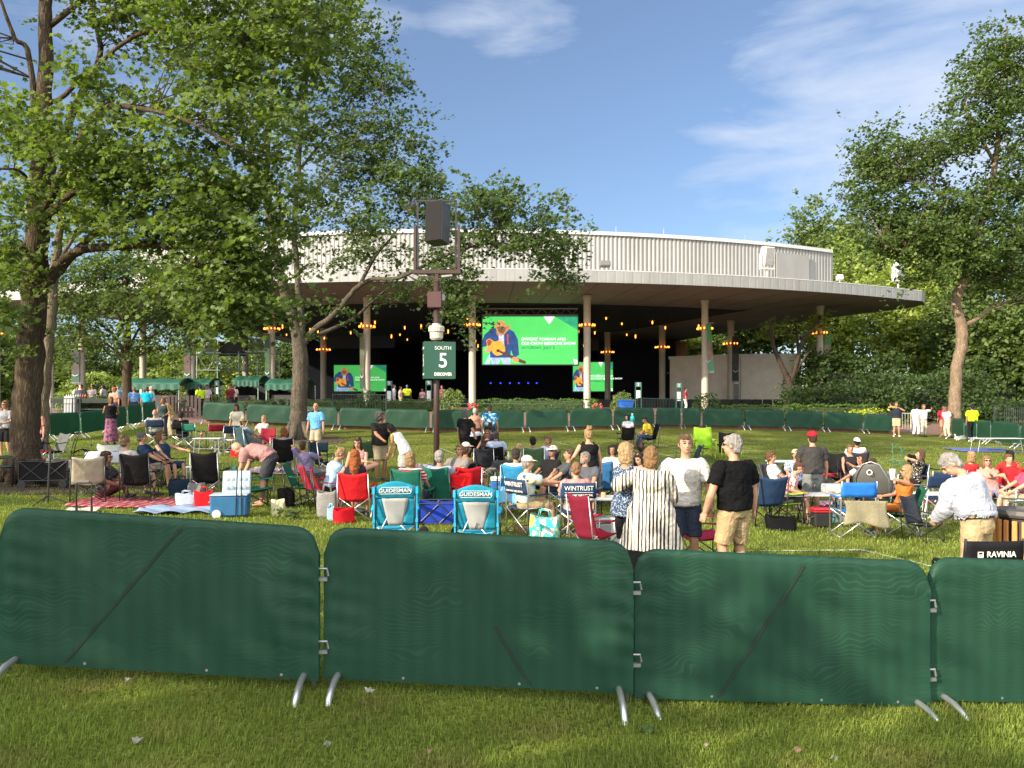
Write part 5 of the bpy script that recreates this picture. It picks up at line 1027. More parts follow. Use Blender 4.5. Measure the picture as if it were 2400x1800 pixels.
    # top
    if top is not None:
        b = MB(); inf = 1.06*loose; hm = hem if hem is not None else .07     # hem below the waist line
        rg = torso(inf, 3, 8 if sleeve != 'none' else 7)
        low = waist-u1*.0
        rr = [(P-u1*(hm-.10)+Vector((0, 0, 0)), X*(hv*inf*1.05+.012), f1*(hdp*inf*1.08+.012)), (P+u1*.05, X*(hv*inf+.010), f1*(hdp*inf+.012))]
        if hm > .25 and pose == 'stand': rr = [(P-u1*(hm-.10), X*(hv*inf*1.72), f1*(hdp*inf*1.9)), (P-u1*(hm-.10)*.4, X*(hv*inf*1.42), f1*(hdp*inf*1.6))]+[(rr[1][0], rr[1][1]*1.15, rr[1][2]*1.2)]
        b.loft(rr+rg, 18)
        if sleeve != 'none':
            for s in (1, -1):
                el, ha = J[s][:2]; sr = ar*loose
                if sleeve == 'short': b.tube([sh[s]-X2*s*.06+u2*.0, sh[s]-X2*s*.012, sh[s].lerp(el, .18)+X2*s*.004, sh[s].lerp(el, .40), sh[s].lerp(el, .72)], [.045*sr, .066*sr, .073*sr, .072*sr, .072*sr], 12)
                elif sleeve == 'half': b.tube([sh[s]-X2*s*.06, sh[s]-X2*s*.012, sh[s].lerp(el, .2), sh[s].lerp(el, .6), el, el.lerp(ha, .35)], [.045*sr, .068*sr, .078*sr, .078*sr, .074*sr, .076*sr], 12)
                else: b.tube([sh[s]-X2*s*.06, sh[s]-X2*s*.012, sh[s].lerp(el, .2), sh[s].lerp(el, .5), el, el.lerp(ha, .5), el.lerp(ha, .93)], [.045*sr, .068*sr, .078*sr, .074*sr, .070*sr, .060*sr, .044*sr], 12)
        else: 
            for s in (1, -1): b.tube([shc+X2*s*sw*.62+f2*.075-u2*.09, shc+X2*s*sw*.60+u2*.050, shc+X2*s*sw*.60-f2*.08-u2*.07], [.020, .018, .020], 6)
        part(b, 'shirt' if sleeve != 'none' else 'tank_top', topmat or cloth(top))
    if collar:
        b = MB(); b.tube([neck-u2*.035+X2*.074*math.cos(a)+f2*(.070*math.sin(a)+.004)-u2*(.03 if math.sin(a) > .6 else 0) for a in np.linspace(-4.6, 1.45, 16)], .016, 6); b.build('collar', cloth(top), root, True)
    # bottom
    bm = botmat or cloth(bc)
    if bottom in ('shorts', 'pants', 'tights', 'capri'):
        b = MB(); b.loft([(P-u1*.11, X*(hv*.86), f1*hdp*.9), (P-u1*.03, X*(hv*1.07), f1*hdp*1.1), (P+u1*.06, X*(hv*1.05), f1*hdp*1.08), (waist-u1*.05, X*(wv*1.05+.015), f1*(wd*1.05+.01))], 16)
        for s in (1, -1):
            el, ha, kn, an, ft = J[s]
            if bottom == 'shorts': b.tube([hip[s], hip[s].lerp(kn, .35), hip[s].lerp(kn, .92)], [.104*lr, .101*lr, .088*lr+.008], 14)
            elif bottom == 'pants': b.tube([hip[s], hip[s].lerp(kn, .4), kn, kn.lerp(an, .5), kn.lerp(an, .97)], [.102*lr, .094*lr, .074*lr, .068*lr, .060*lr], 14)
            elif bottom == 'capri': b.tube([hip[s], hip[s].lerp(kn, .4), kn, kn.lerp(an, .55)], [.102*lr, .094*lr, .072*lr, .066*lr], 14)
            else: b.tube([hip[s], hip[s].lerp(kn, .3), hip[s].lerp(kn, .7), kn.lerp(an, .0), kn.lerp(an, .3), kn.lerp(an, .95)], [x*lr+.006 for x in (.09, .086, .066, .056, .056, .038)], 14)
        part(b, {'shorts': 'shorts', 'pants': 'trousers', 'tights': 'leggings', 'capri': 'trousers'}[bottom], bm)
    elif bottom in ('skirt', 'maxi'):
        b = MB(); 
        if pose in ('stand', 'bend'):
            zl = .45 if bottom == 'skirt' else .10; z0 = P.z; w = 1.25 if bottom == 'skirt' else 1.55
            b.loft([(Vector((P.x, P.y*.3, zl)), X*hv*w, Vector((0, 1, 0))*hv*w*.85), (Vector((P.x, P.y*.7, (zl+z0)/2)), X*hv*(1+w)/2, Vector((0, 1, 0))*hv*w*.8), (P-u1*.02, X*hv*1.08, f1*hdp*1.12), (waist-u1*.03, X*(wv*1.05+.015), f1*(wd*1.06+.01))], 18)
        else:
            b.loft([(P-u1*.11, X*(hv*.9), f1*hdp*.9), (P-u1*.02, X*(hv*1.08), f1*hdp*1.12), (waist-u1*.03, X*(wv*1.05+.015), f1*(wd*1.05+.01))], 16)
            for s in (1, -1): kn, an = J[s][2:4]; b.tube([hip[s], hip[s].lerp(kn, .5), kn]+([kn.lerp(an, .8)] if bottom == 'maxi' else []), [.11*lr, .11*lr, .095*lr]+([.09*lr] if bottom == 'maxi' else []), 12)
        part(b, 'skirt', bm)
    if belt:
        b = MB(); b.loft([(P+u1*.055, X*(hv*1.09+.006), f1*(hdp*1.12+.008)), (P+u1*.09, X*(hv*1.08+.006), f1*(hdp*1.12+.008))], 20); b.build('belt', paint((.02, .012, .008), .4), root, True)
    # hair
    if hair != 'bald' or hc_ok:
        b = MB(); hm_ = hairm(hc)
        if hair == 'bald': b.ell(head-hu*.02-hf*.035, .080, .080, .060, hd, 12, 8)
        else:
            b.ell(head+hu*.034-hf*.024, .088, .097, .100, hd, 14, 10); b.ell(head+hu*.075+hf*.042, .060, .045, .036, hd, 12, 6); b.ell(head-hu*.02-hf*.050, .080, .064, .085, hd, 12, 8)
        if hair in ('bob', 'long', 'curly', 'pony', 'mid'):
            for s in (1, -1): b.ell(head+hx*s*.062-hf*.02-hu*.02, .030, .062, .095, hd, 10, 8)
            b.ell(head-hu*.07-hf*.055, .088, .055, .085, hd, 12, 8)
        if hair == 'mid':
            for s in (1, -1): b.ell(head+hx*s*.066-hf*.01-hu*.09, .028, .05, .075, hd, 10, 8)
        if hair in ('long',):
            b.tube([head-hf*.06-hu*.05, head-hf*.09-hu*.16, neck-f2*.095-u2*.06, neck-f2*.10-u2*.20], [.085, .085, .085, .05], 10)
            for s in (1, -1): b.tube([head+hx*s*.07-hu*.05, head+hx*s*.085-hf*.02-hu*.16, neck+X2*s*.09-u2*.08], [.035, .035, .02], 8)
        if hair == 'curly':
            for i in range(34):
                a = i*2.4; zz = (i/33)*1.0-.55; v = hx*math.cos(a)*.098*(1-.2*abs(zz))+hf*(math.sin(a)*.095-.03)*(1 if math.sin(a) < .35 else .45)+hu*(zz*.17+.02); b.ell(head+v, .036, .036, .04, hd, 8, 5)
        if hair == 'pony': b.tube([head-hf*.10+hu*.03, head-hf*.15-hu*.02, head-hf*.14-hu*.16], [.035, .035, .015], 8)
        if hair == 'bun': b.ell(head-hf*.075+hu*.125, .058, .055, .05, hd, 10, 6); [b.ell(head-hf*.07+hu*.15+hx*math.cos(i)*.04+hf*math.sin(i)*.03, .022, .022, .03, hd, 6, 4) for i in range(8)]
        part(b, 'hair', hm_, rem=max(.008, vox*.7), sm=1)
    if hair == 'beard': b = MB(); b.ell(head-hu*.072+hf*.046, .058, .056, .052, hd, 12, 8); part(b, 'beard', hairm(hc), rem=.009, sm=1)
    if hat:
        c, kind_ = hat; b = MB(); b.ell(head+hu*.042-hf*.015, .094, .108, .098, hd, 16, 8, z0=-.05)
        bs = -1 if kind_ == 'back' else 1
        b.loft([(head+hu*.045+hf*bs*.06, hx*.070, hu*.010), (head+hu*.048+hf*bs*.12, hx*.078, hu*.008), (head+hu*.036+hf*bs*.165, hx*.055, hu*.005)] if kind_ != 'sun' else [(head+hu*.035, hx*.17, hf*.18), (head+hu*.05, hx*.165, hf*.175)], 14)
        b.build('cap' if kind_ != 'sun' else 'sun_hat', cloth(c), root, True)
    if glasses or near or True:
        if glasses:
            b = MB()
            for s in (1, -1): b.ell(head+hx*s*.033+hu*.012+hf*.092, .028, .010, .019, hd, 8, 6); b.tube([head+hx*s*.058+hu*.016+hf*.085, head+hx*s*.082+hu*.012-hf*.01], .004, 5)
            b.tube([head-hx*.02+hu*.016+hf*.1, head+hx*.02+hu*.016+hf*.1], .004, 5); b.build('sunglasses', mat('lens', (.01, .008, .008), .15), root, True)
        else:
            for s in (1, -1): b = MB(); b.ell(head+hx*s*.033+hu*.012+hf*.083, .015, .010, .0075, hd, 8, 6); b.build('eye', mat('eye', (.03, .022, .018), .25), root, True)
        if near: 
            b = MB(); b.ell(head-hu*.056+hf*.088, .022, .008, .006, hd, 8, 5); b.build('mouth', mat('lips', (.24, .07, .06), .5), root, True)
            if not glasses:
                b = MB(); [b.tube([head+hx*s*.014+hu*.034+hf*.094, head+hx*s*.036+hu*.039+hf*.09, head+hx*s*.056+hu*.032+hf*.078], [.004, .005, .003], 5) for s in (1, -1)]; b.build('eyebrows', hairm(hc), root)
    if not barefoot and pose != 'kneel' and shoe is not None:
        for s in (1, -1):
            an, ft = J[s][3:5]; z_ = Vector((0, 0, 1)); b = MB()
            b.loft([(an-ft*.065-z_*.055, X*.024, z_*.030), (an-ft*.03-z_*.040, X*.040, z_*.050), (an+ft*.05-z_*.048, X*.044, z_*.040), (an+ft*.13-z_*.060, X*.050, z_*.029), (an+ft*.195-z_*.066, X*.036, z_*.020)], 12)
            b.build('shoe', paint(shoe, .6), root, True)
    root['_h'] = 1; del root['_h']
    M4 = Matrix.Translation(root_loc)@Matrix.Rotation(R(yaw), 4, 'Z')@Matrix.Scale(k, 4)
    return root, {s: M4@(J[s][1]+(J[s][1]-J[s][0]).normalized()*.07) for s in (1, -1)}
def seat_at(px, py_head, Hs):                       # where a sitter of total height Hs has its head at py
    best = None
    for d in np.arange(7.5, 37, .1):
        p = at(px, float(d)); y = HZ-(p.z+Hs-CZ)/d*F; e = abs(y-py_head)
        if best is None or e < best[0]: best = (e, p)
    return best[1]
# patterned cloth
def stripes(c1, c2, sc, axis='X', th=.5, dist=.6, name='striped_cloth', c3=None):
    m = bpy.data.materials.new(name); m.use_nodes = True; nt = m.node_tree; N = nt.nodes; L = nt.links; p = N['Principled BSDF']; p.inputs['Roughness'].default_value = .85; p.inputs['Specular IOR Level'].default_value = .2
    tc = N.new('ShaderNodeTexCoord'); w = N.new('ShaderNodeTexWave'); w.bands_direction = axis; w.inputs['Scale'].default_value = sc; w.inputs['Distortion'].default_value = dist; w.inputs['Detail Scale'].default_value = 1.2; L.new(tc.outputs['Object'], w.inputs['Vector'])
    cr = N.new('ShaderNodeValToRGB'); e = cr.color_ramp.elements; cr.color_ramp.interpolation = 'CONSTANT'; e[0].color = (*c1, 1); e[0].position = 0; e[1].color = (*c2, 1); e[1].position = th
    if c3: x = e.new(.34); x.color = (*c3, 1)
    L.new(w.outputs['Fac'], cr.inputs['Fac'])
    n = N.new('ShaderNodeTexNoise'); n.inputs['Scale'].default_value = 9; L.new(tc.outputs['Object'], n.inputs['Vector']); b = N.new('ShaderNodeBump'); b.inputs['Strength'].default_value = .8; b.inputs['Distance'].default_value = .03; L.new(n.outputs['Fac'], b.inputs['Height']); L.new(b.outputs[0], p.inputs['Normal'])
    L.new(cr.outputs[0], p.inputs['Base Color']); return m
def prints(c1, c2, c3, sc, name='printed_cloth', t=(.45, .58)):
    m = bpy.data.materials.new(name); m.use_nodes = True; nt = m.node_tree; N = nt.nodes; L = nt.links; p = N['Principled BSDF']; p.inputs['Roughness'].default_value = .85; p.inputs['Specular IOR Level'].default_value = .2
    tc = N.new('ShaderNodeTexCoord'); w = N.new('ShaderNodeTexNoise'); w.inputs['Scale'].default_value = sc; w.inputs['Detail'].default_value = 2; L.new(tc.outputs['Object'], w.inputs['Vector'])
    cr = N.new('ShaderNodeValToRGB'); e = cr.color_ramp.elements; cr.color_ramp.interpolation = 'CONSTANT'; e[0].color = (*c1, 1); e[0].position = 0; e[1].color = (*c2, 1); e[1].position = t[0]; x = e.new(t[1]); x.color = (*c3, 1)
    L.new(w.outputs['Fac'], cr.inputs['Fac']); L.new(cr.outputs[0], p.inputs['Base Color']); return m
WH = (.52, .51, .48); NAVYC = (.02, .03, .07); KH = (.36, .27, .15); CHA = (.045, .043, .042)
# ---- the four standing in front
person('man in white polo shirt and navy shorts facing the camera, standing among four', at(1606, 9.75), 168, h=1.83, build=.98, sk=SK2, hc=(.12, .075, .045), top=(.54, .52, .48), bottom='shorts', bc=(.035, .045, .075), hy=14, hp=-4, LH=(-.33, .10, .80), RH=(.26, .20, 1.02), near=2, shoe=(.2, .2, .2), hem=.13, collar=True)
person('grey haired man in black tee and khaki shorts, back to us, rightmost of the four', at(1722, 9.25), 28, h=1.86, build=1.2, sk=SK2, hc=(.33, .31, .29), hair='short', glasses=True, top=(.007, .007, .008), bottom='shorts', bc=KH, hy=30, LH=(-.37, .10, .82), RH=(.36, .06, .84), near=2, shoe=(.3, .25, .2), hem=.12, LF=(-.15, 0, .09), RF=(.16, 0, .09))
def irregular(c1, c2, c3):
    m = bpy.data.materials.new('striped_knit'); m.use_nodes = True; nt = m.node_tree; N = nt.nodes; L = nt.links; p = N['Principled BSDF']; p.inputs['Roughness'].default_value = .9; p.inputs['Specular IOR Level'].default_value = .15
    tc = N.new('ShaderNodeTexCoord'); mp = N.new('ShaderNodeMapping'); mp.inputs['Scale'].default_value = (26, 1.5, 1.3); L.new(tc.outputs['Object'], mp.inputs['Vector'])
    n = N.new('ShaderNodeTexNoise'); n.inputs['Scale'].default_value = 1.25; n.inputs['Detail'].default_value = 2.5; n.inputs['Roughness'].default_value = .7; L.new(mp.outputs[0], n.inputs['Vector'])
    w = N.new('ShaderNodeTexWave'); w.inputs['Scale'].default_value = 7.2; w.inputs['Distortion'].default_value = 1.1; w.inputs['Detail Scale'].default_value = 1.5; L.new(tc.outputs['Object'], w.inputs['Vector'])
    a_ = N.new('ShaderNodeMath'); a_.operation = 'MULTIPLY_ADD'; a_.inputs[1].default_value = .42; L.new(w.outputs['Fac'], a_.inputs[0]); L.new(n.outputs['Fac'], a_.inputs[2])
    cr = N.new('ShaderNodeValToRGB'); e = cr.color_ramp.elements; e[0].position = .56; e[0].color = (*c2, 1); e[1].position = .74; e[1].color = (*c1, 1); x = e.new(.65); x.color = (*c3, 1); L.new(a_.outputs[0], cr.inputs['Fac']); L.new(cr.outputs[0], p.inputs['Base Color']); return m
STR = irregular((.58, .54, .46), (.02, .018, .018), (.26, .23, .20))
person('woman in loose black and cream striped poncho with short blond hair, seen from behind', at(1526, 9.1), -14, h=1.68, fem=True, build=1.25, sk=SK2, hair='bob', hc=(.30, .17, .075), top=WH, topmat=STR, sleeve='half', bottom='skirt', bc=(.02, .02, .022), hy=-20, LH=(-.34, .34, 1.30), RH=(.22, .32, .98), near=2, hem=.52, loose=1.12, shoe=(.05, .05, .05))
person('tanned woman with blond bob in navy patterned sleeveless top, leftmost of the four', at(1464, 9.5), -62, h=1.70, fem=True, sk=SK1, hair='mid', hc=(.46, .32, .16), top=NAVYC, topmat=prints((.02, .035, .08), (.03, .06, .12), (.35, .40, .48), 55, t=(.42, .56)), sleeve='none', bottom='shorts', bc=(.02, .02, .024), hy=-6, LH=(-.15, .30, 1.06), RH=(.18, .32, 1.06), near=2, hem=.20, loose=1.06)
# ---- old man at the right
person('white haired man in light shirt and khaki trousers bending forward by the orange slatted bin', at(2290, 8.5), 30, h=1.80, build=1.25, sk=SK2, hair='short', hc=WHT_H, top=(.40, .42, .50), sleeve='long', bottom='pants', bc=(.38, .29, .17), lean=16, side=-7, hy=42, hp=42, LH=(-.12, .38, .95), RH=(.08, .42, .95), near=2, hem=-.01, loose=1.10, shoe=(.06, .05, .04), pz=.95, belt=True, collar=True)
# ---- others standing
person('man in bright red cap, charcoal tee and grey shorts, seen from behind', at(1905, 15.9), 4, h=1.83, build=1.1, sk=SK2, hc=BRN_H, hat=((.50, .015, .03), 'fwd'), top=CHA, bottom='shorts', bc=(.17, .18, .175), near=1, RH=(.34, .12, .84), LH=(-.20, .34, 1.0), shoe=(.4, .3, .25), hem=.10)
pm, hands_ = person('curly grey haired man in black shirt and khaki shorts holding a yellow green can', at(891, 20.3), -140, hy=48, h=1.84, build=1.18, sk=SK3, hair='curly', hc=(.09, .08, .075), top=(.022, .020, .020), bottom='shorts', bc=(.30, .25, .17), RH=(.18, .42, 1.05), LH=(-.12, .36, 1.10), near=1, hem=.12)
CAN = hands_[-1]; 
person('dark haired woman in white strapless top and grey skirt bending beside the curly haired man', at(948, 20.0), 78, h=1.66, fem=True, build=1.1, sk=SK3, hair='mid', hc=DK_H, top=(.70, .68, .62), sleeve='none', bottom='skirt', bc=(.30, .32, .30), pose='stand', lean=38, hp=25, LH=(-.10, .48, .62), RH=(.12, .42, .60), near=1, hem=.22)
person('bald man in dusty pink tee bending far down beside the blue cooler', at(603, 15.6), 88, pose='bend', h=1.82, build=1.2, sk=SK2, hair='bald', hc=None, top=(.40, .21, .20), bottom='shorts', bc=(.045, .047, .055), near=1, hp=-5, LH=(-.12, .42, .26), RH=(.16, .46, .24), hem=.08, pz=.93, barefoot=True, lean=84)
person('woman in pale beige tee and grey shorts standing by the far fence, one foot forward', at(556, 27.5), 170, h=1.68, fem=True, build=1.18, sk=SK1, hair='mid', hc=BRN_H, top=(.62, .56, .44), bottom='shorts', bc=(.16, .18, .19), near=1, RF=(.16, .20, .09), hem=.10, hp=12)
person('bald man in light blue tee and khaki shorts standing right of the middle maple trunk', at(741, 25.6), 165, h=1.80, build=1.02, sk=SK1, hair='bald', hc=LBR_H, top=(.12, .34, .66), bottom='shorts', bc=(.36, .31, .22), near=1, hy=18, hem=.12)
person('blond woman in black strappy top and long pink patterned trousers standing left by the fence', at(260, 26.6), 30, h=1.66, fem=True, sk=SK3, hair='pony', hc=LBR_H, top=(.012, .012, .014), sleeve='none', bottom='maxi', botmat=prints((.28, .10, .16), (.20, .07, .14), (.06, .03, .06), 12), near=1, LH=(-.10, .36, 1.22), RH=(.16, .34, 1.10), hem=.06)
person('woman in grey tee, black shorts and sunglasses standing left of the big trunk', at(14, 22.6), 172, h=1.72, fem=True, build=1.12, sk=SK2, hair='long', hc=LBR_H, glasses=True, top=(.24, .25, .27), bottom='shorts', bc=(.015, .015, .018), near=1, LH=(-.16, .32, 1.06), RH=(.14, .32, 1.04), hem=.10)
person('person in salmon top half hidden by the right side of the big trunk', at(93, 21.0), 150, h=1.66, fem=True, sk=SK2, hair='bob', hc=BLD_H, top=(.50, .22, .18), bottom='shorts', bc=NAVYC)
person('woman in dark green v neck top standing at the corner of the left fence', at(383, 31), 172, h=1.68, fem=True, build=1.15, sk=SK3, hair='mid', hc=LBR_H, top=(.03, .055, .06), sleeve='none', bottom='pants', bc=(.03, .035, .045), LH=(-.2, .2, 1.0), near=0)
person('man in tan shirt bending forward behind the woman in dark green', at(402, 32), 120, h=1.75, sk=SK3, hc=DK_H, top=(.40, .30, .10), bottom='pants', bc=(.40, .30, .22), lean=30, hp=20)
person('blond woman in black sleeveless top seen from behind, standing in the middle of the lawn', at(1380, 15.5), 18, h=1.72, fem=True, build=1.12, sk=SK2, hair='bun', hc=BLD_H, top=(.012, .012, .013), sleeve='none', bottom='shorts', bc=(.014, .014, .016), LH=(-.30, .20, 1.08), RH=(.30, .05, .86), near=1, hem=.14, loose=1.05)
person('grey haired man all in black standing beside the seated group in the middle', at(1089, 24.5), -40, h=1.78, build=1.25, sk=SK2, hair='mid', hc=(.10, .10, .10), top=(.012, .012, .014), bottom='pants', bc=(.012, .012, .014), RH=(.26, .2, .9), near=1)
person('white haired person in a tan dress seen from behind near the far fence', at(1113, 28.6), 5, h=1.66, fem=True, build=1.15, sk=SK2, hair='short', hc=WHT_H, top=(.42, .22, .15), sleeve='none', bottom='skirt', bc=(.12, .04, .03))
person('man in blue tropical print shirt seen from behind near the far fence', at(1148, 29), -5, h=1.76, build=1.15, sk=SK3, hair='short', hc=BRN_H, top=WH, topmat=prints((.02, .08, .25), (.05, .30, .50), (.55, .60, .60), 9), bottom='shorts', bc=NAVYC)
# ---- security, ushers, staff
HIV = (.55, .80, .02)
person('guard in yellow high visibility vest and cap standing by the right side barriers', at(2279, 37.5), 12, h=1.80, build=1.3, sk=SK4, hc=DK_H, hat=((.015, .018, .03), 'fwd'), top=HIV, bottom='pants', bc=(.012, .013, .018), near=0, loose=1.1)
person('guard in yellow high visibility vest behind the left end of the far fence', at(470, 44), 60, h=1.76, build=1.15, sk=SK4, hc=DK_H, top=HIV, bottom='pants', bc=(.012, .013, .018))
person('usher in white shirt and dark vest right behind the left yellow vest guard', at(484, 45.5), -150, h=1.74, sk=SK3, hc=DK_H, top=(.5, .5, .52), bottom='pants', bc=(.25, .22, .2))
person('person in dark top next to the usher by the left yellow vest guard', at(492, 46.5), 100, h=1.72, sk=SK3, hc=DK_H, top=(.03, .035, .05), bottom='pants', bc=(.03, .03, .035))
person('usher in dark red vest left of the green booth', at(540, 48), 175, h=1.74, build=1.1, sk=SK1, hc=DK_H, top=(.20, .03, .035), bottom='pants', bc=(.05, .05, .055))
person('usher in white sleeves beside the one in the red vest at the booth', at(549, 49), -120, h=1.72, sk=SK1, hc=DK_H, top=(.6, .6, .62), bottom='pants', bc=(.03, .03, .035))
person('usher with white shirt and dark red vest in the pavilion, left of three', at(923, 55), -80, h=1.78, sk=SK1, hc=DK_H, top=(.42, .40, .42), sleeve='long', bottom='pants', bc=(.33, .31, .28))
person('usher in beige clothes in the pavilion, middle of three', at(938, 56), -70, h=1.66, sk=SK1, hc=DK_H, top=(.40, .36, .32), sleeve='short', bottom='pants', bc=(.36, .32, .27))
person('guard in yellow shirt and dark trousers in the pavilion, right of three', at(954, 56.5), 10, h=1.76, build=1.2, sk=SK4, hc=(.1, .12, .2), top=(.62, .72, .03), bottom='pants', bc=(.02, .025, .04))
person('person in pink top behind the railing left of the sign pole', at(990, 54), 160, h=1.5, fem=True, sk=SK4, hc=DK_H, top=(.45, .25, .25), bottom='pants', bc=(.04, .08, .08)); person('person in dark red hat right behind the sign pole', at(1036, 56), 150, h=1.72, sk=SK1, hc=(.12, .02, .08), top=(.20, .05, .08), bottom='pants', bc=(.05, .04, .04))
person('usher in dark red vest and white shirt at the slim sign near the concrete wall', at(1606, 53.5), -100, h=1.74, sk=SK1, hc=DK_H, top=(.24, .025, .05), bottom='pants', bc=(.5, .5, .5))
person('guard in yellow shirt seen behind the dark cart at the right', at(2090, 47), 30, h=1.76, build=1.1, sk=SK1, hc=DK_H, top=HIV, bottom='pants', bc=(.03, .03, .04))
person('man in navy tee and khaki shorts holding up a phone near the right fence end', at(2101, 40.0), 160, h=1.80, build=1.15, sk=SK1, hc=LBR_H, top=(.022, .028, .045), bottom='shorts', bc=(.40, .32, .20), RH=(.14, .30, 1.52), LH=(-.12, .30, 1.44), near=0, shoe=(.5, .5, .5))
person('person in white tee and white trousers in the gap of the right fence', at(2147, 42.5), -60, h=1.76, build=1.25, sk=SK4, hc=DK_H, top=(.66, .66, .68), bottom='pants', bc=(.62, .62, .66), lean=10); person('person in white tee and beige trousers waving one arm in the fence gap', at(2164, 42.0), -170, h=1.76, build=1.1, sk=SK1, hair='mid', hc=LBR_H, top=(.64, .64, .66), bottom='pants', bc=(.50, .43, .35), LH=(-.38, .16, 1.5))
person('person in red shirt half hidden beside the pale oak trunk', at(2211, 42.5), 160, h=1.76, sk=SK4, hc=DK_H, top=(.42, .02, .04), bottom='shorts', bc=(.35, .2, .15)); person('person in white tee and beige trousers looking down beside the one in red', at(2221, 41.3), 100, h=1.70, build=1.1, sk=SK4, hc=LBR_H, top=(.62, .62, .66), bottom='pants', bc=(.48, .41, .30), lean=12, hp=20)
# ---- people beyond the left fence
for px, d, yw, tp, hc_, hr, lb in ((178, 45, -90, (.55, .55, .58), DK_H, 'short', 'server in white shirt leaning at the far left bar, behind the fence'), (193, 46, 170, (.05, .04, .05), DK_H, 'short', 'server in dark vest at the far left bar, second from the left'), (218, 46, 175, (.25, .22, .24), DK_H, 'short', 'server in white shirt and dark vest at the far left bar, arms crossed'), (244, 47, 90, (.5, .48, .48), DK_H, 'pony', 'server with ponytail at the right end of the far left bar'),
        (269, 39, 165, (.50, .25, .18), RED_H, 'curly', 'red haired woman with sunglasses facing the camera beyond the left fence'), (277, 44, 20, (.20, .34, .55), GRY_H, 'short', 'person in pale blue shirt behind the red haired woman'), (315, 39.5, 40, (.12, .24, .46), LBR_H, 'short', 'man in blue shirt just beyond the left fence by the young tree'), (344, 39.5, 10, (.01, .32, .50), BRN_H, 'short', 'person in turquoise tee seen from behind beyond the left fence'), (357, 41, 100, (.60, .60, .62), WHT_H, 'short', 'white haired man in white shirt beyond the left fence')):
    person(lb, at(px, d), yw, h=1.72, build=1.15, sk=SK1, hc=hc_, hair=hr, top=tp, bottom='pants', bc=(.04, .05, .08), glasses=('sunglasses' in lb), lean=6)
# ================================================================ CHAIRS
PROTO = {}
def quad_proto(hb=.46, high=False, wide=.54):
    """folding quad chair; sitter faces +y"""
    r = empty('camp_chair'); w = wide/2; B0 = .40; ht = .98 if high else .86; yb = -.42
    b = MB(); b.grid(lambda u, v: (-w+2*w*u, .26-.48*v, .43-.05*v-.075*math.sin(math.pi*u)*(.4+.6*math.sin(math.pi*min(1, v*.9+.1)))), 10, 8); b.build('seat', fabric((.3, .3, .3)), r, True, .012)
    b = MB(); b.grid(lambda u, v: (-w*(1-.04*v)+2*w*(1-.04*v)*u, -.22-.20*v-.07*math.sin(math.pi*u)*(1-v*.6), .37+(ht-.37)*v+.02*math.cos(math.pi*2*u)*v*v), 10, 10); b.build('backrest', fabric((.3, .3, .3)), r, True, .012)
    for s in (-1, 1):
        b = MB(); b.grid(lambda u, v: (s*(w+.02)+(v-.5)*.09, .30-.58*u, .63-.03*math.sin(math.pi*u)), 8, 2); b.build('armrest', fabric((.3, .3, .3)), r, True, .014)
    for s in (-1, 1):
        b = MB(); b.tube([(s*(w+.02), .28, .0), (s*(w+.02), .28, .63)], .010, 6); b.build('leg', STEEL, r, True)
        b = MB(); b.tube([(s*(w+.02), -.30, .0), (s*(w*.98), -.43, ht)], .011, 6); b.build('leg', STEEL, r, True)
    b = MB()
    for s in (-1, 1):
        b.tube([(-s*(w+.02), .28, .02), (s*w, .24, .43)], .009, 6); b.tube([(-s*(w+.02), -.30, .02), (s*w, -.25, .42)], .009, 6)
        b.tube([(s*(w+.02), .28, .03), (s*(w+.01), -.34, .44)], .009, 6); b.tube([(s*(w+.02), -.30, .03), (s*(w+.01), .26, .42)], .009, 6)
    b.build('cross_braces', STEEL, r, True)
    b = MB()
    for s in (-1, 1):
        for y in (.28, -.30): b.ell((s*(w+.02), y, .012), .022, .022, .016, n=8, m=4)
    b.build('rubber_feet', BLACKM, r); return r
def director_proto():
    r = empty('directors_chair'); w = .28
    b = MB(); b.grid(lambda u, v: (-w+2*w*u, .22-.44*v, .45-.03*math.sin(math.pi*u)), 8, 4); b.build('seat', fabric((.3, .3, .3)), r, True, .012)
    b = MB(); b.grid(lambda u, v: (-w-.01+2*(w+.01)*u, -.25-.03*math.sin(math.pi*u)-.03*v, .68+.24*v), 8, 4); b.build('backrest', fabric((.3, .3, .3)), r, True, .012)
    for s in (-1, 1):
        b = MB(); b.box((s*w, .0, .665), (.05, .42, .025), 0, .01); b.build('armrest', fabric((.3, .3, .3)), r)
        b = MB(); b.tube([(s*w, .24, 0), (s*w, .24, .64), (s*w, .20, .655), (s*w, -.22, .655)], .0125, 8); b.build('leg', STEEL, r, True)
        b = MB(); b.tube([(s*w, -.24, 0), (s*w, -.24, .66), (s*w, -.28, .94)], .0125, 8); b.build('leg', STEEL, r, True)
    b = MB()
    for y in (.24, -.24): b.tube([(-w, y, .03), (w, y, .44)], .010, 6); b.tube([(w, y, .03), (-w, y, .44)], .010, 6)
    for s in (-1, 1): b.tube([(s*w, -.23, .02), (s*w, .23, .02)], .010, 6); b.tube([(s*w, -.23, .45), (s*w, .23, .45)], .010, 6)
    b.build('cross_braces', STEEL, r, True); return r
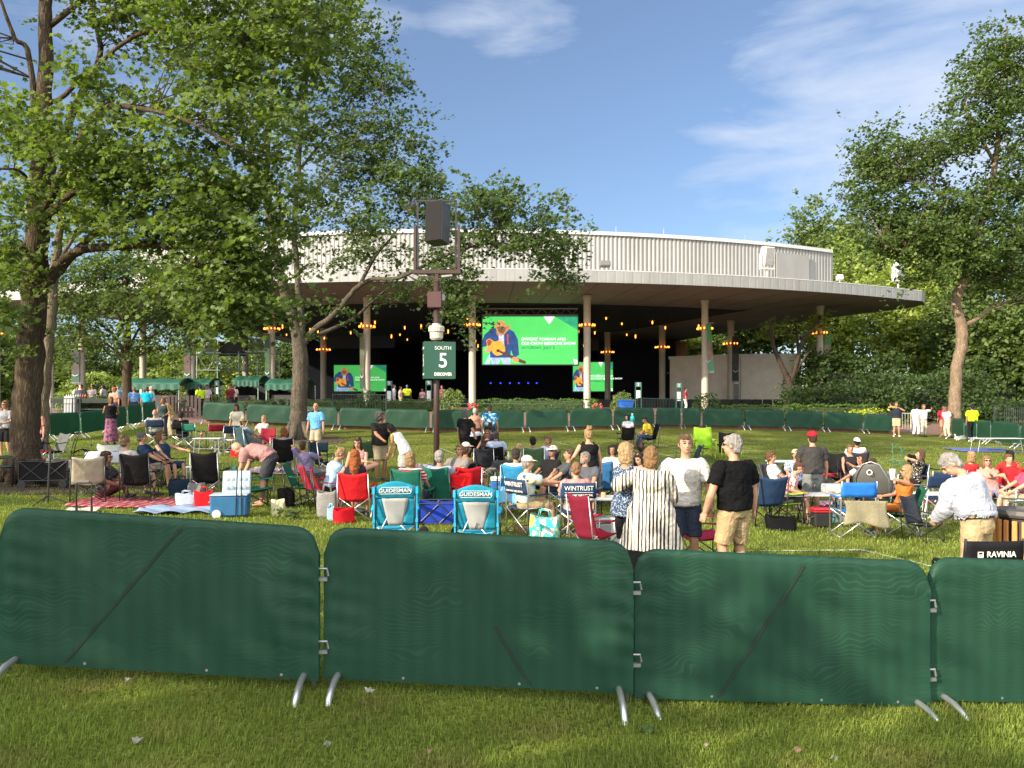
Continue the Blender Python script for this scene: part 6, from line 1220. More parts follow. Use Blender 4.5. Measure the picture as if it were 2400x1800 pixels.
def chair(kind, pos, yaw, col, lb, leg=None, arm=None, back=None, group=None, s=1.0, cat='chair'):
    if kind not in PROTO: PROTO[kind] = {'quad': lambda: quad_proto(), 'high': lambda: quad_proto(high=True), 'dir': director_proto}[kind](); o = PROTO[kind]
    else:
        o = PROTO[kind]; o = dup(o)
    o.location = pos; o.rotation_euler = (0, 0, R(yaw)); o.scale = (s, s, s)
    m = fabric(col); lg = leg or STEEL
    recolor(o, {'seat': m, 'backrest': fabric(back) if back else m, 'armrest': fabric(arm) if arm else m, 'leg': lg, 'cross_braces': lg})
    tag(o, lb, cat, group); return o
def sitter(px, py, yaw, label, ch=None, floor=False, Hs=None, dy=0, **k):
    h = k.get('h', 1.70); Hs = Hs or ((.50+.80 if not floor else .93)*h/1.75-.02); p = seat_at(px, py, Hs) if 'd' not in k else at(px, k['d']); k.pop('d', None)
    person(label, p, yaw, pose='floor' if floor else 'sit', **k)
    if ch: kind, col, lb, *rest = ch; chair(kind, p+Vector((0, 0, .0)), yaw, col, lb, **(rest[0] if rest else {}))
    return p
BL = (.007, .007, .008); NV = (.02, .035, .075); RD = (.42, .012, .02); DRD = (.20, .01, .025); GN = (.01, .10, .07); BU = (.02, .17, .52); TU = (.02, .32, .55); LIM = (.35, .60, .03); GRC = (.10, .11, .11); OLV = (.05, .10, .045)
BM = {'leg': BLACKM}
# ---- left foreground group
chair('high', at(327, 15.6), 12, BL, 'tall black camp chair with a bun haired woman showing above it, left group', leg=BLACKM)
person('woman with messy bun in light grey top seated behind the tall black chair', at(312, 16.3), -30, pose='sit', fem=True, sk=SK2, hair='bun', hc=(.20, .13, .07), top=(.42, .40, .37), bottom='shorts', bc=(.3, .3, .32), near=1, build=1.1)
chair('quad', at(205, 15.2), 30, (.34, .30, .22), 'beige camp chair with black striped top, empty, right of the big trunk', leg=BLACKM, arm=BL, s=1.05)
p = sitter(243, 1060, -82, 'long haired bearded man in dark floral shirt and sunglasses sitting cross legged on the blanket', floor=True, h=1.82, sk=SK3, hair='long', hc=(.05, .025, .015), glasses=True, top=BL, topmat=prints((.014, .014, .016), (.05, .05, .05), (.10, .10, .09), 22), bottom='shorts', bc=(.12, .05, .05), near=1)
p = sitter(352, 1027, -75, 'grey haired man in navy tee in profile, seated with the woman in sunglasses', ('quad', BL, 'black low camp chair under the man in the navy tee', BM), d=17.8, sk=SK1, hc=(.12, .11, .10), top=(.02, .04, .085), near=1, build=1.15, bc=(.2, .19, .17))
p = sitter(391, 1034, -110, 'woman in dark blue dress and sunglasses sitting with one hand held out, left group', ('quad', BL, 'black camp chair under the woman with the outstretched hand', BM), d=18.4, fem=True, sk=SK2, hair='pony', hc=LBR_H, glasses=True, top=(.025, .05, .10), sleeve='none', bottom='skirt', bc=(.025, .05, .10), near=1, LH=(-.30, .58, .78), hy=15)
chair('high', at(492, 16.4), 5, BL, 'black padded camp chair with steel legs left of the bending man', leg=STEEL, s=1.02)
chair('quad', at(600, 15.2), -60, GN, 'green camp chair behind the bending man', leg=BLACKM)
chair('quad', at(90, 19.2), -70, RD, 'red camp chair showing right beside the big trunk', leg=STEEL); chair('quad', at(118, 21.5), 150, BL, 'black camp chair standing behind the red one by the big trunk', leg=STEEL, back=GRC)
chair('dir', at(0, 17.0), -60, (.06, .11, .08), 'grey green folding chair at the left edge under the big trunk', leg=BLACKM)
# ---- left middle group in aluminium chairs
p = sitter(364, 966, 20, 'bald man in grey tee seated with his back to us, left by the fence', ('dir', NV, 'aluminium directors chair of the bald man in grey'), d=27.0, sk=SK1, hair='bald', hc=GRY_H, top=(.30, .32, .30), build=1.1)
p = sitter(426, 970, 15, 'dark haired person in black top seated with back to us, right of the bald man', ('dir', BL, 'aluminium directors chair of the dark haired person in black'), d=27.0, sk=SK3, hc=DK_H, top=BL)
for px, d, yw, c, lb in ((455, 26.5, -20, GN, 'empty aluminium directors chair with green back, left of the small tables'), (506, 27, 30, DRD, 'empty aluminium directors chair with red seat by the small tables'), (528, 26.2, 60, NV, 'empty navy directors chair left of the standing woman in beige'), (545, 26.8, 110, BL, 'empty black directors chair next to the standing woman in beige')): chair('dir', at(px, d), yw, c, lb)
p = sitter(586, 980, -40, 'man in tan cap and grey blue shirt leaning back in a camp chair', ('high', (.03, .07, .09), 'dark teal tilted camp chair of the man in the tan cap', {}), d=25.0, sk=SK1, hc=BRN_H, hat=((.22, .20, .10), 'fwd'), glasses=True, top=(.16, .22, .27), bc=(.18, .18, .16), hy=-45, lean=-22)
p = sitter(612, 972, 165, 'woman sitting in shade behind the maroon camp chair near the middle maple', None, d=27.5, fem=True, sk=SK2, hair='mid', hc=BLD_H, top=(.55, .40, .38), bc=(.3, .2, .2)); chair('quad', at(620, 26.3), 178, DRD, 'maroon camp chair with its back to us left of the middle maple', leg=STEEL)
p = sitter(666, 1018, 12, 'red haired person seated in a black camp chair below the middle maple', ('high', BL, 'black camp chair with crossed steel legs below the middle maple', {}), d=21.0, fem=True, sk=SK2, hair='mid', hc=(.25, .09, .03), top=(.3, .3, .28), lean=-4)
person('balding man reclining with one hand behind his head, right of the black camp chair', at(722, 19.8), -15, pose='sit', pz=.28, lean=-22, sk=SK1, hair='short', hc=BRN_H, top=(.20, .17, .32), bottom='shorts', bc=(.2, .2, .25), LH=(-.16, -.16, .80), near=1, RF=(.2, .75, .09), LF=(-.2, .75, .09))
chair('high', at(768, 20.6), -52, (.02, .03, .05), 'dark navy tilted folding chair with white frame below the light blue tee man', leg=metal((.8, .8, .8), .4)); chair('dir', at(735, 20.8), 40, (.03, .07, .10), 'dark blue folding chair between the reclining man and the tree', leg=BLACKM)
# ---- group around the red chairs
chair('quad', at(720, 16.0), -82, (.015, .085, .055), 'wide dark green loveseat camp chair, empty', leg=BLACKM, s=1.05).scale = (1.7, 1.05, 1.0)
chair('quad', at(752, 15.6), -60, (.25, .01, .03), 'dark red camp chair between the green loveseat and the woman in pale blue', leg=BLACKM)
p = sitter(782, 1062, -72, 'blond woman in pale blue tee and glasses leaning over a bag, beside the red chair', None, d=14.8, fem=True, sk=SK1, hair='short', hc=(.30, .19, .09), top=(.28, .42, .60), bottom='shorts', bc=(.03, .03, .05), near=1, build=1.2, lean=14, hp=30, LH=(-.12, .42, .55), RH=(.10, .50, .50)); chair('quad', p, -72, DRD, 'red camp chair mostly hidden under the woman in pale blue', leg=BLACKM)
p = sitter(836, 1064, 2, 'woman with curly red hair and bare shoulders seated in a bright red chair, from behind', ('quad', (.50, .012, .018), 'bright red camp chair holding the curly red haired woman', {'s': 1.0}), d=14.0, fem=True, sk=SK2, hair='long', hc=RED_H, top=(.02, .02, .03), sleeve='none', bottom='skirt', bc=(.03, .03, .03), near=1, build=1.1, RH=(.14, .10, 1.06), LH=(-.34, .26, .72))
person('dark haired woman with bare shoulders facing us behind the curly red haired woman', at(838, 16.6), 178, pose='sit', pz=.60, fem=True, sk=SK2, hair='long', hc=BRN_H, top=(.35, .2, .2), sleeve='none', bottom='skirt', bc=(.3, .2, .2), near=1, hp=15, lean=0)
chair('quad', at(852, 22.5), 10, OLV, 'olive camp chair with a bag on it, left of the curly haired man', leg=BLACKM)
# ---- group left and right of the pole
p = sitter(968, 1073, -10, 'blond woman in red and white striped top seated left of the pole', ('high', GN, 'green tilted lounge chair left of the pole', {'leg': BLACKM}), d=13.6, fem=True, sk=SK2, hair='mid', hc=(.28, .18, .09), top=RD, topmat=stripes((.50, .02, .03), (.70, .68, .66), 5.5, 'Z', .78, .3), bottom='pants', bc=(.05, .05, .08), near=1, lean=-12, LH=(-.42, .20, .60), hy=10)
p = sitter(1037, 1070, -14, 'grey haired person hidden behind the pole, seated in a green lounge chair', ('high', GN, 'green tilted lounge chair right of the pole', {'leg': BLACKM}), d=14.2, sk=SK1, hc=GRY_H, top=(.25, .28, .35), bottom='pants', bc=(.03, .03, .05), near=1, lean=-12)
p = sitter(1066, 1062, 150, 'man with red tinted sunglasses in grey shirt looking towards us right of the pole', ('quad', BL, 'camp chair of the man in sunglasses right of the pole', BM), d=16.2, sk=SK1, hc=(.22, .13, .07), glasses=True, top=(.20, .18, .17), near=1, build=1.1)
p = sitter(1094, 1050, -78, 'woman in white cap and orange brown top seated in profile, right of the pole', ('quad', NV, 'dark camp chair of the woman in the white cap right of the pole', BM), d=16.9, fem=True, sk=SK3, hair='pony', hc=BRN_H, hat=((.60, .52, .40), 'fwd'), top=(.38, .18, .08), sleeve='none', bc=(.3, .2, .12), near=1, lean=4)
chair('high', at(1083, 14.6), 20, RD, 'narrow red camp chair with a red bag hung on its side, right of the pole', leg=STEEL, s=.98)
# ---- upper middle group by the black haired man
p = sitter(1110, 982, 0, 'dark haired person in white and pale blue shirt seated, behind the man in black', ('quad', BL, 'dark chair of the person in white behind the man in black', BM), d=25.6, sk=SK3, hc=DK_H, top=(.50, .54, .62))
p = sitter(1137, 1006, 160, 'woman in black strappy top and sunglasses seated facing us in the middle', None, d=22.4, fem=True, sk=SK3, hair='mid', hc=LBR_H, glasses=True, top=(.03, .02, .02), sleeve='none', bottom='skirt', bc=(.04, .03, .03), near=1, hy=10); chair('quad', at(1138, 21.2), -5, (.02, .022, .03), 'rounded dark camp chair in front of the woman in black straps', leg=STEEL)
p = sitter(1163, 1001, -8, 'man in pale blue shirt seated with his back to us in the middle', ('quad', BL, 'dark chair under the man in the pale blue shirt', BM), d=21.8, sk=SK3, hc=(.06, .05, .045), top=(.34, .42, .58), bottom='pants', bc=(.03, .035, .06), near=1, lean=2)
p = sitter(1148, 990, 5, 'woman with bare back seated near the tropical shirt man', ('quad', NV, 'blue chair of the woman with the bare back', BM), d=25.6, fem=True, sk=SK3, hair='bun', hc=BRN_H, top=(.03, .05, .10), sleeve='none', bottom='skirt', bc=(.03, .05, .10))
p = sitter(1247, 1024, 5, 'dark haired person seated in an olive camp chair, back to us', ('high', OLV, 'olive green camp chair in the middle distance', {}), d=20.2, sk=SK3, hc=DK_H, top=(.2, .2, .2), Hs=1.1)
p = sitter(1270, 1013, 60, 'short haired man in white and navy shirt looking back over his shoulder', ('quad', NV, 'navy chair of the man looking back over his shoulder', BM), d=20.6, sk=SK1, hc=(.14, .09, .05), top=(.45, .50, .60), hy=85, near=1)
# ---- big middle table group
p = sitter(1210, 1056, -5, 'dark haired person in white shirt seated in a bright blue chair with a towel', ('high', (.03, .22, .42), 'bright blue tall camp chair with pale towel over it', {}), d=15.2, sk=SK1, hc=(.04, .03, .025), top=(.62, .60, .62), near=1, lean=-4)
p = sitter(1238, 1066, -78, 'man in cream cap and pale tropical shirt in profile on an aluminium directors chair', None, d=12.9, sk=SK2, hc=GRY_H, hat=((.62, .54, .42), 'fwd'), top=WH, topmat=prints((.35, .55, .60), (.55, .52, .36), (.05, .08, .14), 6, t=(.50, .64)), bottom='shorts', bc=(.30, .24, .13), near=1, build=1.15, lean=4, RH=(.12, .50, .86), LH=(-.22, .46, .80))
dc1 = chair('dir', p, -52, NV, 'aluminium directors chair with navy back under the man in the cream cap', s=1.0)
p = sitter(1284, 1055, 140, 'woman in white cap, sunglasses and black v neck top at the middle table', ('quad', BL, 'camp chair of the woman in the white cap at the middle table', BM), d=16.3, fem=True, sk=SK3, hair='short', hc=(.12, .05, .03), hat=((.66, .64, .62), 'fwd'), glasses=True, top=(.015, .015, .016), bottom='pants', bc=(.04, .04, .05), near=1, build=1.15)
p = sitter(1314, 1066, 95, 'short haired man in dark grey tee in profile at the middle table', ('high', (.03, .15, .30), 'blue camp chair next to the man in the dark grey tee', {}), d=15.6, sk=SK1, hc=(.09, .06, .04), top=(.06, .065, .07), bottom='shorts', near=1)
p = sitter(1350, 1086, 2, 'child in coral pink tee seated with back to us in a navy lettered chair', None, d=12.8, h=1.62, sk=SK2, hc=(.26, .14, .07), top=(.50, .22, .20), bottom='shorts', bc=(.3, .3, .3), near=1, lean=4)
dc2 = chair('dir', at(1350, 12.6), 4, (.015, .045, .11), 'aluminium directors chair with white lettering on its navy back', s=1.0)
TXM = mat('lettering_white', (.78, .78, .74), .5, 0)
bk = [c for c in dc2.children if c.name.startswith('backrest')][0]
text('WINTRUST', 'lettering', TXM, bk, (0, -.318, .835), .105, rot=(R(96), 0, 0), sx=.88); text('CHAIR AND TABLE RENTAL', 'lettering', TXM, bk, (0, -.300, .725), .042, rot=(R(96), 0, 0), bold=.001, sx=.86)
b = MB(); b.box((0, -.312, .772), (.46, .004, .006), rx=R(6)); b.build('rule', TXM, bk)
bk = [c for c in dc1.children if c.name.startswith('backrest')][0]
text('WINTRUST', 'lettering', TXM, bk, (0, -.318, .835), .105, rot=(R(96), 0, 0), sx=.88); text('CHAIR AND TABLE RENTAL', 'lettering', TXM, bk, (0, -.300, .725), .042, rot=(R(96), 0, 0), sx=.86)
p = sitter(1366, 1062, 160, 'bearded grey haired man in slate tee holding a drink behind the child in coral', ('quad', GRC, 'camp chair under the bearded man', BM), d=14.6, sk=SK1, hair='beard', hc=(.26, .24, .22), top=(.085, .088, .10), near=1, build=1.25, RH=(.06, .36, .86), hy=-35)
# ---- behind the four
chair('high', at(1418, 16.8), -20, (.03, .13, .30), 'blue camp chair between the woman in black and the blond woman', leg=BLACKM)
p = sitter(1432, 1048, 160, 'dark haired woman with pale scarf seated behind the blue chair', ('quad', BL, 'dark camp chair behind the blond woman of the four', BM), d=17.6, fem=True, sk=SK3, hair='curly', hc=DK_H, top=(.5, .48, .45))
p = sitter(1500, 1012, 5, 'woman with dark ponytail in grey tank top seated with her back to us', ('quad', BL, 'dark camp chair of the ponytailed woman', BM), d=19.5, fem=True, sk=SK3, hair='pony', hc=(.05, .03, .025), top=(.06, .065, .06), sleeve='none', near=1, lean=2)
p = sitter(1489, 1071, 130, 'dark haired woman looking down between the blond woman and the striped poncho', ('quad', BL, 'dark camp chair of the woman looking down', BM), d=15.2, fem=True, sk=SK2, hair='long', hc=DK_H, top=(.3, .25, .22), near=1, hp=25)
p = sitter(1472, 1001, 175, 'woman in white top seated far off near the fence with a turquoise bottle', None, d=32, fem=True, sk=SK2, hair='mid', hc=DK_H, top=(.62, .60, .64), hy=-60); chair('quad', at(1467, 30.8), 5, BL, 'black camp chair facing the fence in front of the woman in white', leg=BLACKM)
p = sitter(1519, 1003, 100, 'man in yellow tee and jeans hunched in a chair near the far fence', ('high', BL, 'black camp chair under the man in the yellow tee', BM), d=31, sk=SK3, hc=DK_H, top=(.60, .48, .04), bottom='pants', bc=(.05, .08, .16), lean=16, hp=20)
chair('high', at(1652, 27.5), 176, LIM, 'lime green camp chair with black headrest, empty, far centre right', leg=metal((.45, .62, .05), .4), s=1.15, back=(.20, .38, .02)); chair('high', at(1710, 26), 176, BL, 'black camp chair with lime piping behind the black tee man', leg=metal((.45, .62, .05), .4), s=1.1); chair('quad', at(1612, 24), 60, (.03, .06, .10), 'slumped dark blue camp chair left of the lime green one', leg=BLACKM); chair('high', at(1568, 17), 160, (.02, .04, .08), 'navy striped camp chair half hidden by the white polo man', leg=BLACKM)
chair('quad', at(1653, 10.8), -75, (.22, .012, .04), 'maroon camp chair between the white polo man and the black tee man', leg=BLACKM)
# ---- right middle group
chair('quad', at(1786, 15.0), 10, (.02, .045, .10), 'navy blue camp chair with a small white mark, left of the red cap man', leg=BLACKM, s=1.1)
p = sitter(1826, 1068, -110, 'brown haired woman in white tee seated left of the red cap man', ('high', GRC, 'grey high camp chair of the woman in the white tee', BM), d=17.4, fem=True, sk=SK1, hair='short', hc=(.13, .06, .03), top=(.60, .58, .62), near=1)
p = sitter(1868, 1070, 170, 'person in beige cap and blue printed shirt behind the red cap man', ('quad', BL, 'camp chair of the person in the beige cap', BM), d=18.2, sk=SK1, hc=BRN_H, hat=((.48, .38, .26), 'back'), top=WH, topmat=prints((.55, .58, .66), (.10, .16, .36), (.5, .5, .55), 18))
p = sitter(1842, 1100, -100, 'woman in floral top leaning over the table in front of the red cap man', ('quad', LIM, 'lime green chair behind the leaning woman', BM), d=15.4, fem=True, sk=SK2, hair='bun', hc=(.09, .045, .03), top=WH, topmat=prints((.60, .50, .45), (.35, .04, .06), (.5, .4, .36), 14), lean=28, hp=20, near=1)
chair('dir', at(1998, 13.9), -2, (.02, .15, .50), 'bright blue and white framed folding chair with an olive cloth hung on it', leg=metal((.75, .76, .78), .35), s=1.08)
p = sitter(2003, 1064, 88, 'long dark haired woman in patterned tee eating, seated in profile, right group', None, d=17.4, fem=True, sk=SK3, hair='long', hc=(.035, .02, .015), top=WH, topmat=prints((.35, .38, .42), (.55, .56, .58), (.25, .28, .32), 20), bottom='capri', bc=(.4, .25, .18), near=1, LH=(-.06, .12, 1.06)); chair('dir', at(2012, 17.0), 20, (.16, .30, .24), 'pale green directors chair behind the long dark haired woman', leg=metal((.6, .65, .6), .4))
p = sitter(1995, 1042, 165, 'woman in black tank top seated facing us right of the black bags', ('quad', BL, 'black camp chair of the woman in the black tank top', BM), d=20.0, fem=True, sk=SK1, hair='short', hc=(.16, .09, .05), top=(.02, .02, .022), sleeve='none')
p = sitter(2003, 1024, -5, 'person in white top and white backward cap seated with back to us', ('quad', NV, 'navy chair of the person with the white backward cap', BM), d=22.5, sk=SK3, hc=DK_H, hat=((.50, .52, .60), 'back'), top=(.62, .58, .58), build=1.15)
p = sitter(2054, 1056, -60, 'man in sunglasses lying low beside the grey hammock chair', None, floor=True, d=20.5, sk=SK2, hc=BRN_H, glasses=True, top=(.1, .1, .12), lean=-15, Hs=.8)
chair('high', at(1962, 20.5), 165, BL, 'black high back camp chair left of the woman in the tank top', leg=BLACKM); chair('high', at(1780, 19), 20, (.05, .05, .055), 'thin dark folded chair above the navy chair', leg=BLACKM, s=.9); chair('quad', at(1905, 22), 175, (.09, .10, .11), 'grey camp chair behind the red cap man', leg=BLACKM); chair('quad', at(1935, 21), 160, BL, 'black camp chair with red trim behind the red cap man', leg=BLACKM, back=(.12, .01, .015))
p = sitter(2106, 1116, 78, 'blond woman in orange jumpsuit with sunglasses drinking from a white cup', ('quad', (.012, .085, .05), 'green camp chair with white legs under the woman in orange', {'leg': metal((.8, .82, .8), .4)}), d=14.3, fem=True, sk=SK1, hair='mid', hc=(.38, .25, .12), glasses=True, top=(.50, .15, .03), sleeve='none', bottom='pants', bc=(.50, .15, .03), near=1, LH=(-.06, .10, 1.06), RH=(.10, .26, .70), lean=-10)
p = sitter(2139, 1048, 82, 'brown haired woman in black polka dot dress seated in profile, eating', ('dir', NV, 'navy folding chair of the woman in polka dots', {}), d=18.8, fem=True, sk=SK2, hair='mid', hc=(.10, .05, .03), top=BL, topmat=prints((.02, .02, .02), (.02, .02, .02), (.6, .58, .5), 42, t=(.4, .60)), bottom='skirt', bc=(.03, .02, .02), near=1, LH=(-.05, .12, 1.08), RH=(.05, .12, 1.08))
chair('dir', at(2180, 16.4), 12, (.015, .03, .075), 'white framed navy directors chair left of the old man', leg=metal((.8, .8, .8), .4)); chair('dir', at(2215, 17.2), -20, (.015, .03, .075), 'second white framed navy directors chair half hidden by the old man', leg=metal((.8, .8, .8), .4)); chair('high', at(2176, 20.5), 200, BL, 'black camp chair behind the woman in polka dots', leg=BLACKM)
chair('high', at(2165, 13.5), 205, (.025, .03, .04), 'collapsed dark folding chair leaning beside the woman in orange', leg=BLACKM, s=.78)
p = sitter(2264, 1056, 5, 'blond person seated in a red camp chair behind the old man', ('quad', RD, 'red camp chair right behind the old man', {}), d=18.5, fem=True, sk=SK2, hair='mid', hc=BLD_H, top=(.45, .03, .03)); chair('quad', at(2232, 18.5), 30, (.42, .012, .02), 'empty red camp chair left of the blond person', leg=STEEL)
p = sitter(2320, 1066, 168, 'woman in pink tank top and sunglasses with crossed arms at the right', ('quad', (.3, .3, .32), 'camp chair of the woman in the pink tank top', {}), d=17.0, fem=True, sk=SK2, hair='mid', hc=(.28, .14, .08), glasses=True, top=(.55, .24, .22), sleeve='none', bottom='shorts', bc=(.2, .2, .3), near=1, build=1.25, LH=(.08, .26, .92), RH=(-.08, .28, .90))
p = sitter(2352, 1054, 10, 'dark haired person in front of the tan handbag at the right edge', ('quad', (.45, .015, .02), 'bright red camp chair at the right edge', {}), d=18.8, fem=True, sk=SK3, hair='mid', hc=DK_H, top=(.45, .03, .03))
p = sitter(2374, 1075, 175, 'person in red top seated at the right edge beside the red chair', ('quad', RD, 'red camp chair hidden by the person in the red top', {}), d=17.5, fem=True, sk=SK2, hair='short', hc=LBR_H, top=(.45, .02, .025))
p = sitter(2396, 1080, 80, 'man in magenta tee and grey cap in profile at the right edge', ('dir', (.05, .05, .055), 'white framed folding chair of the man in magenta', {'leg': metal((.75, .75, .72), .4)}), d=16.2, sk=SK2, hc=GRY_H, hat=((.18, .20, .23), 'fwd'), top=(.35, .07, .14), bottom='shorts', bc=(.35, .30, .2), near=1, build=1.2)
chair('dir', at(2385, 14.2), 70, (.05, .09, .09), 'light aluminium lawn chair above the orange slatted bin', leg=metal((.7, .66, .58), .4))
# ---- lettered chairs close to us
def arc_chair(px, d, yaw, lb, word=None):
    """blue low camp chair: arched back with pale mesh panel and webbing"""
    r = empty('camp_chair', at(px, d), R(yaw)); tag(r, lb, 'chair', 'blue camp chairs with mesh backs'); T1 = fabric((.015, .235, .36)); MS = mat('mesh', (.34, .35, .35), .8, .1, 4); w = .285
    def yb(z): return -.26-.28*(z-.36)
    def hw(z): return w*(1-.05*(z-.36)/.6)
    def top(u): return .91+.075*math.sin(math.pi*u)
    b = MB(); b.grid(lambda u, v: (-hw(.9)+2*hw(.9)*u, yb(.74+v*.2)-.012*math.sin(3.1416*u)-.02*math.sin(3.14*v), .735+(top(u)-.735)*v), 16, 8); b.build('backrest_band', T1, r, True, .022)
    for s in (-1, 1):
        b = MB(); b.grid(lambda u, v: (s*(hw(.5)*(1-u)+(.10+.09*v)*u), yb(.34+.40*v)-.012*u, .34+.40*v), 4, 8); b.build('backrest_side', T1, r, True, .014)
    b = MB(); b.grid(lambda u, v: ((u-.5)*2*(.10+.09*v), yb(.34+.40*v)-.02-.012*math.sin(3.14*u)+.008*math.sin(7*u+6*v), .34+.40*v), 8, 8); b.build('mesh_panel', MS, r, True, .006)
    b = MB(); b.grid(lambda u, v: (-.28+.56*u, .24-.48*v, .36-.05*v-.05*math.sin(3.14*u)), 8, 6); b.build('seat', fabric((.04, .36, .52)), r, True, .014)
    for s in (-1, 1):
        b = MB(); b.tube([(s*w, -.30, .0), (s*w*.99, yb(.5)-.01, .5), (s*w*.95, yb(.95)-.01, .93)], .013, 8); b.build('leg', BLACKM, r, True); b = MB(); b.tube([(s*(w+.02), .28, 0), (s*(w+.02), .26, .56)], .012, 8); b.build('leg', BLACKM, r, True)
        b = MB(); b.tube([(s*(w+.03), -.34, .58), (s*(w+.03), .28, .57)], .028, 10); b.build('armrest', fabric((.02, .33, .60)), r, True)
        b = MB(); b.box((s*(w+.015), yb(.93)-.02, .86), (.035, .03, .10)); b.box((s*(w+.015), yb(.7)-.03, .52), (.022, .01, .62), rx=R(4)); b.box((s*(w+.015), yb(.7)-.03, .42), (.034, .02, .05)); b.build('strap', fabric((.02, .33, .60)), r)
        b = MB(); b.tube([(s*w, -.30, .10), (s*.10, -.42, .50) if s < 0 else (s*.08, -.40, .36)], .010, 6); b.tube([(s*w, -.29, .35), (-s*w*.2, -.36, .06)], .009, 6); b.build('brace', STEEL, r, True)
    if word:
        bm_ = [c for c in r.children if c.name.startswith('backrest_band')][0]; a_ = R(90-15)
        text(word, 'lettering', TXM, bm_, (0, yb(.852)-.046, .852), .078, rot=(R(105.6), 0, 0), bold=.001, sx=1.05)
        b = MB(); pts = [(-.205, .805), (.205, .805), (.225, .83), (.19, .90), (-.19, .90), (-.225, .83)]
        b.tube([(x, yb(z)-.042, z) for x, z in pts+[pts[0], pts[1]]], .0035, 4, False); b.build('lettering_outline', TXM, bm_)
    return r
arc_chair(927, 11.3, 8, 'turquoise blue camp chair with white lettering, left of two, hanging straps on its left', 'GUIDESMAN'); arc_chair(1121, 11.2, -2, 'turquoise blue camp chair with white lettering, right of two, beside the blue wagon', 'GUIDESMAN')
o = chair('dir', at(2286, 7.75), 3, (.010, .010, .012), 'black directors chair with a white emblem and word, top showing above the near barrier', leg=BLACKM, s=1.03)
for c in list(o.children):
    if c.name.startswith('backrest'):
        text('RAVINIA', 'lettering', TXM, c, (.035, -.322, .80), .078, rot=(R(96), 0, 0), bold=.0005, sx=.95)
        b = MB(); [b.box((-.165+dx, -.322, .80+dz), (sx_, .004, sz_)) for dx, dz, sx_, sz_ in ((0, .024, .05, .006), (0, -.024, .05, .006), (.023, 0, .006, .05), (-.023, 0, .006, .05), (0, 0, .04, .005), (.008, -.012, .005, .02), (-.008, -.012, .005, .02))]; b.build('emblem', TXM, c)
def redfold(px, d, yaw, lb):
    r = chair('high', at(px, d), yaw, (.26, .010, .022), lb, leg=metal((.55, .52, .50), .4), s=.97, arm=(.40, .015, .03), back=(.16, .012, .03)); r.scale = (.76, .97, .97); return r
redfold(1402, 10.6, -48, 'red and grey tilted folding chair in front, empty, left of the standing four')
# ================================================================ THINGS ON THE LAWN
def rootm(name, pos, yaw, lb, cat, group=None): r = empty(name, pos, R(yaw)); tag(r, lb, cat, group); return r
def cooler(pos, yaw, w, dp, h, c1, c2, lb, open_=False, wheels=False, s=1):
    r = rootm('cooler', pos, yaw, lb, 'cooler'); m1 = paint(c1, .45); m2 = paint(c2, .4)
    b = MB(); b.box((0, 0, h*.5+.02), (w, dp, h), 0, .03, taper=1.04); b.build('tub', m1, r, True) if False else b.build('tub', m1, r)
    b = MB(); b.box((0, 0, h+.035), (w*1.05, dp*1.07, .03), 0, .01); b.build('rim', m2, r)
    if open_:
        b = MB(); b.box((.12*w, dp*.55, h+.03+dp*.50), (w*.80, .05, dp*1.05), 0, .02, rx=R(-12)); ld = b.build('lid', m2, r)
        b = MB(); vs = []
        for sx_ in (-.28, -.12, .12, .28):
            for sz_ in (.25, .62):
                b.lathe((0, 0, 0), [(.001, 0), (.001, 0)], 3) if False else None
                c = Vector((.12*w+sx_*w*.9, dp*.55-.045+(sz_-.45)*.16, h+.05+dp*.9*sz_)); b = MB(); b.ell(c, .04, .008, .04, n=12, m=4); b.build('cup_recess', paint((.24, .32, .37), .5), ld)
    else: b = MB(); b.box((0, 0, h+.075), (w*1.06, dp*1.08, .06), 0, .025); b.build('lid', m2, r)
    for sx_ in (-1, 1): b = MB(); b.tube([(sx_*w*.5, -.07, h*.8), (sx_*(w*.5+.05), -.06, h*.72), (sx_*(w*.5+.05), .06, h*.72), (sx_*w*.5, .07, h*.8)], .012, 6); b.build('handle', m1, r)
    if wheels:
        for sy_ in (-1, 1): b = MB(); b.lathe((0, 0, 0), [(.0, -.02), (.045, -.025), (.075, -.02), (.075, .02), (.045, .025), (0, .02)], 16); o = b.build('wheel', paint((.6, .6, .56)), r); o.location = (-w*.32, sy_*(dp*.5+.01), .075); o.rotation_euler = (R(90), 0, 0)
        b = MB(); b.tube([(w*.20, -dp*.54, .05), (w*.26, -dp*.56, h+.52), (w*.37, -dp*.56, h+.52), (w*.36, -dp*.54, .05)], .010, 6); b.build('pull_handle', BLACKM, r)
    return r
cooler(at(540, 14.0), 10, .62, .40, .37, (.02, .115, .25), (.33, .41, .46), 'blue wheeled cooler with open pale lid and cup recesses, by the bending man', True, True)
cooler(at(916, 14.6), 20, .55, .36, .30, (.5, .52, .5), (.60, .58, .52), 'pale cream cooler beside the woman in the striped top'); cooler(at(1172, 18.2), 3, .42, .34, .32, (.02, .12, .36), (.62, .62, .62), 'dark blue cooler with white lid, left of two in the middle'); cooler(at(1200, 18.3), -3, .42, .34, .32, (.02, .12, .36), (.62, .62, .62), 'dark blue cooler with white lid, right of two in the middle')
cooler(at(1846, 20.5), 0, .46, .36, .36, (.28, .02, .03), (.62, .64, .70), 'red cooler with white lid under the small white table at the right'); cooler(at(1925, 14.9), 0, .34, .26, .28, (.02, .02, .022), (.36, .015, .03), 'small black and red lunch cooler on the grass by the blue folding chair'); cooler(at(1420, 12.6), 10, .4, .3, .26, (.09, .10, .12), (.14, .15, .17), 'dark grey cooler under the middle food table')
cooler(at(1935, 20.9), 0, .55, .4, .34, (.05, .055, .06), (.32, .02, .03), 'dark cooler with red lid behind the red cap man')
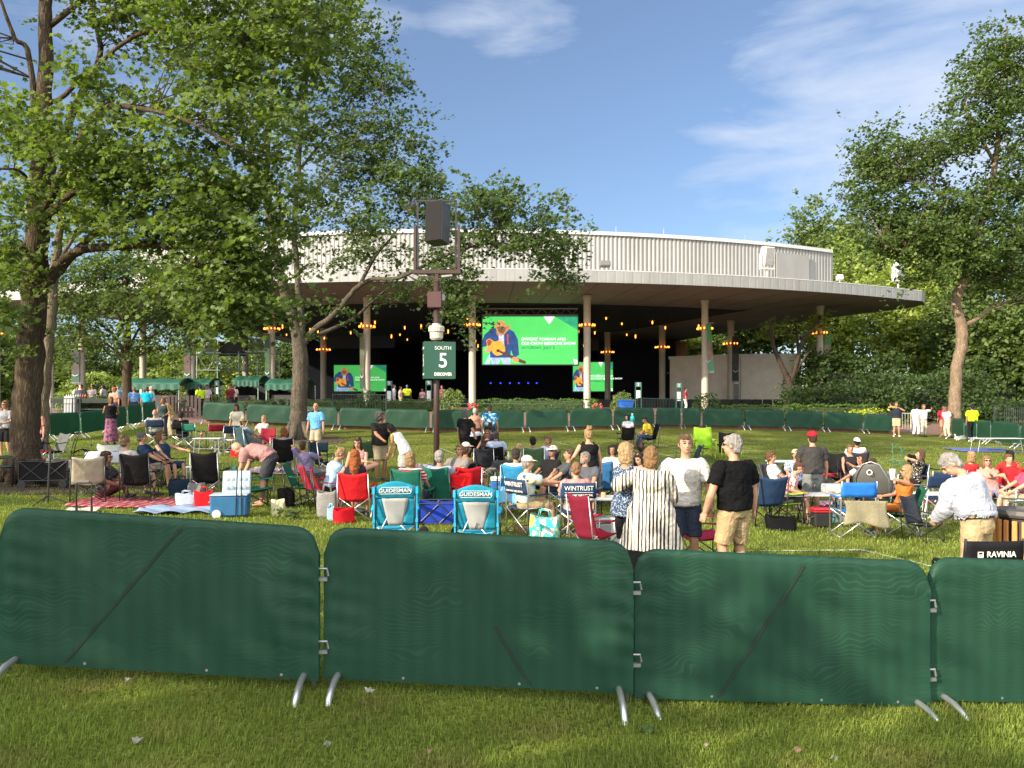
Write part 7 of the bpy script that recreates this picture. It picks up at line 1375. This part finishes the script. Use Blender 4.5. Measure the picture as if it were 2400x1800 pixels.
def bag(pos, yaw, w, dp, h, c, lb, m=None, handles=True, name='tote_bag', fold=.05):
    r = rootm(name, pos, yaw, lb, 'bag'); ph = pos.x*3
    b = MB(); n = 20; rings = []
    vs = []; 
    for i in range(9):
        t = i/8; k = 1+.08*math.sin(2.5*t)
        for j in range(n):
            a = 2*math.pi*j/n; cx = math.copysign(abs(math.cos(a))**.5, math.cos(a)); sy = math.copysign(abs(math.sin(a))**.5, math.sin(a)); wob = fold*math.sin(a*3+ph+t*4)*(.4+t)
            vs.append((w/2*k*cx*(1+wob), dp/2*sy*(1+wob)*(1-.35*t), h*t+(.03*math.sin(a*2+ph) if i == 8 else 0)))
    fs = [(i*n+j, i*n+(j+1) % n, (i+1)*n+(j+1) % n, (i+1)*n+j) for i in range(8) for j in range(n)]; b.add(vs, fs+[tuple(range(n-1, -1, -1))]); b.build('body', m or cloth(c), r, True, .006)
    if handles:
        for s in (-1, 1): b = MB(); b.tube([(-w*.22, s*dp*.3, h*.97), (-w*.16, s*dp*.28, h*1.25), (w*.16, s*dp*.25, h*1.22), (w*.22, s*dp*.3, h*.97)], .010, 6); b.build('handle', m or cloth(c), r, True)
    return r
bag(at(478, 15.0), 20, .32, .2, .34, (.55, .015, .02), 'bright red plastic carrier bag on the blanket left of the blue cooler'); bag(at(437, 15.1), 10, .36, .22, .26, (.35, .42, .55), 'pale blue printed bag with dark handles on the blanket'); bag(at(424, 16.8), 30, .45, .3, .34, (.015, .03, .05), 'dark navy soft cooler bag behind the pale blue bag'); bag(at(462, 16.0), -20, .34, .26, .36, (.14, .15, .15), 'grey backpack leaning on the black padded camp chair', handles=False)
bag(at(767, 14.2), 5, .34, .2, .48, (.22, .22, .21), 'tall grey insulated shopping bag left of the bright red chair'); bag(at(806, 13.6), 40, .34, .26, .24, (.55, .012, .02), 'red crumpled bag under the bright red chair', handles=False); bag(at(776, 13.8), 0, .12, .1, .24, (.25, .5, .65), 'small light blue bag in front of the tall grey one')
bag(at(1112, 14.0), 15, .42, .26, .40, WH, 'white printed plastic shopping bag right of the pole', prints((.66, .66, .64), (.66, .66, .64), (.35, .18, .12), 14, t=(.4, .60))); bag(air(1082, 1140, 14.0)-Vector((0, 0, .2)), 10, .36, .16, .42, (.55, .012, .015), 'red bag hanging on the narrow red camp chair'); bag(at(1147, 14.6), -5, .30, .22, .44, (.05, .24, .24), 'teal tall insulated bag with dark straps by the blue chair')
bag(at(1277, 12.0), -15, .42, .24, .42, WH, 'white and aqua floral tote bag under the tropical shirt man', prints((.62, .60, .52), (.05, .45, .42), (.55, .45, .10), 8, t=(.44, .60))); bag(at(1240, 13.0), 20, .5, .24, .14, (.16, .12, .06), 'flat brown bag under the directors chair of the tropical shirt man', handles=False)
bag(at(1352, 10.6), 30, .44, .3, .30, (.52, .012, .03), 'red storage sleeve bag lying under the red folding chair', handles=False, fold=.12)
b_ = bag(at(1496, 7.9), 10, .30, .16, .62, (.014, .016, .014), 'dark green and black backpack showing in the gap between the near barriers', handles=False)
bag(at(2085, 17.5), 10, .3, .3, .5, (.012, .012, .014), 'black bag behind the woman in orange'); bag(at(1960, 15.8), 30, .5, .3, .34, (.10, .22, .24), 'teal patterned bag beside the table by the red cap man', prints((.05, .25, .28), (.25, .27, .27), (.08, .08, .09), 12)); bag(at(1985, 16.2), 0, .5, .3, .38, (.2, .2, .2), 'grey striped tote behind the blue folding chair', stripes((.05, .07, .07), (.35, .38, .36), 9, 'Z'))
bag(at(1830, 14.4), 0, .5, .35, .26, BL, 'black bag beneath the table left of the red cap man', handles=False); bag(at(2075, 22), 15, .6, .4, .34, (.16, .16, .15), 'grey striped backpack lying behind the hammock chair', stripes((.06, .06, .06), (.32, .32, .30), 7, 'X'), handles=False); bag(at(1985, 23.5), -10, .5, .35, .34, (.02, .22, .45), 'bright blue bag near the right far group'); bag(at(553, 25.0), 0, .3, .2, .22, (.55, .015, .02), 'small red bag on the lawn below the woman in beige')
bag(at(2374, 19.6)+Vector((0, 0, .55)), 10, .42, .2, .32, (.30, .13, .05), 'tan leather handbag on the chair back at the right edge'); bag(at(652, 14.3), 0, .22, .2, .28, (.5, .47, .30), 'cream jug shaped bag behind the blue cooler', handles=False); bag(at(670, 15.6), 0, .3, .25, .36, (.015, .015, .015), 'black bag hanging low behind the bending man', handles=False)
bag(at(1540, 22), 0, .8, .45, .3, (.14, .13, .12), 'heap of grey and black bags behind the white polo man', prints((.02, .02, .025), (.12, .12, .12), (.3, .28, .25), 5), handles=False, fold=.12); bag(at(2250, 40), 0, .5, .3, .25, (.5, .5, .5), 'white crumpled plastic bag on the grass by the right fence', handles=False, fold=.15)
bag(at(650, 26.5), 0, .5, .4, .12, (.5, .5, .5), 'white cloth lying on the grass left of the middle maple', handles=False, fold=.15)
def table(pos, yaw, w, dp, h, c, lb, cl=None, legc=STEEL, stuff=()):
    r = rootm('folding_table', pos, yaw, lb, 'table'); b = MB(); b.box((0, 0, h), (w, dp, .035), 0, .012); b.build('table_top', paint(c, .5), r)
    for sx_ in (-1, 1):
        for sy_ in (-1, 1): b = MB(); b.tube([(sx_*w*.42, sy_*dp*.42, h), (sx_*w*.47, sy_*dp*.44, 0)], .012, 6); b.build('leg', legc, r)
    b = MB(); b.tube([(-w*.45, -dp*.43, h*.4), (w*.45, -dp*.43, h*.4)], .008, 5); b.build('crossbar', legc, r)
    if cl is not None:
        q_ = rootm('tablecloth', pos, yaw, lb.replace('table', 'tablecloth').split(' under')[0]+' draped over its table', 'tablecloth'); b = MB()
        def fn(u, v):
            x = (u-.5)*(w+.36); y = (v-.5)*(dp+.36); ex = max(0, abs(x)-w/2-.01); ey = max(0, abs(y)-dp/2-.01); e = max(ex, ey)
            X_ = math.copysign(min(abs(x), w/2+.01+.12*ex), x); Y_ = math.copysign(min(abs(y), dp/2+.01+.12*ey), y); return (X_+(.015*math.sin(y*18) if ex else 0), Y_+(.015*math.sin(x*18) if ey else 0), h+.024-e*1.5+.004*math.sin(x*30))
        b.grid(fn, 26, 20); b.build('cloth', cl, q_, True) if False else None
        me = b.mesh('tablecloth'); me.materials.append(cl); me.polygons.foreach_set('use_smooth', [True]*len(me.polygons)); nm = q_['label']; bpy.data.objects.remove(q_); o = bpy.data.objects.new('tablecloth', me); COL.objects.link(o); o.location = pos; o.rotation_euler.z = R(yaw); tag(o, nm, 'tablecloth')
    return r
def on(pos, yaw, x, y, z): return Vector(pos)+Matrix.Rotation(R(yaw), 3, 'Z')@Vector((x, y, z))
def bottle(p, c, lb, h=.24, r_=.035, cap=(.5, .5, .5)):
    b = MB(); b.lathe((0, 0, 0), [(0, 0), (r_, 0), (r_, h*.6), (r_*.4, h*.78), (r_*.38, h*.94), (0, h*.94)], 12); o = b.build('bottle', mat('bottle', c, .15), None, True, loc=p); b = MB(); b.lathe((0, 0, h*.9), [(0, 0), (r_*.48, 0), (r_*.48, h*.1), (0, h*.1)], 10); b.build('cap', paint(cap), o); tag(o, lb, 'bottle')
def can(p, c, lb, h=.125, r_=.033): b = MB(); b.lathe((0, 0, 0), [(0, 0), (r_*.9, 0), (r_, .01), (r_, h-.01), (r_*.85, h), (0, h)], 12); tag(b.build('drink_can', mat('can', c, .3), None, True, loc=p), lb, 'can')
def plate(p, lb, c=(.65, .62, .55), f=(.45, .2, .06)):
    r = rootm('food_plate', p, 0, lb, 'plate'); b = MB(); b.lathe((0, 0, 0), [(0, .005), (.09, .005), (.125, .022), (.13, .02), (.09, 0), (0, 0)], 16); b.build('plate', paint(c), r); b = MB(); [b.ell((random.uniform(-.06, .06), random.uniform(-.06, .06), .025), .03, .03, .025, n=7, m=4) for _ in range(9)]; tag(b.build('food', mat('food', f, .7, .4, 20), r), kind='stuff')
t = at(262, 19.5); table(t, -12, 1.0, .6, .62, (.5, .5, .5), 'white folding table behind the long haired man', mat('tablecloth', (.50, .54, .62), .8, .1, 6)); bag(t+Vector((-.05, 0, .65)), 10, .5, .34, .16, (.5, .5, .48), 'open white food bag on the table behind the long haired man', handles=False); bag(t+Vector((.28, .05, .65)), 0, .16, .14, .17, (.62, .60, .60), 'small white tub on the table behind the long haired man', handles=False)
t = at(490, 25.2); table(t, 0, .9, .5, .55, (.50, .52, .52), 'small grey folding table among the empty directors chairs'); bottle(t+Vector((-.25, 0, .57)), (.35, .02, .12), 'magenta bottle on the small grey folding table', .2); t = at(528, 25.4); table(t, 5, .6, .45, .5, (.5, .5, .5), 'second small grey table right of the magenta bottle')
t = at(462, 17.6); table(t, 0, .4, .35, .55, (.50, .52, .52), 'small side table with a white cup left of the black padded chair'); can(t+Vector((0, -.05, .57)), (.7, .7, .7), 'white cup on the small side table'); bag(t+Vector((.05, 0, .1)), 0, .25, .2, .3, (.25, .03, .22), 'purple bag under the small side table', handles=False)
t = at(1410, 13.0); table(t, -3, 1.25, .6, .62, (.62, .61, .58), 'white food table between the bearded man and the blond woman'); plate(on(t, -3, .25, -.1, .64), 'plate of fried food on the middle table'); plate(on(t, -3, .5, .05, .64), 'second plate of food on the middle table'); plate(on(t, -3, -.12, .1, .64), 'red plate on the middle table', (.45, .06, .10), (.5, .35, .3)); can(on(t, -3, .02, -.15, .64), (.55, .35, .15), 'amber cup on the middle food table', .09, .04)
t = at(1308, 15.9); table(t, 0, .8, .5, .60, (.35, .42, .60), 'pale blue small table in front of the white cap woman')
t = at(1205, 20.2); table(t, 0, 1.1, .55, .60, (.02, .02, .022), 'black cloth covered table with bottles in the middle distance', mat('tablecloth_dark', (.02, .02, .025), .8)); bottle(on(t, 0, -.15, -.1, .64), (.6, .6, .62), 'white capped clear bottle on the black cloth table', .24); bottle(on(t, 0, .22, -.1, .64), (.05, .12, .08), 'dark green bottle on the black cloth table', .26)
fl_ = rootm('flamingo_figure', on(t, 0, .1, .15, .63), 0, 'small pink inflatable flamingo with white base on the black cloth table', 'toy'); b = MB(); b.lathe((0, 0, 0), [(0, 0), (.09, 0), (.075, .18), (.05, .24), (0, .24)], 12); b.build('base', paint((.6, .6, .58)), fl_); b = MB(); b.tube([(0, 0, .24), (-.03, 0, .34), (.02, 0, .43), (.07, 0, .40), (.08, 0, .34)], [.03, .026, .028, .026, .012], 8); b.build('neck', paint((.65, .25, .28)), fl_, True)
t = at(1835, 20.8); table(t, 0, .8, .5, .75, (.42, .52, .66), 'pale blue topped table left of the red cap man', legc=metal((.7, .7, .7), .4)); t = at(1842, 20.0); 
t = at(1895, 14.2+1.2); table(t, 0, 1.5, .6, .58, (.40, .41, .42), 'grey dining table with food around the red cap man', legc=BLACKM); plate(on(t, 0, -.3, -.1, .60), 'plate of food left of the red cap man', (.4, .1, .12), (.35, .1, .08)); plate(on(t, 0, .45, -.05, .60), 'plate of nuts right of the red cap man', (.6, .58, .55), (.28, .14, .06)); b = MB(); b.box((0, 0, .09), (.42, .3, .18), 0, .02); tag(b.build('clear_tub', mat('tub', (.35, .38, .40), .3, .3, 12), None, loc=on(t, 0, .55, .1, .60)), 'clear plastic food tub on the grey dining table', 'tub')
bag(on(t, 0, -.42, .02, .60), 0, .34, .26, .24, WH, 'red and white patterned bag on the grey dining table', prints((.30, .02, .04), (.45, .35, .30), (.15, .03, .04), 10), handles=False)
t = at(2070, 19.5); table(t, 0, 1.0, .5, .45, (.36, .18, .07), 'low orange brown table with cups behind the hammock chair'); can(on(t, 0, -.35, 0, .47), (.6, .58, .55), 'white cup on the low orange brown table', .1, .04); can(on(t, 0, .25, 0, .47), (.5, .52, .45), 'pale tub on the low orange brown table', .12, .04)
t = at(2335, 31); table(t, 0, 1.9, .6, .55, (.40, .42, .42), 'long low grey table at the far right before the barriers', legc=metal((.45, .5, .5), .4)); t = at(2195, 15.6); table(t, 0, .9, .5, .62, (.48, .50, .56), 'small pale table between the navy directors chairs')
t = at(205, 43); table(t, 0, 3.6, .7, .95, (.02, .025, .022), 'long dark bar table beyond the left fence', mat('tablecloth_black', (.012, .02, .018), .8)); 
for k in range(9): bottle(on(t, 0, -1.1+k*.13, -.1, .98), (.45, .45, .46) if k < 6 else (.3, .08, .06), 'small bottle in the row on the far left bar table', .24, .045); 
for o in COL.objects:
    if o.get('label') == 'small bottle in the row on the far left bar table': o['group'] = 'bottles on the far left bar'
b = MB(); b.box((0, 0, .55), (.62, .4, 1.1), 0, .03); tag(b.build('podium', paint((.35, .36, .37)), None, loc=at(167, 42.6)), 'pale grey podium at the left end of the far bar table', 'podium')
# blankets
def blanket(pos, yaw, w, dp, m, lb, amp=.02):
    b = MB()
    def fn(u, v):
        x, y = (u-.5)*w, (v-.5)*dp; p = Matrix.Rotation(R(yaw), 3, 'Z')@Vector((x+.04*math.sin(y*5), y+.05*math.sin(x*4), 0)); return (p.x, p.y, g(pos.x+p.x, pos.y+p.y)-pos.z+.035+amp*abs(math.sin(x*7+2*math.sin(y*5))*math.sin(y*6+1.3)))
    b.grid(fn, 30, 24); o = b.build('blanket', m, None, True, .012, loc=pos); tag(o, lb, 'blanket'); return o
blanket(at(330, 15.3), 8, 2.3, 1.5, stripes((.28, .03, .05), (.32, .16, .16), 2.0, 'X', .6, 1), 'red patterned picnic blanket under the left group'); blanket(at(418, 14.4), 15, 1.3, 1.0, cloth((.22, .30, .46)), 'crumpled pale blue blanket left of the blue cooler', .05); blanket(at(700, 21.5), 0, 2.8, 1.2, prints((.45, .30, .30), (.30, .22, .28), (.5, .42, .40), 3), 'pink and lilac patterned blanket under the reclining man'); blanket(at(2300, 31.5), 0, 2.4, 1.4, cloth((.10, .13, .32)), 'blue groundsheet at the far right beside the long low table')
blanket(at(1075, 24.2), 0, .9, .7, cloth((.05, .12, .26)), 'dark blue cloth on the lawn left of the man in black'); blanket(at(2160, 18.6), 0, .6, .4, cloth((.32, .04, .08)), 'small red cloth on the grass below the woman in polka dots'); blanket(at(2048, 16.8), 0, 1.6, .9, stripes((.50, .45, .46), (.40, .06, .09), 2.2, 'X', .8, .3), 'pale blanket with red stripes under the hammock chair', .03); blanket(at(200, 13.9), 10, .5, .3, cloth((.42, .38, .33)), 'small pale cloth on the grass between the black handle posts', .05); blanket(at(1960, 18.2), 0, 1.0, .8, stripes((.42, .08, .16), (.5, .38, .44), 3, 'X'), 'pink striped blanket right of the red cap man')
p = seat_at(1210, 1056, 1.27)
# towel over the bright blue chair and olive cloth over the blue folding chair
def drape(pos, yaw, w, h_, z, y0, c, lb, m=None):
    b = MB(); b.grid(lambda u, v: ((u-.5)*w*(1-.08*math.sin(v*5)), y0-.03-.06*v-.025*math.sin(u*11)*v, z-h_*v+.05*math.sin(u*5)*v), 14, 12); o = b.build('draped_cloth', m or cloth(c), None, True, .012, loc=pos, rz=R(yaw)); tag(o, lb, 'cloth')
drape(at(1207, 14.9), -5, .62, .34, .60, -.30, (.14, .36, .58), 'pale blue towel draped low over the bright blue chair'); drape(at(2008, 13.75), -2, .75, .42, .70, -.36, (.22, .20, .13), 'olive jacket hung over the arm of the bright blue folding chair'); drape(at(1455, 11.2), 0, .34, .5, .56, -.1, (.55, .54, .52), 'white cloth hanging beside the middle food table')
# telescopic handle of a cart and a black tripod stand, left
def ubar(px, d, w, h_, lb, yaw=0):
    r = rootm('cart_handle', at(px, d), yaw, lb, 'cart handle'); b = MB(); b.tube([(-w/2, 0, 0), (-w/2, 0, h_-.03), (-w/2+.03, 0, h_), (w/2-.03, 0, h_), (w/2, 0, h_-.03), (w/2, 0, 0)], .013, 8); b.build('bar', BLACKM, r, True); b = MB(); b.box((0, 0, h_), (w*.8, .04, .045), 0, .015); b.build('grip', paint((.1, .1, .11)), r); b = MB()
    for s in (-1, 1): b.tube([(s*w/2, 0, 0), (s*w/2, 0, h_*.4)], .02, 8)
    b.build('sleeve', BLACKM, r); b = MB(); b.box((0, .1, .04), (w*1.3, .4, .05), 0, .02); b.build('base', BLACKM, r)
ubar(197, 12.7, .25, .66, 'black upright cart handle standing in front of the beige camp chair'); ubar(1155, 13.6, .16, 1.0, 'tall black trolley handle between the white shopping bag and blue chair')
def wagon(px, d, yaw, lb, c, L_=1.0, w=.5, h_=.36, hs=True, up=.18, s=1):
    r = rootm('folding_wagon', at(px, d), yaw, lb, 'wagon'); m = fabric(c); b = MB()
    b.grid(lambda u, v: (-L_/2 if False else (-L_/2+L_*u), -w/2, up+h_*v-.03*math.sin(3.14*u)*v), 10, 4); b.grid(lambda u, v: (-L_/2+L_*u, w/2, up+h_*v-.03*math.sin(3.14*u)*v), 10, 4); b.grid(lambda u, v: (-L_/2, -w/2+w*u, up+h_*v), 6, 4); b.grid(lambda u, v: (L_/2, -w/2+w*u, up+h_*v), 6, 4); b.grid(lambda u, v: (-L_/2+L_*u, -w/2+w*v, up), 6, 4); b.build('tub', m, r, False, .01)
    b = MB()
    for sy_ in (-1, 1):
        y = sy_*(w/2+.015); b.tube([(-L_/2, y, up+h_), (L_/2, y, up+h_)], .011, 6); b.tube([(-L_/2, y, up), (L_/2, y, up)], .011, 6); b.tube([(-L_/2, y, up), (0, y, up+h_)], .009, 6); b.tube([(0, y, up+h_), (L_/2, y, up)], .009, 6); b.tube([(-L_/2, y, up+h_), (0, y, up)], .009, 6); b.tube([(0, y, up), (L_/2, y, up+h_)], .009, 6)
        for x in (-L_/2, L_/2): b.tube([(x, y, up-.06), (x, y, up+h_+.02)], .012, 6)
    b.build('frame', BLACKM, r)
    for x in (-L_*.42, L_*.42):
        for sy_ in (-1, 1): b = MB(); b.lathe((0, 0, 0), [(0, -.025), (.08, -.025), (.09, -.015), (.09, .015), (.08, .025), (0, .025)], 14); o = b.build('wheel', BLACKM, r); o.location = (x, sy_*(w/2+.05), .09); o.rotation_euler = (R(90), 0, 0)
    if hs: b = MB(); b.tube([(L_/2, 0, up), (L_/2+.2, 0, up+.35), (L_/2+.42, 0, up+.75)], .012, 6); b.tube([(L_/2+.42, -.08, up+.75), (L_/2+.42, .08, up+.75)], .015, 6); b.build('pull_handle', BLACKM, r)
    return r
wagon(1030, 11.9, 4, 'royal blue folding wagon between the two turquoise lettered chairs', (.015, .045, .34), .62, .5, .30, False, .30); w_ = wagon(110, 17.2, 15, 'black folding wagon standing at the foot of the big trunk', BL, .95, .5, .42, True); wagon(1002, 19.6, 8, 'dark red hard sided wagon loaded with bags left of the pole', (.26, .012, .02), .7, .45, .22, False, .12)
bag(at(1002, 19.6)+Vector((0, 0, .36)), 8, .6, .4, .18, (.25, .28, .32), 'grey and red bundle loaded in the dark red wagon', prints((.25, .28, .32), (.10, .10, .12), (.45, .05, .06), 6), handles=False); bag(at(142, 17.2)+Vector((0, 0, .40)), 15, .5, .34, .24, (.36, .34, .30), 'cream rolled blankets in the black wagon', handles=False)
# tripod floor lamp like stand at left: black umbrella stand
ts = rootm('tripod_stand', at(112, 14.8), 0, 'thin black pole stand with a cloth heap at its foot, right of the big trunk', 'stand'); b = MB(); b.tube([(0, 0, 0), (.02, 0, .55), (.06, 0, 1.05)], .018, 8); b.build('pole', BLACKM, ts); b = MB(); [b.tube([(0, 0, .16), (.32*math.cos(a), .32*math.sin(a), 0)], .012, 6) for a in (0, 2.1, 4.2)]; b.build('legs', BLACKM, ts) if False else None
for a in (.3, 2.4, 4.5): b = MB(); b.tube([(0, 0, .16), (.34*math.cos(a), .34*math.sin(a), .01)], .012, 6); b.build('leg', BLACKM, ts)
# grey hammock style camp chair
hc_ = rootm('hammock_chair', at(2046, 16.6), -30, 'grey and black hammock camp chair with arched high back and round white mark', 'chair')
b = MB(); b.grid(lambda u, v: ((u-.5)*2*(.05+.36*math.sin(math.pi*(.12+.80*v)))*(1 if v > .0 else 1), -.30+.38*(1-v)**1.5-.12*math.sin(math.pi*u)-.1*v, .30+.85*v), 14, 16); b.build('sling', mat('hammock_mesh', (.10, .105, .10), .8, .1, 5), hc_, True, .012)
b = MB(); b.ell((0, .0, .38), .36, .32, .20, n=16, m=8); b.build('seat_pouch', fabric(BL), hc_, True)
b = MB(); b.tube([(-.34, -.2, .35), (-.33, -.40, .85), (-.16, -.47, 1.14), (0, -.48, 1.20), (.16, -.47, 1.14), (.33, -.40, .85), (.34, -.2, .35)], .012, 8); b.build('back_frame', metal((.45, .45, .45), .4), hc_, True); b = MB(); b.tube([(-.40, .3, .70), (-.36, -.1, .45), (-.3, -.3, .03), (.3, -.3, .03), (.36, -.1, .45), (.40, .3, .70)], .012, 8); b.tube([(-.36, -.1, .45), (-.3, .35, .03), (.3, .35, .03), (.36, -.1, .45)], .012, 8); b.build('base_frame', metal((.45, .45, .45), .4), hc_, True)
b = MB(); b.lathe((0, 0, 0), [(.04, -.003), (.055, -.003), (.055, .003), (.04, .003), (.04, -.003)], 16); o = b.build('round_mark', TXM, hc_); o.location = (-.02, -.53, .98); o.rotation_euler = (R(80), 0, 0)
can(CAN-Vector((0, 0, .06)), (.42, .55, .06), 'yellow green can in the hand of the curly haired man', .16, .04); bottle(at(944, 14.6)+Vector((-.02, 0, .36)), (.35, .06, .06), 'clear bottle with red label on the cream cooler', .22, .035)
cu = at(2092, 14.2)+Vector((0, 0, 1.02)); b = MB(); b.lathe((0, 0, 0), [(0, 0), (.04, 0), (.055, .19), (0, .19)], 14); o = tag(b.build('paper_cup', paint((.66, .62, .64)), None, loc=cu), 'white paper cup held to the mouth by the woman in orange', 'cup')
bottle(at(1482, 31.8)+Vector((0, 0, 1.0)), (.02, .35, .38), 'turquoise bottle held up by the woman in white near the fence', .34, .09)
# pennant stakes and low green stands in the far right grass
for px, d, lb in ((2092, 27, 'thin green garden stake stand behind the grey backpack'), (2112, 26, 'second thin green stake stand right of the grey backpack')):
    r = rootm('stake_stand', at(px, d), 0, lb, 'stand'); b = MB(); b.tube([(0, 0, 0), (0, 0, .7)], .012, 6); b.build('stake', paint((.02, .16, .12)), r); b = MB(); [b.tube([(0, 0, .12), (.3*math.cos(a), .3*math.sin(a), .0)], .01, 5) for a in (.5, 2.6, 4.7)]; b.tube([(0, 0, .5), (.15, 0, .62)], .01, 5); b.build('feet', paint((.02, .16, .12)), r)
# stroller handle left behind the table
r = rootm('stroller', at(188, 21.5), 20, 'dark folding stroller with curved pale handle left of the white table', 'stroller'); b = MB(); b.tube([(-.25, 0, .1), (-.2, 0, .5), (-.1, 0, .85), (0, 0, .92), (.12, 0, .90)], .012, 6); b.build('side_frame', BLACKM, r, True); b = MB(); b.tube([(-.25, .4, .1), (-.2, .4, .5), (-.1, .4, .85), (0, .4, .92), (.12, .4, .90)], .012, 6); b.build('side_frame', BLACKM, r, True); b = MB(); b.tube([(-.12, -.02, .93), (-.12, .42, .93)], .016, 8); b.build('handle', paint((.5, .5, .5)), r)
b = MB(); b.grid(lambda u, v: (-.2+.4*u, .4*v, .35+.1*math.sin(u*3)), 6, 4); b.build('seat', fabric(BL), r, True, .02)
for x in (-.25, .25): b = MB(); b.lathe((0, 0, 0), [(.06, -.015), (.09, -.015), (.09, .015), (.06, .015), (.06, -.015)], 14); o = b.build('wheel', BLACKM, r); o.location = (x, 0, .09); o.rotation_euler = (R(90), 0, 0)
# dark cart behind the right fence, yellow cap of a hydrant stand
r = rootm('utility_cart', at(2073, 45), 0, 'dark flat topped cart behind the right end of the far fence', 'cart'); b = MB(); b.box((0, 0, .75), (1.7, .8, .9), 0, .05); b.build('body', paint((.02, .022, .024)), r); b = MB(); b.box((0, 0, 1.24), (1.85, .9, .06), 0, .02); b.build('top', paint((.03, .03, .032)), r); b = MB(); b.box((-1.0, -.3, 1.12), (.28, .3, .28), 0, .02); b.build('box', paint((.42, .38, .34)), r)
r = rootm('flower_pot', at(2030, 44), 0, 'bright yellow green low plant above the far fence at the right', 'plant'); b = MB(); b.lathe((0, 0, 0), [(.0, 0), (.25, 0), (.32, .5), (.0, .5)], 12); b.build('pot', paint((.08, .09, .08)), r); C = rng.normal(0, 1, (260, 3))*np.array([.42, .3, .09])+np.array([0, 0, 1.15]); tag(leaves('foliage', C, .12, leafmat((.35, .40, .03)), r, False, .9), kind='stuff'); b = MB(); b.tube([(0, 0, .5), (0, 0, 1.1)], .04, 6); b.build('stem', bark(), r)
# ---------------------------------------------------------------- turn modifiers into plain meshes
dg = bpy.context.evaluated_depsgraph_get()
done = {}
for o in list(COL.objects):
    if o.type == 'MESH' and len(o.modifiers):
        key = o.data.name
        if key not in done: done[key] = bpy.data.meshes.new_from_object(o.evaluated_get(dg))
        me = done[key]
        o.modifiers.clear(); o.data = me
        if True:
            me.polygons.foreach_set('use_smooth', [True]*len(me.polygons)) if o.name.split('.')[0] in ('person', 'shirt', 'tank_top', 'shorts', 'trousers', 'leggings', 'skirt', 'hair', 'beard') else None
for o in COL.objects:                        # one flat mesh name per object kind
    if o.type == 'MESH': o.data.name = o.name.split('.')[0]
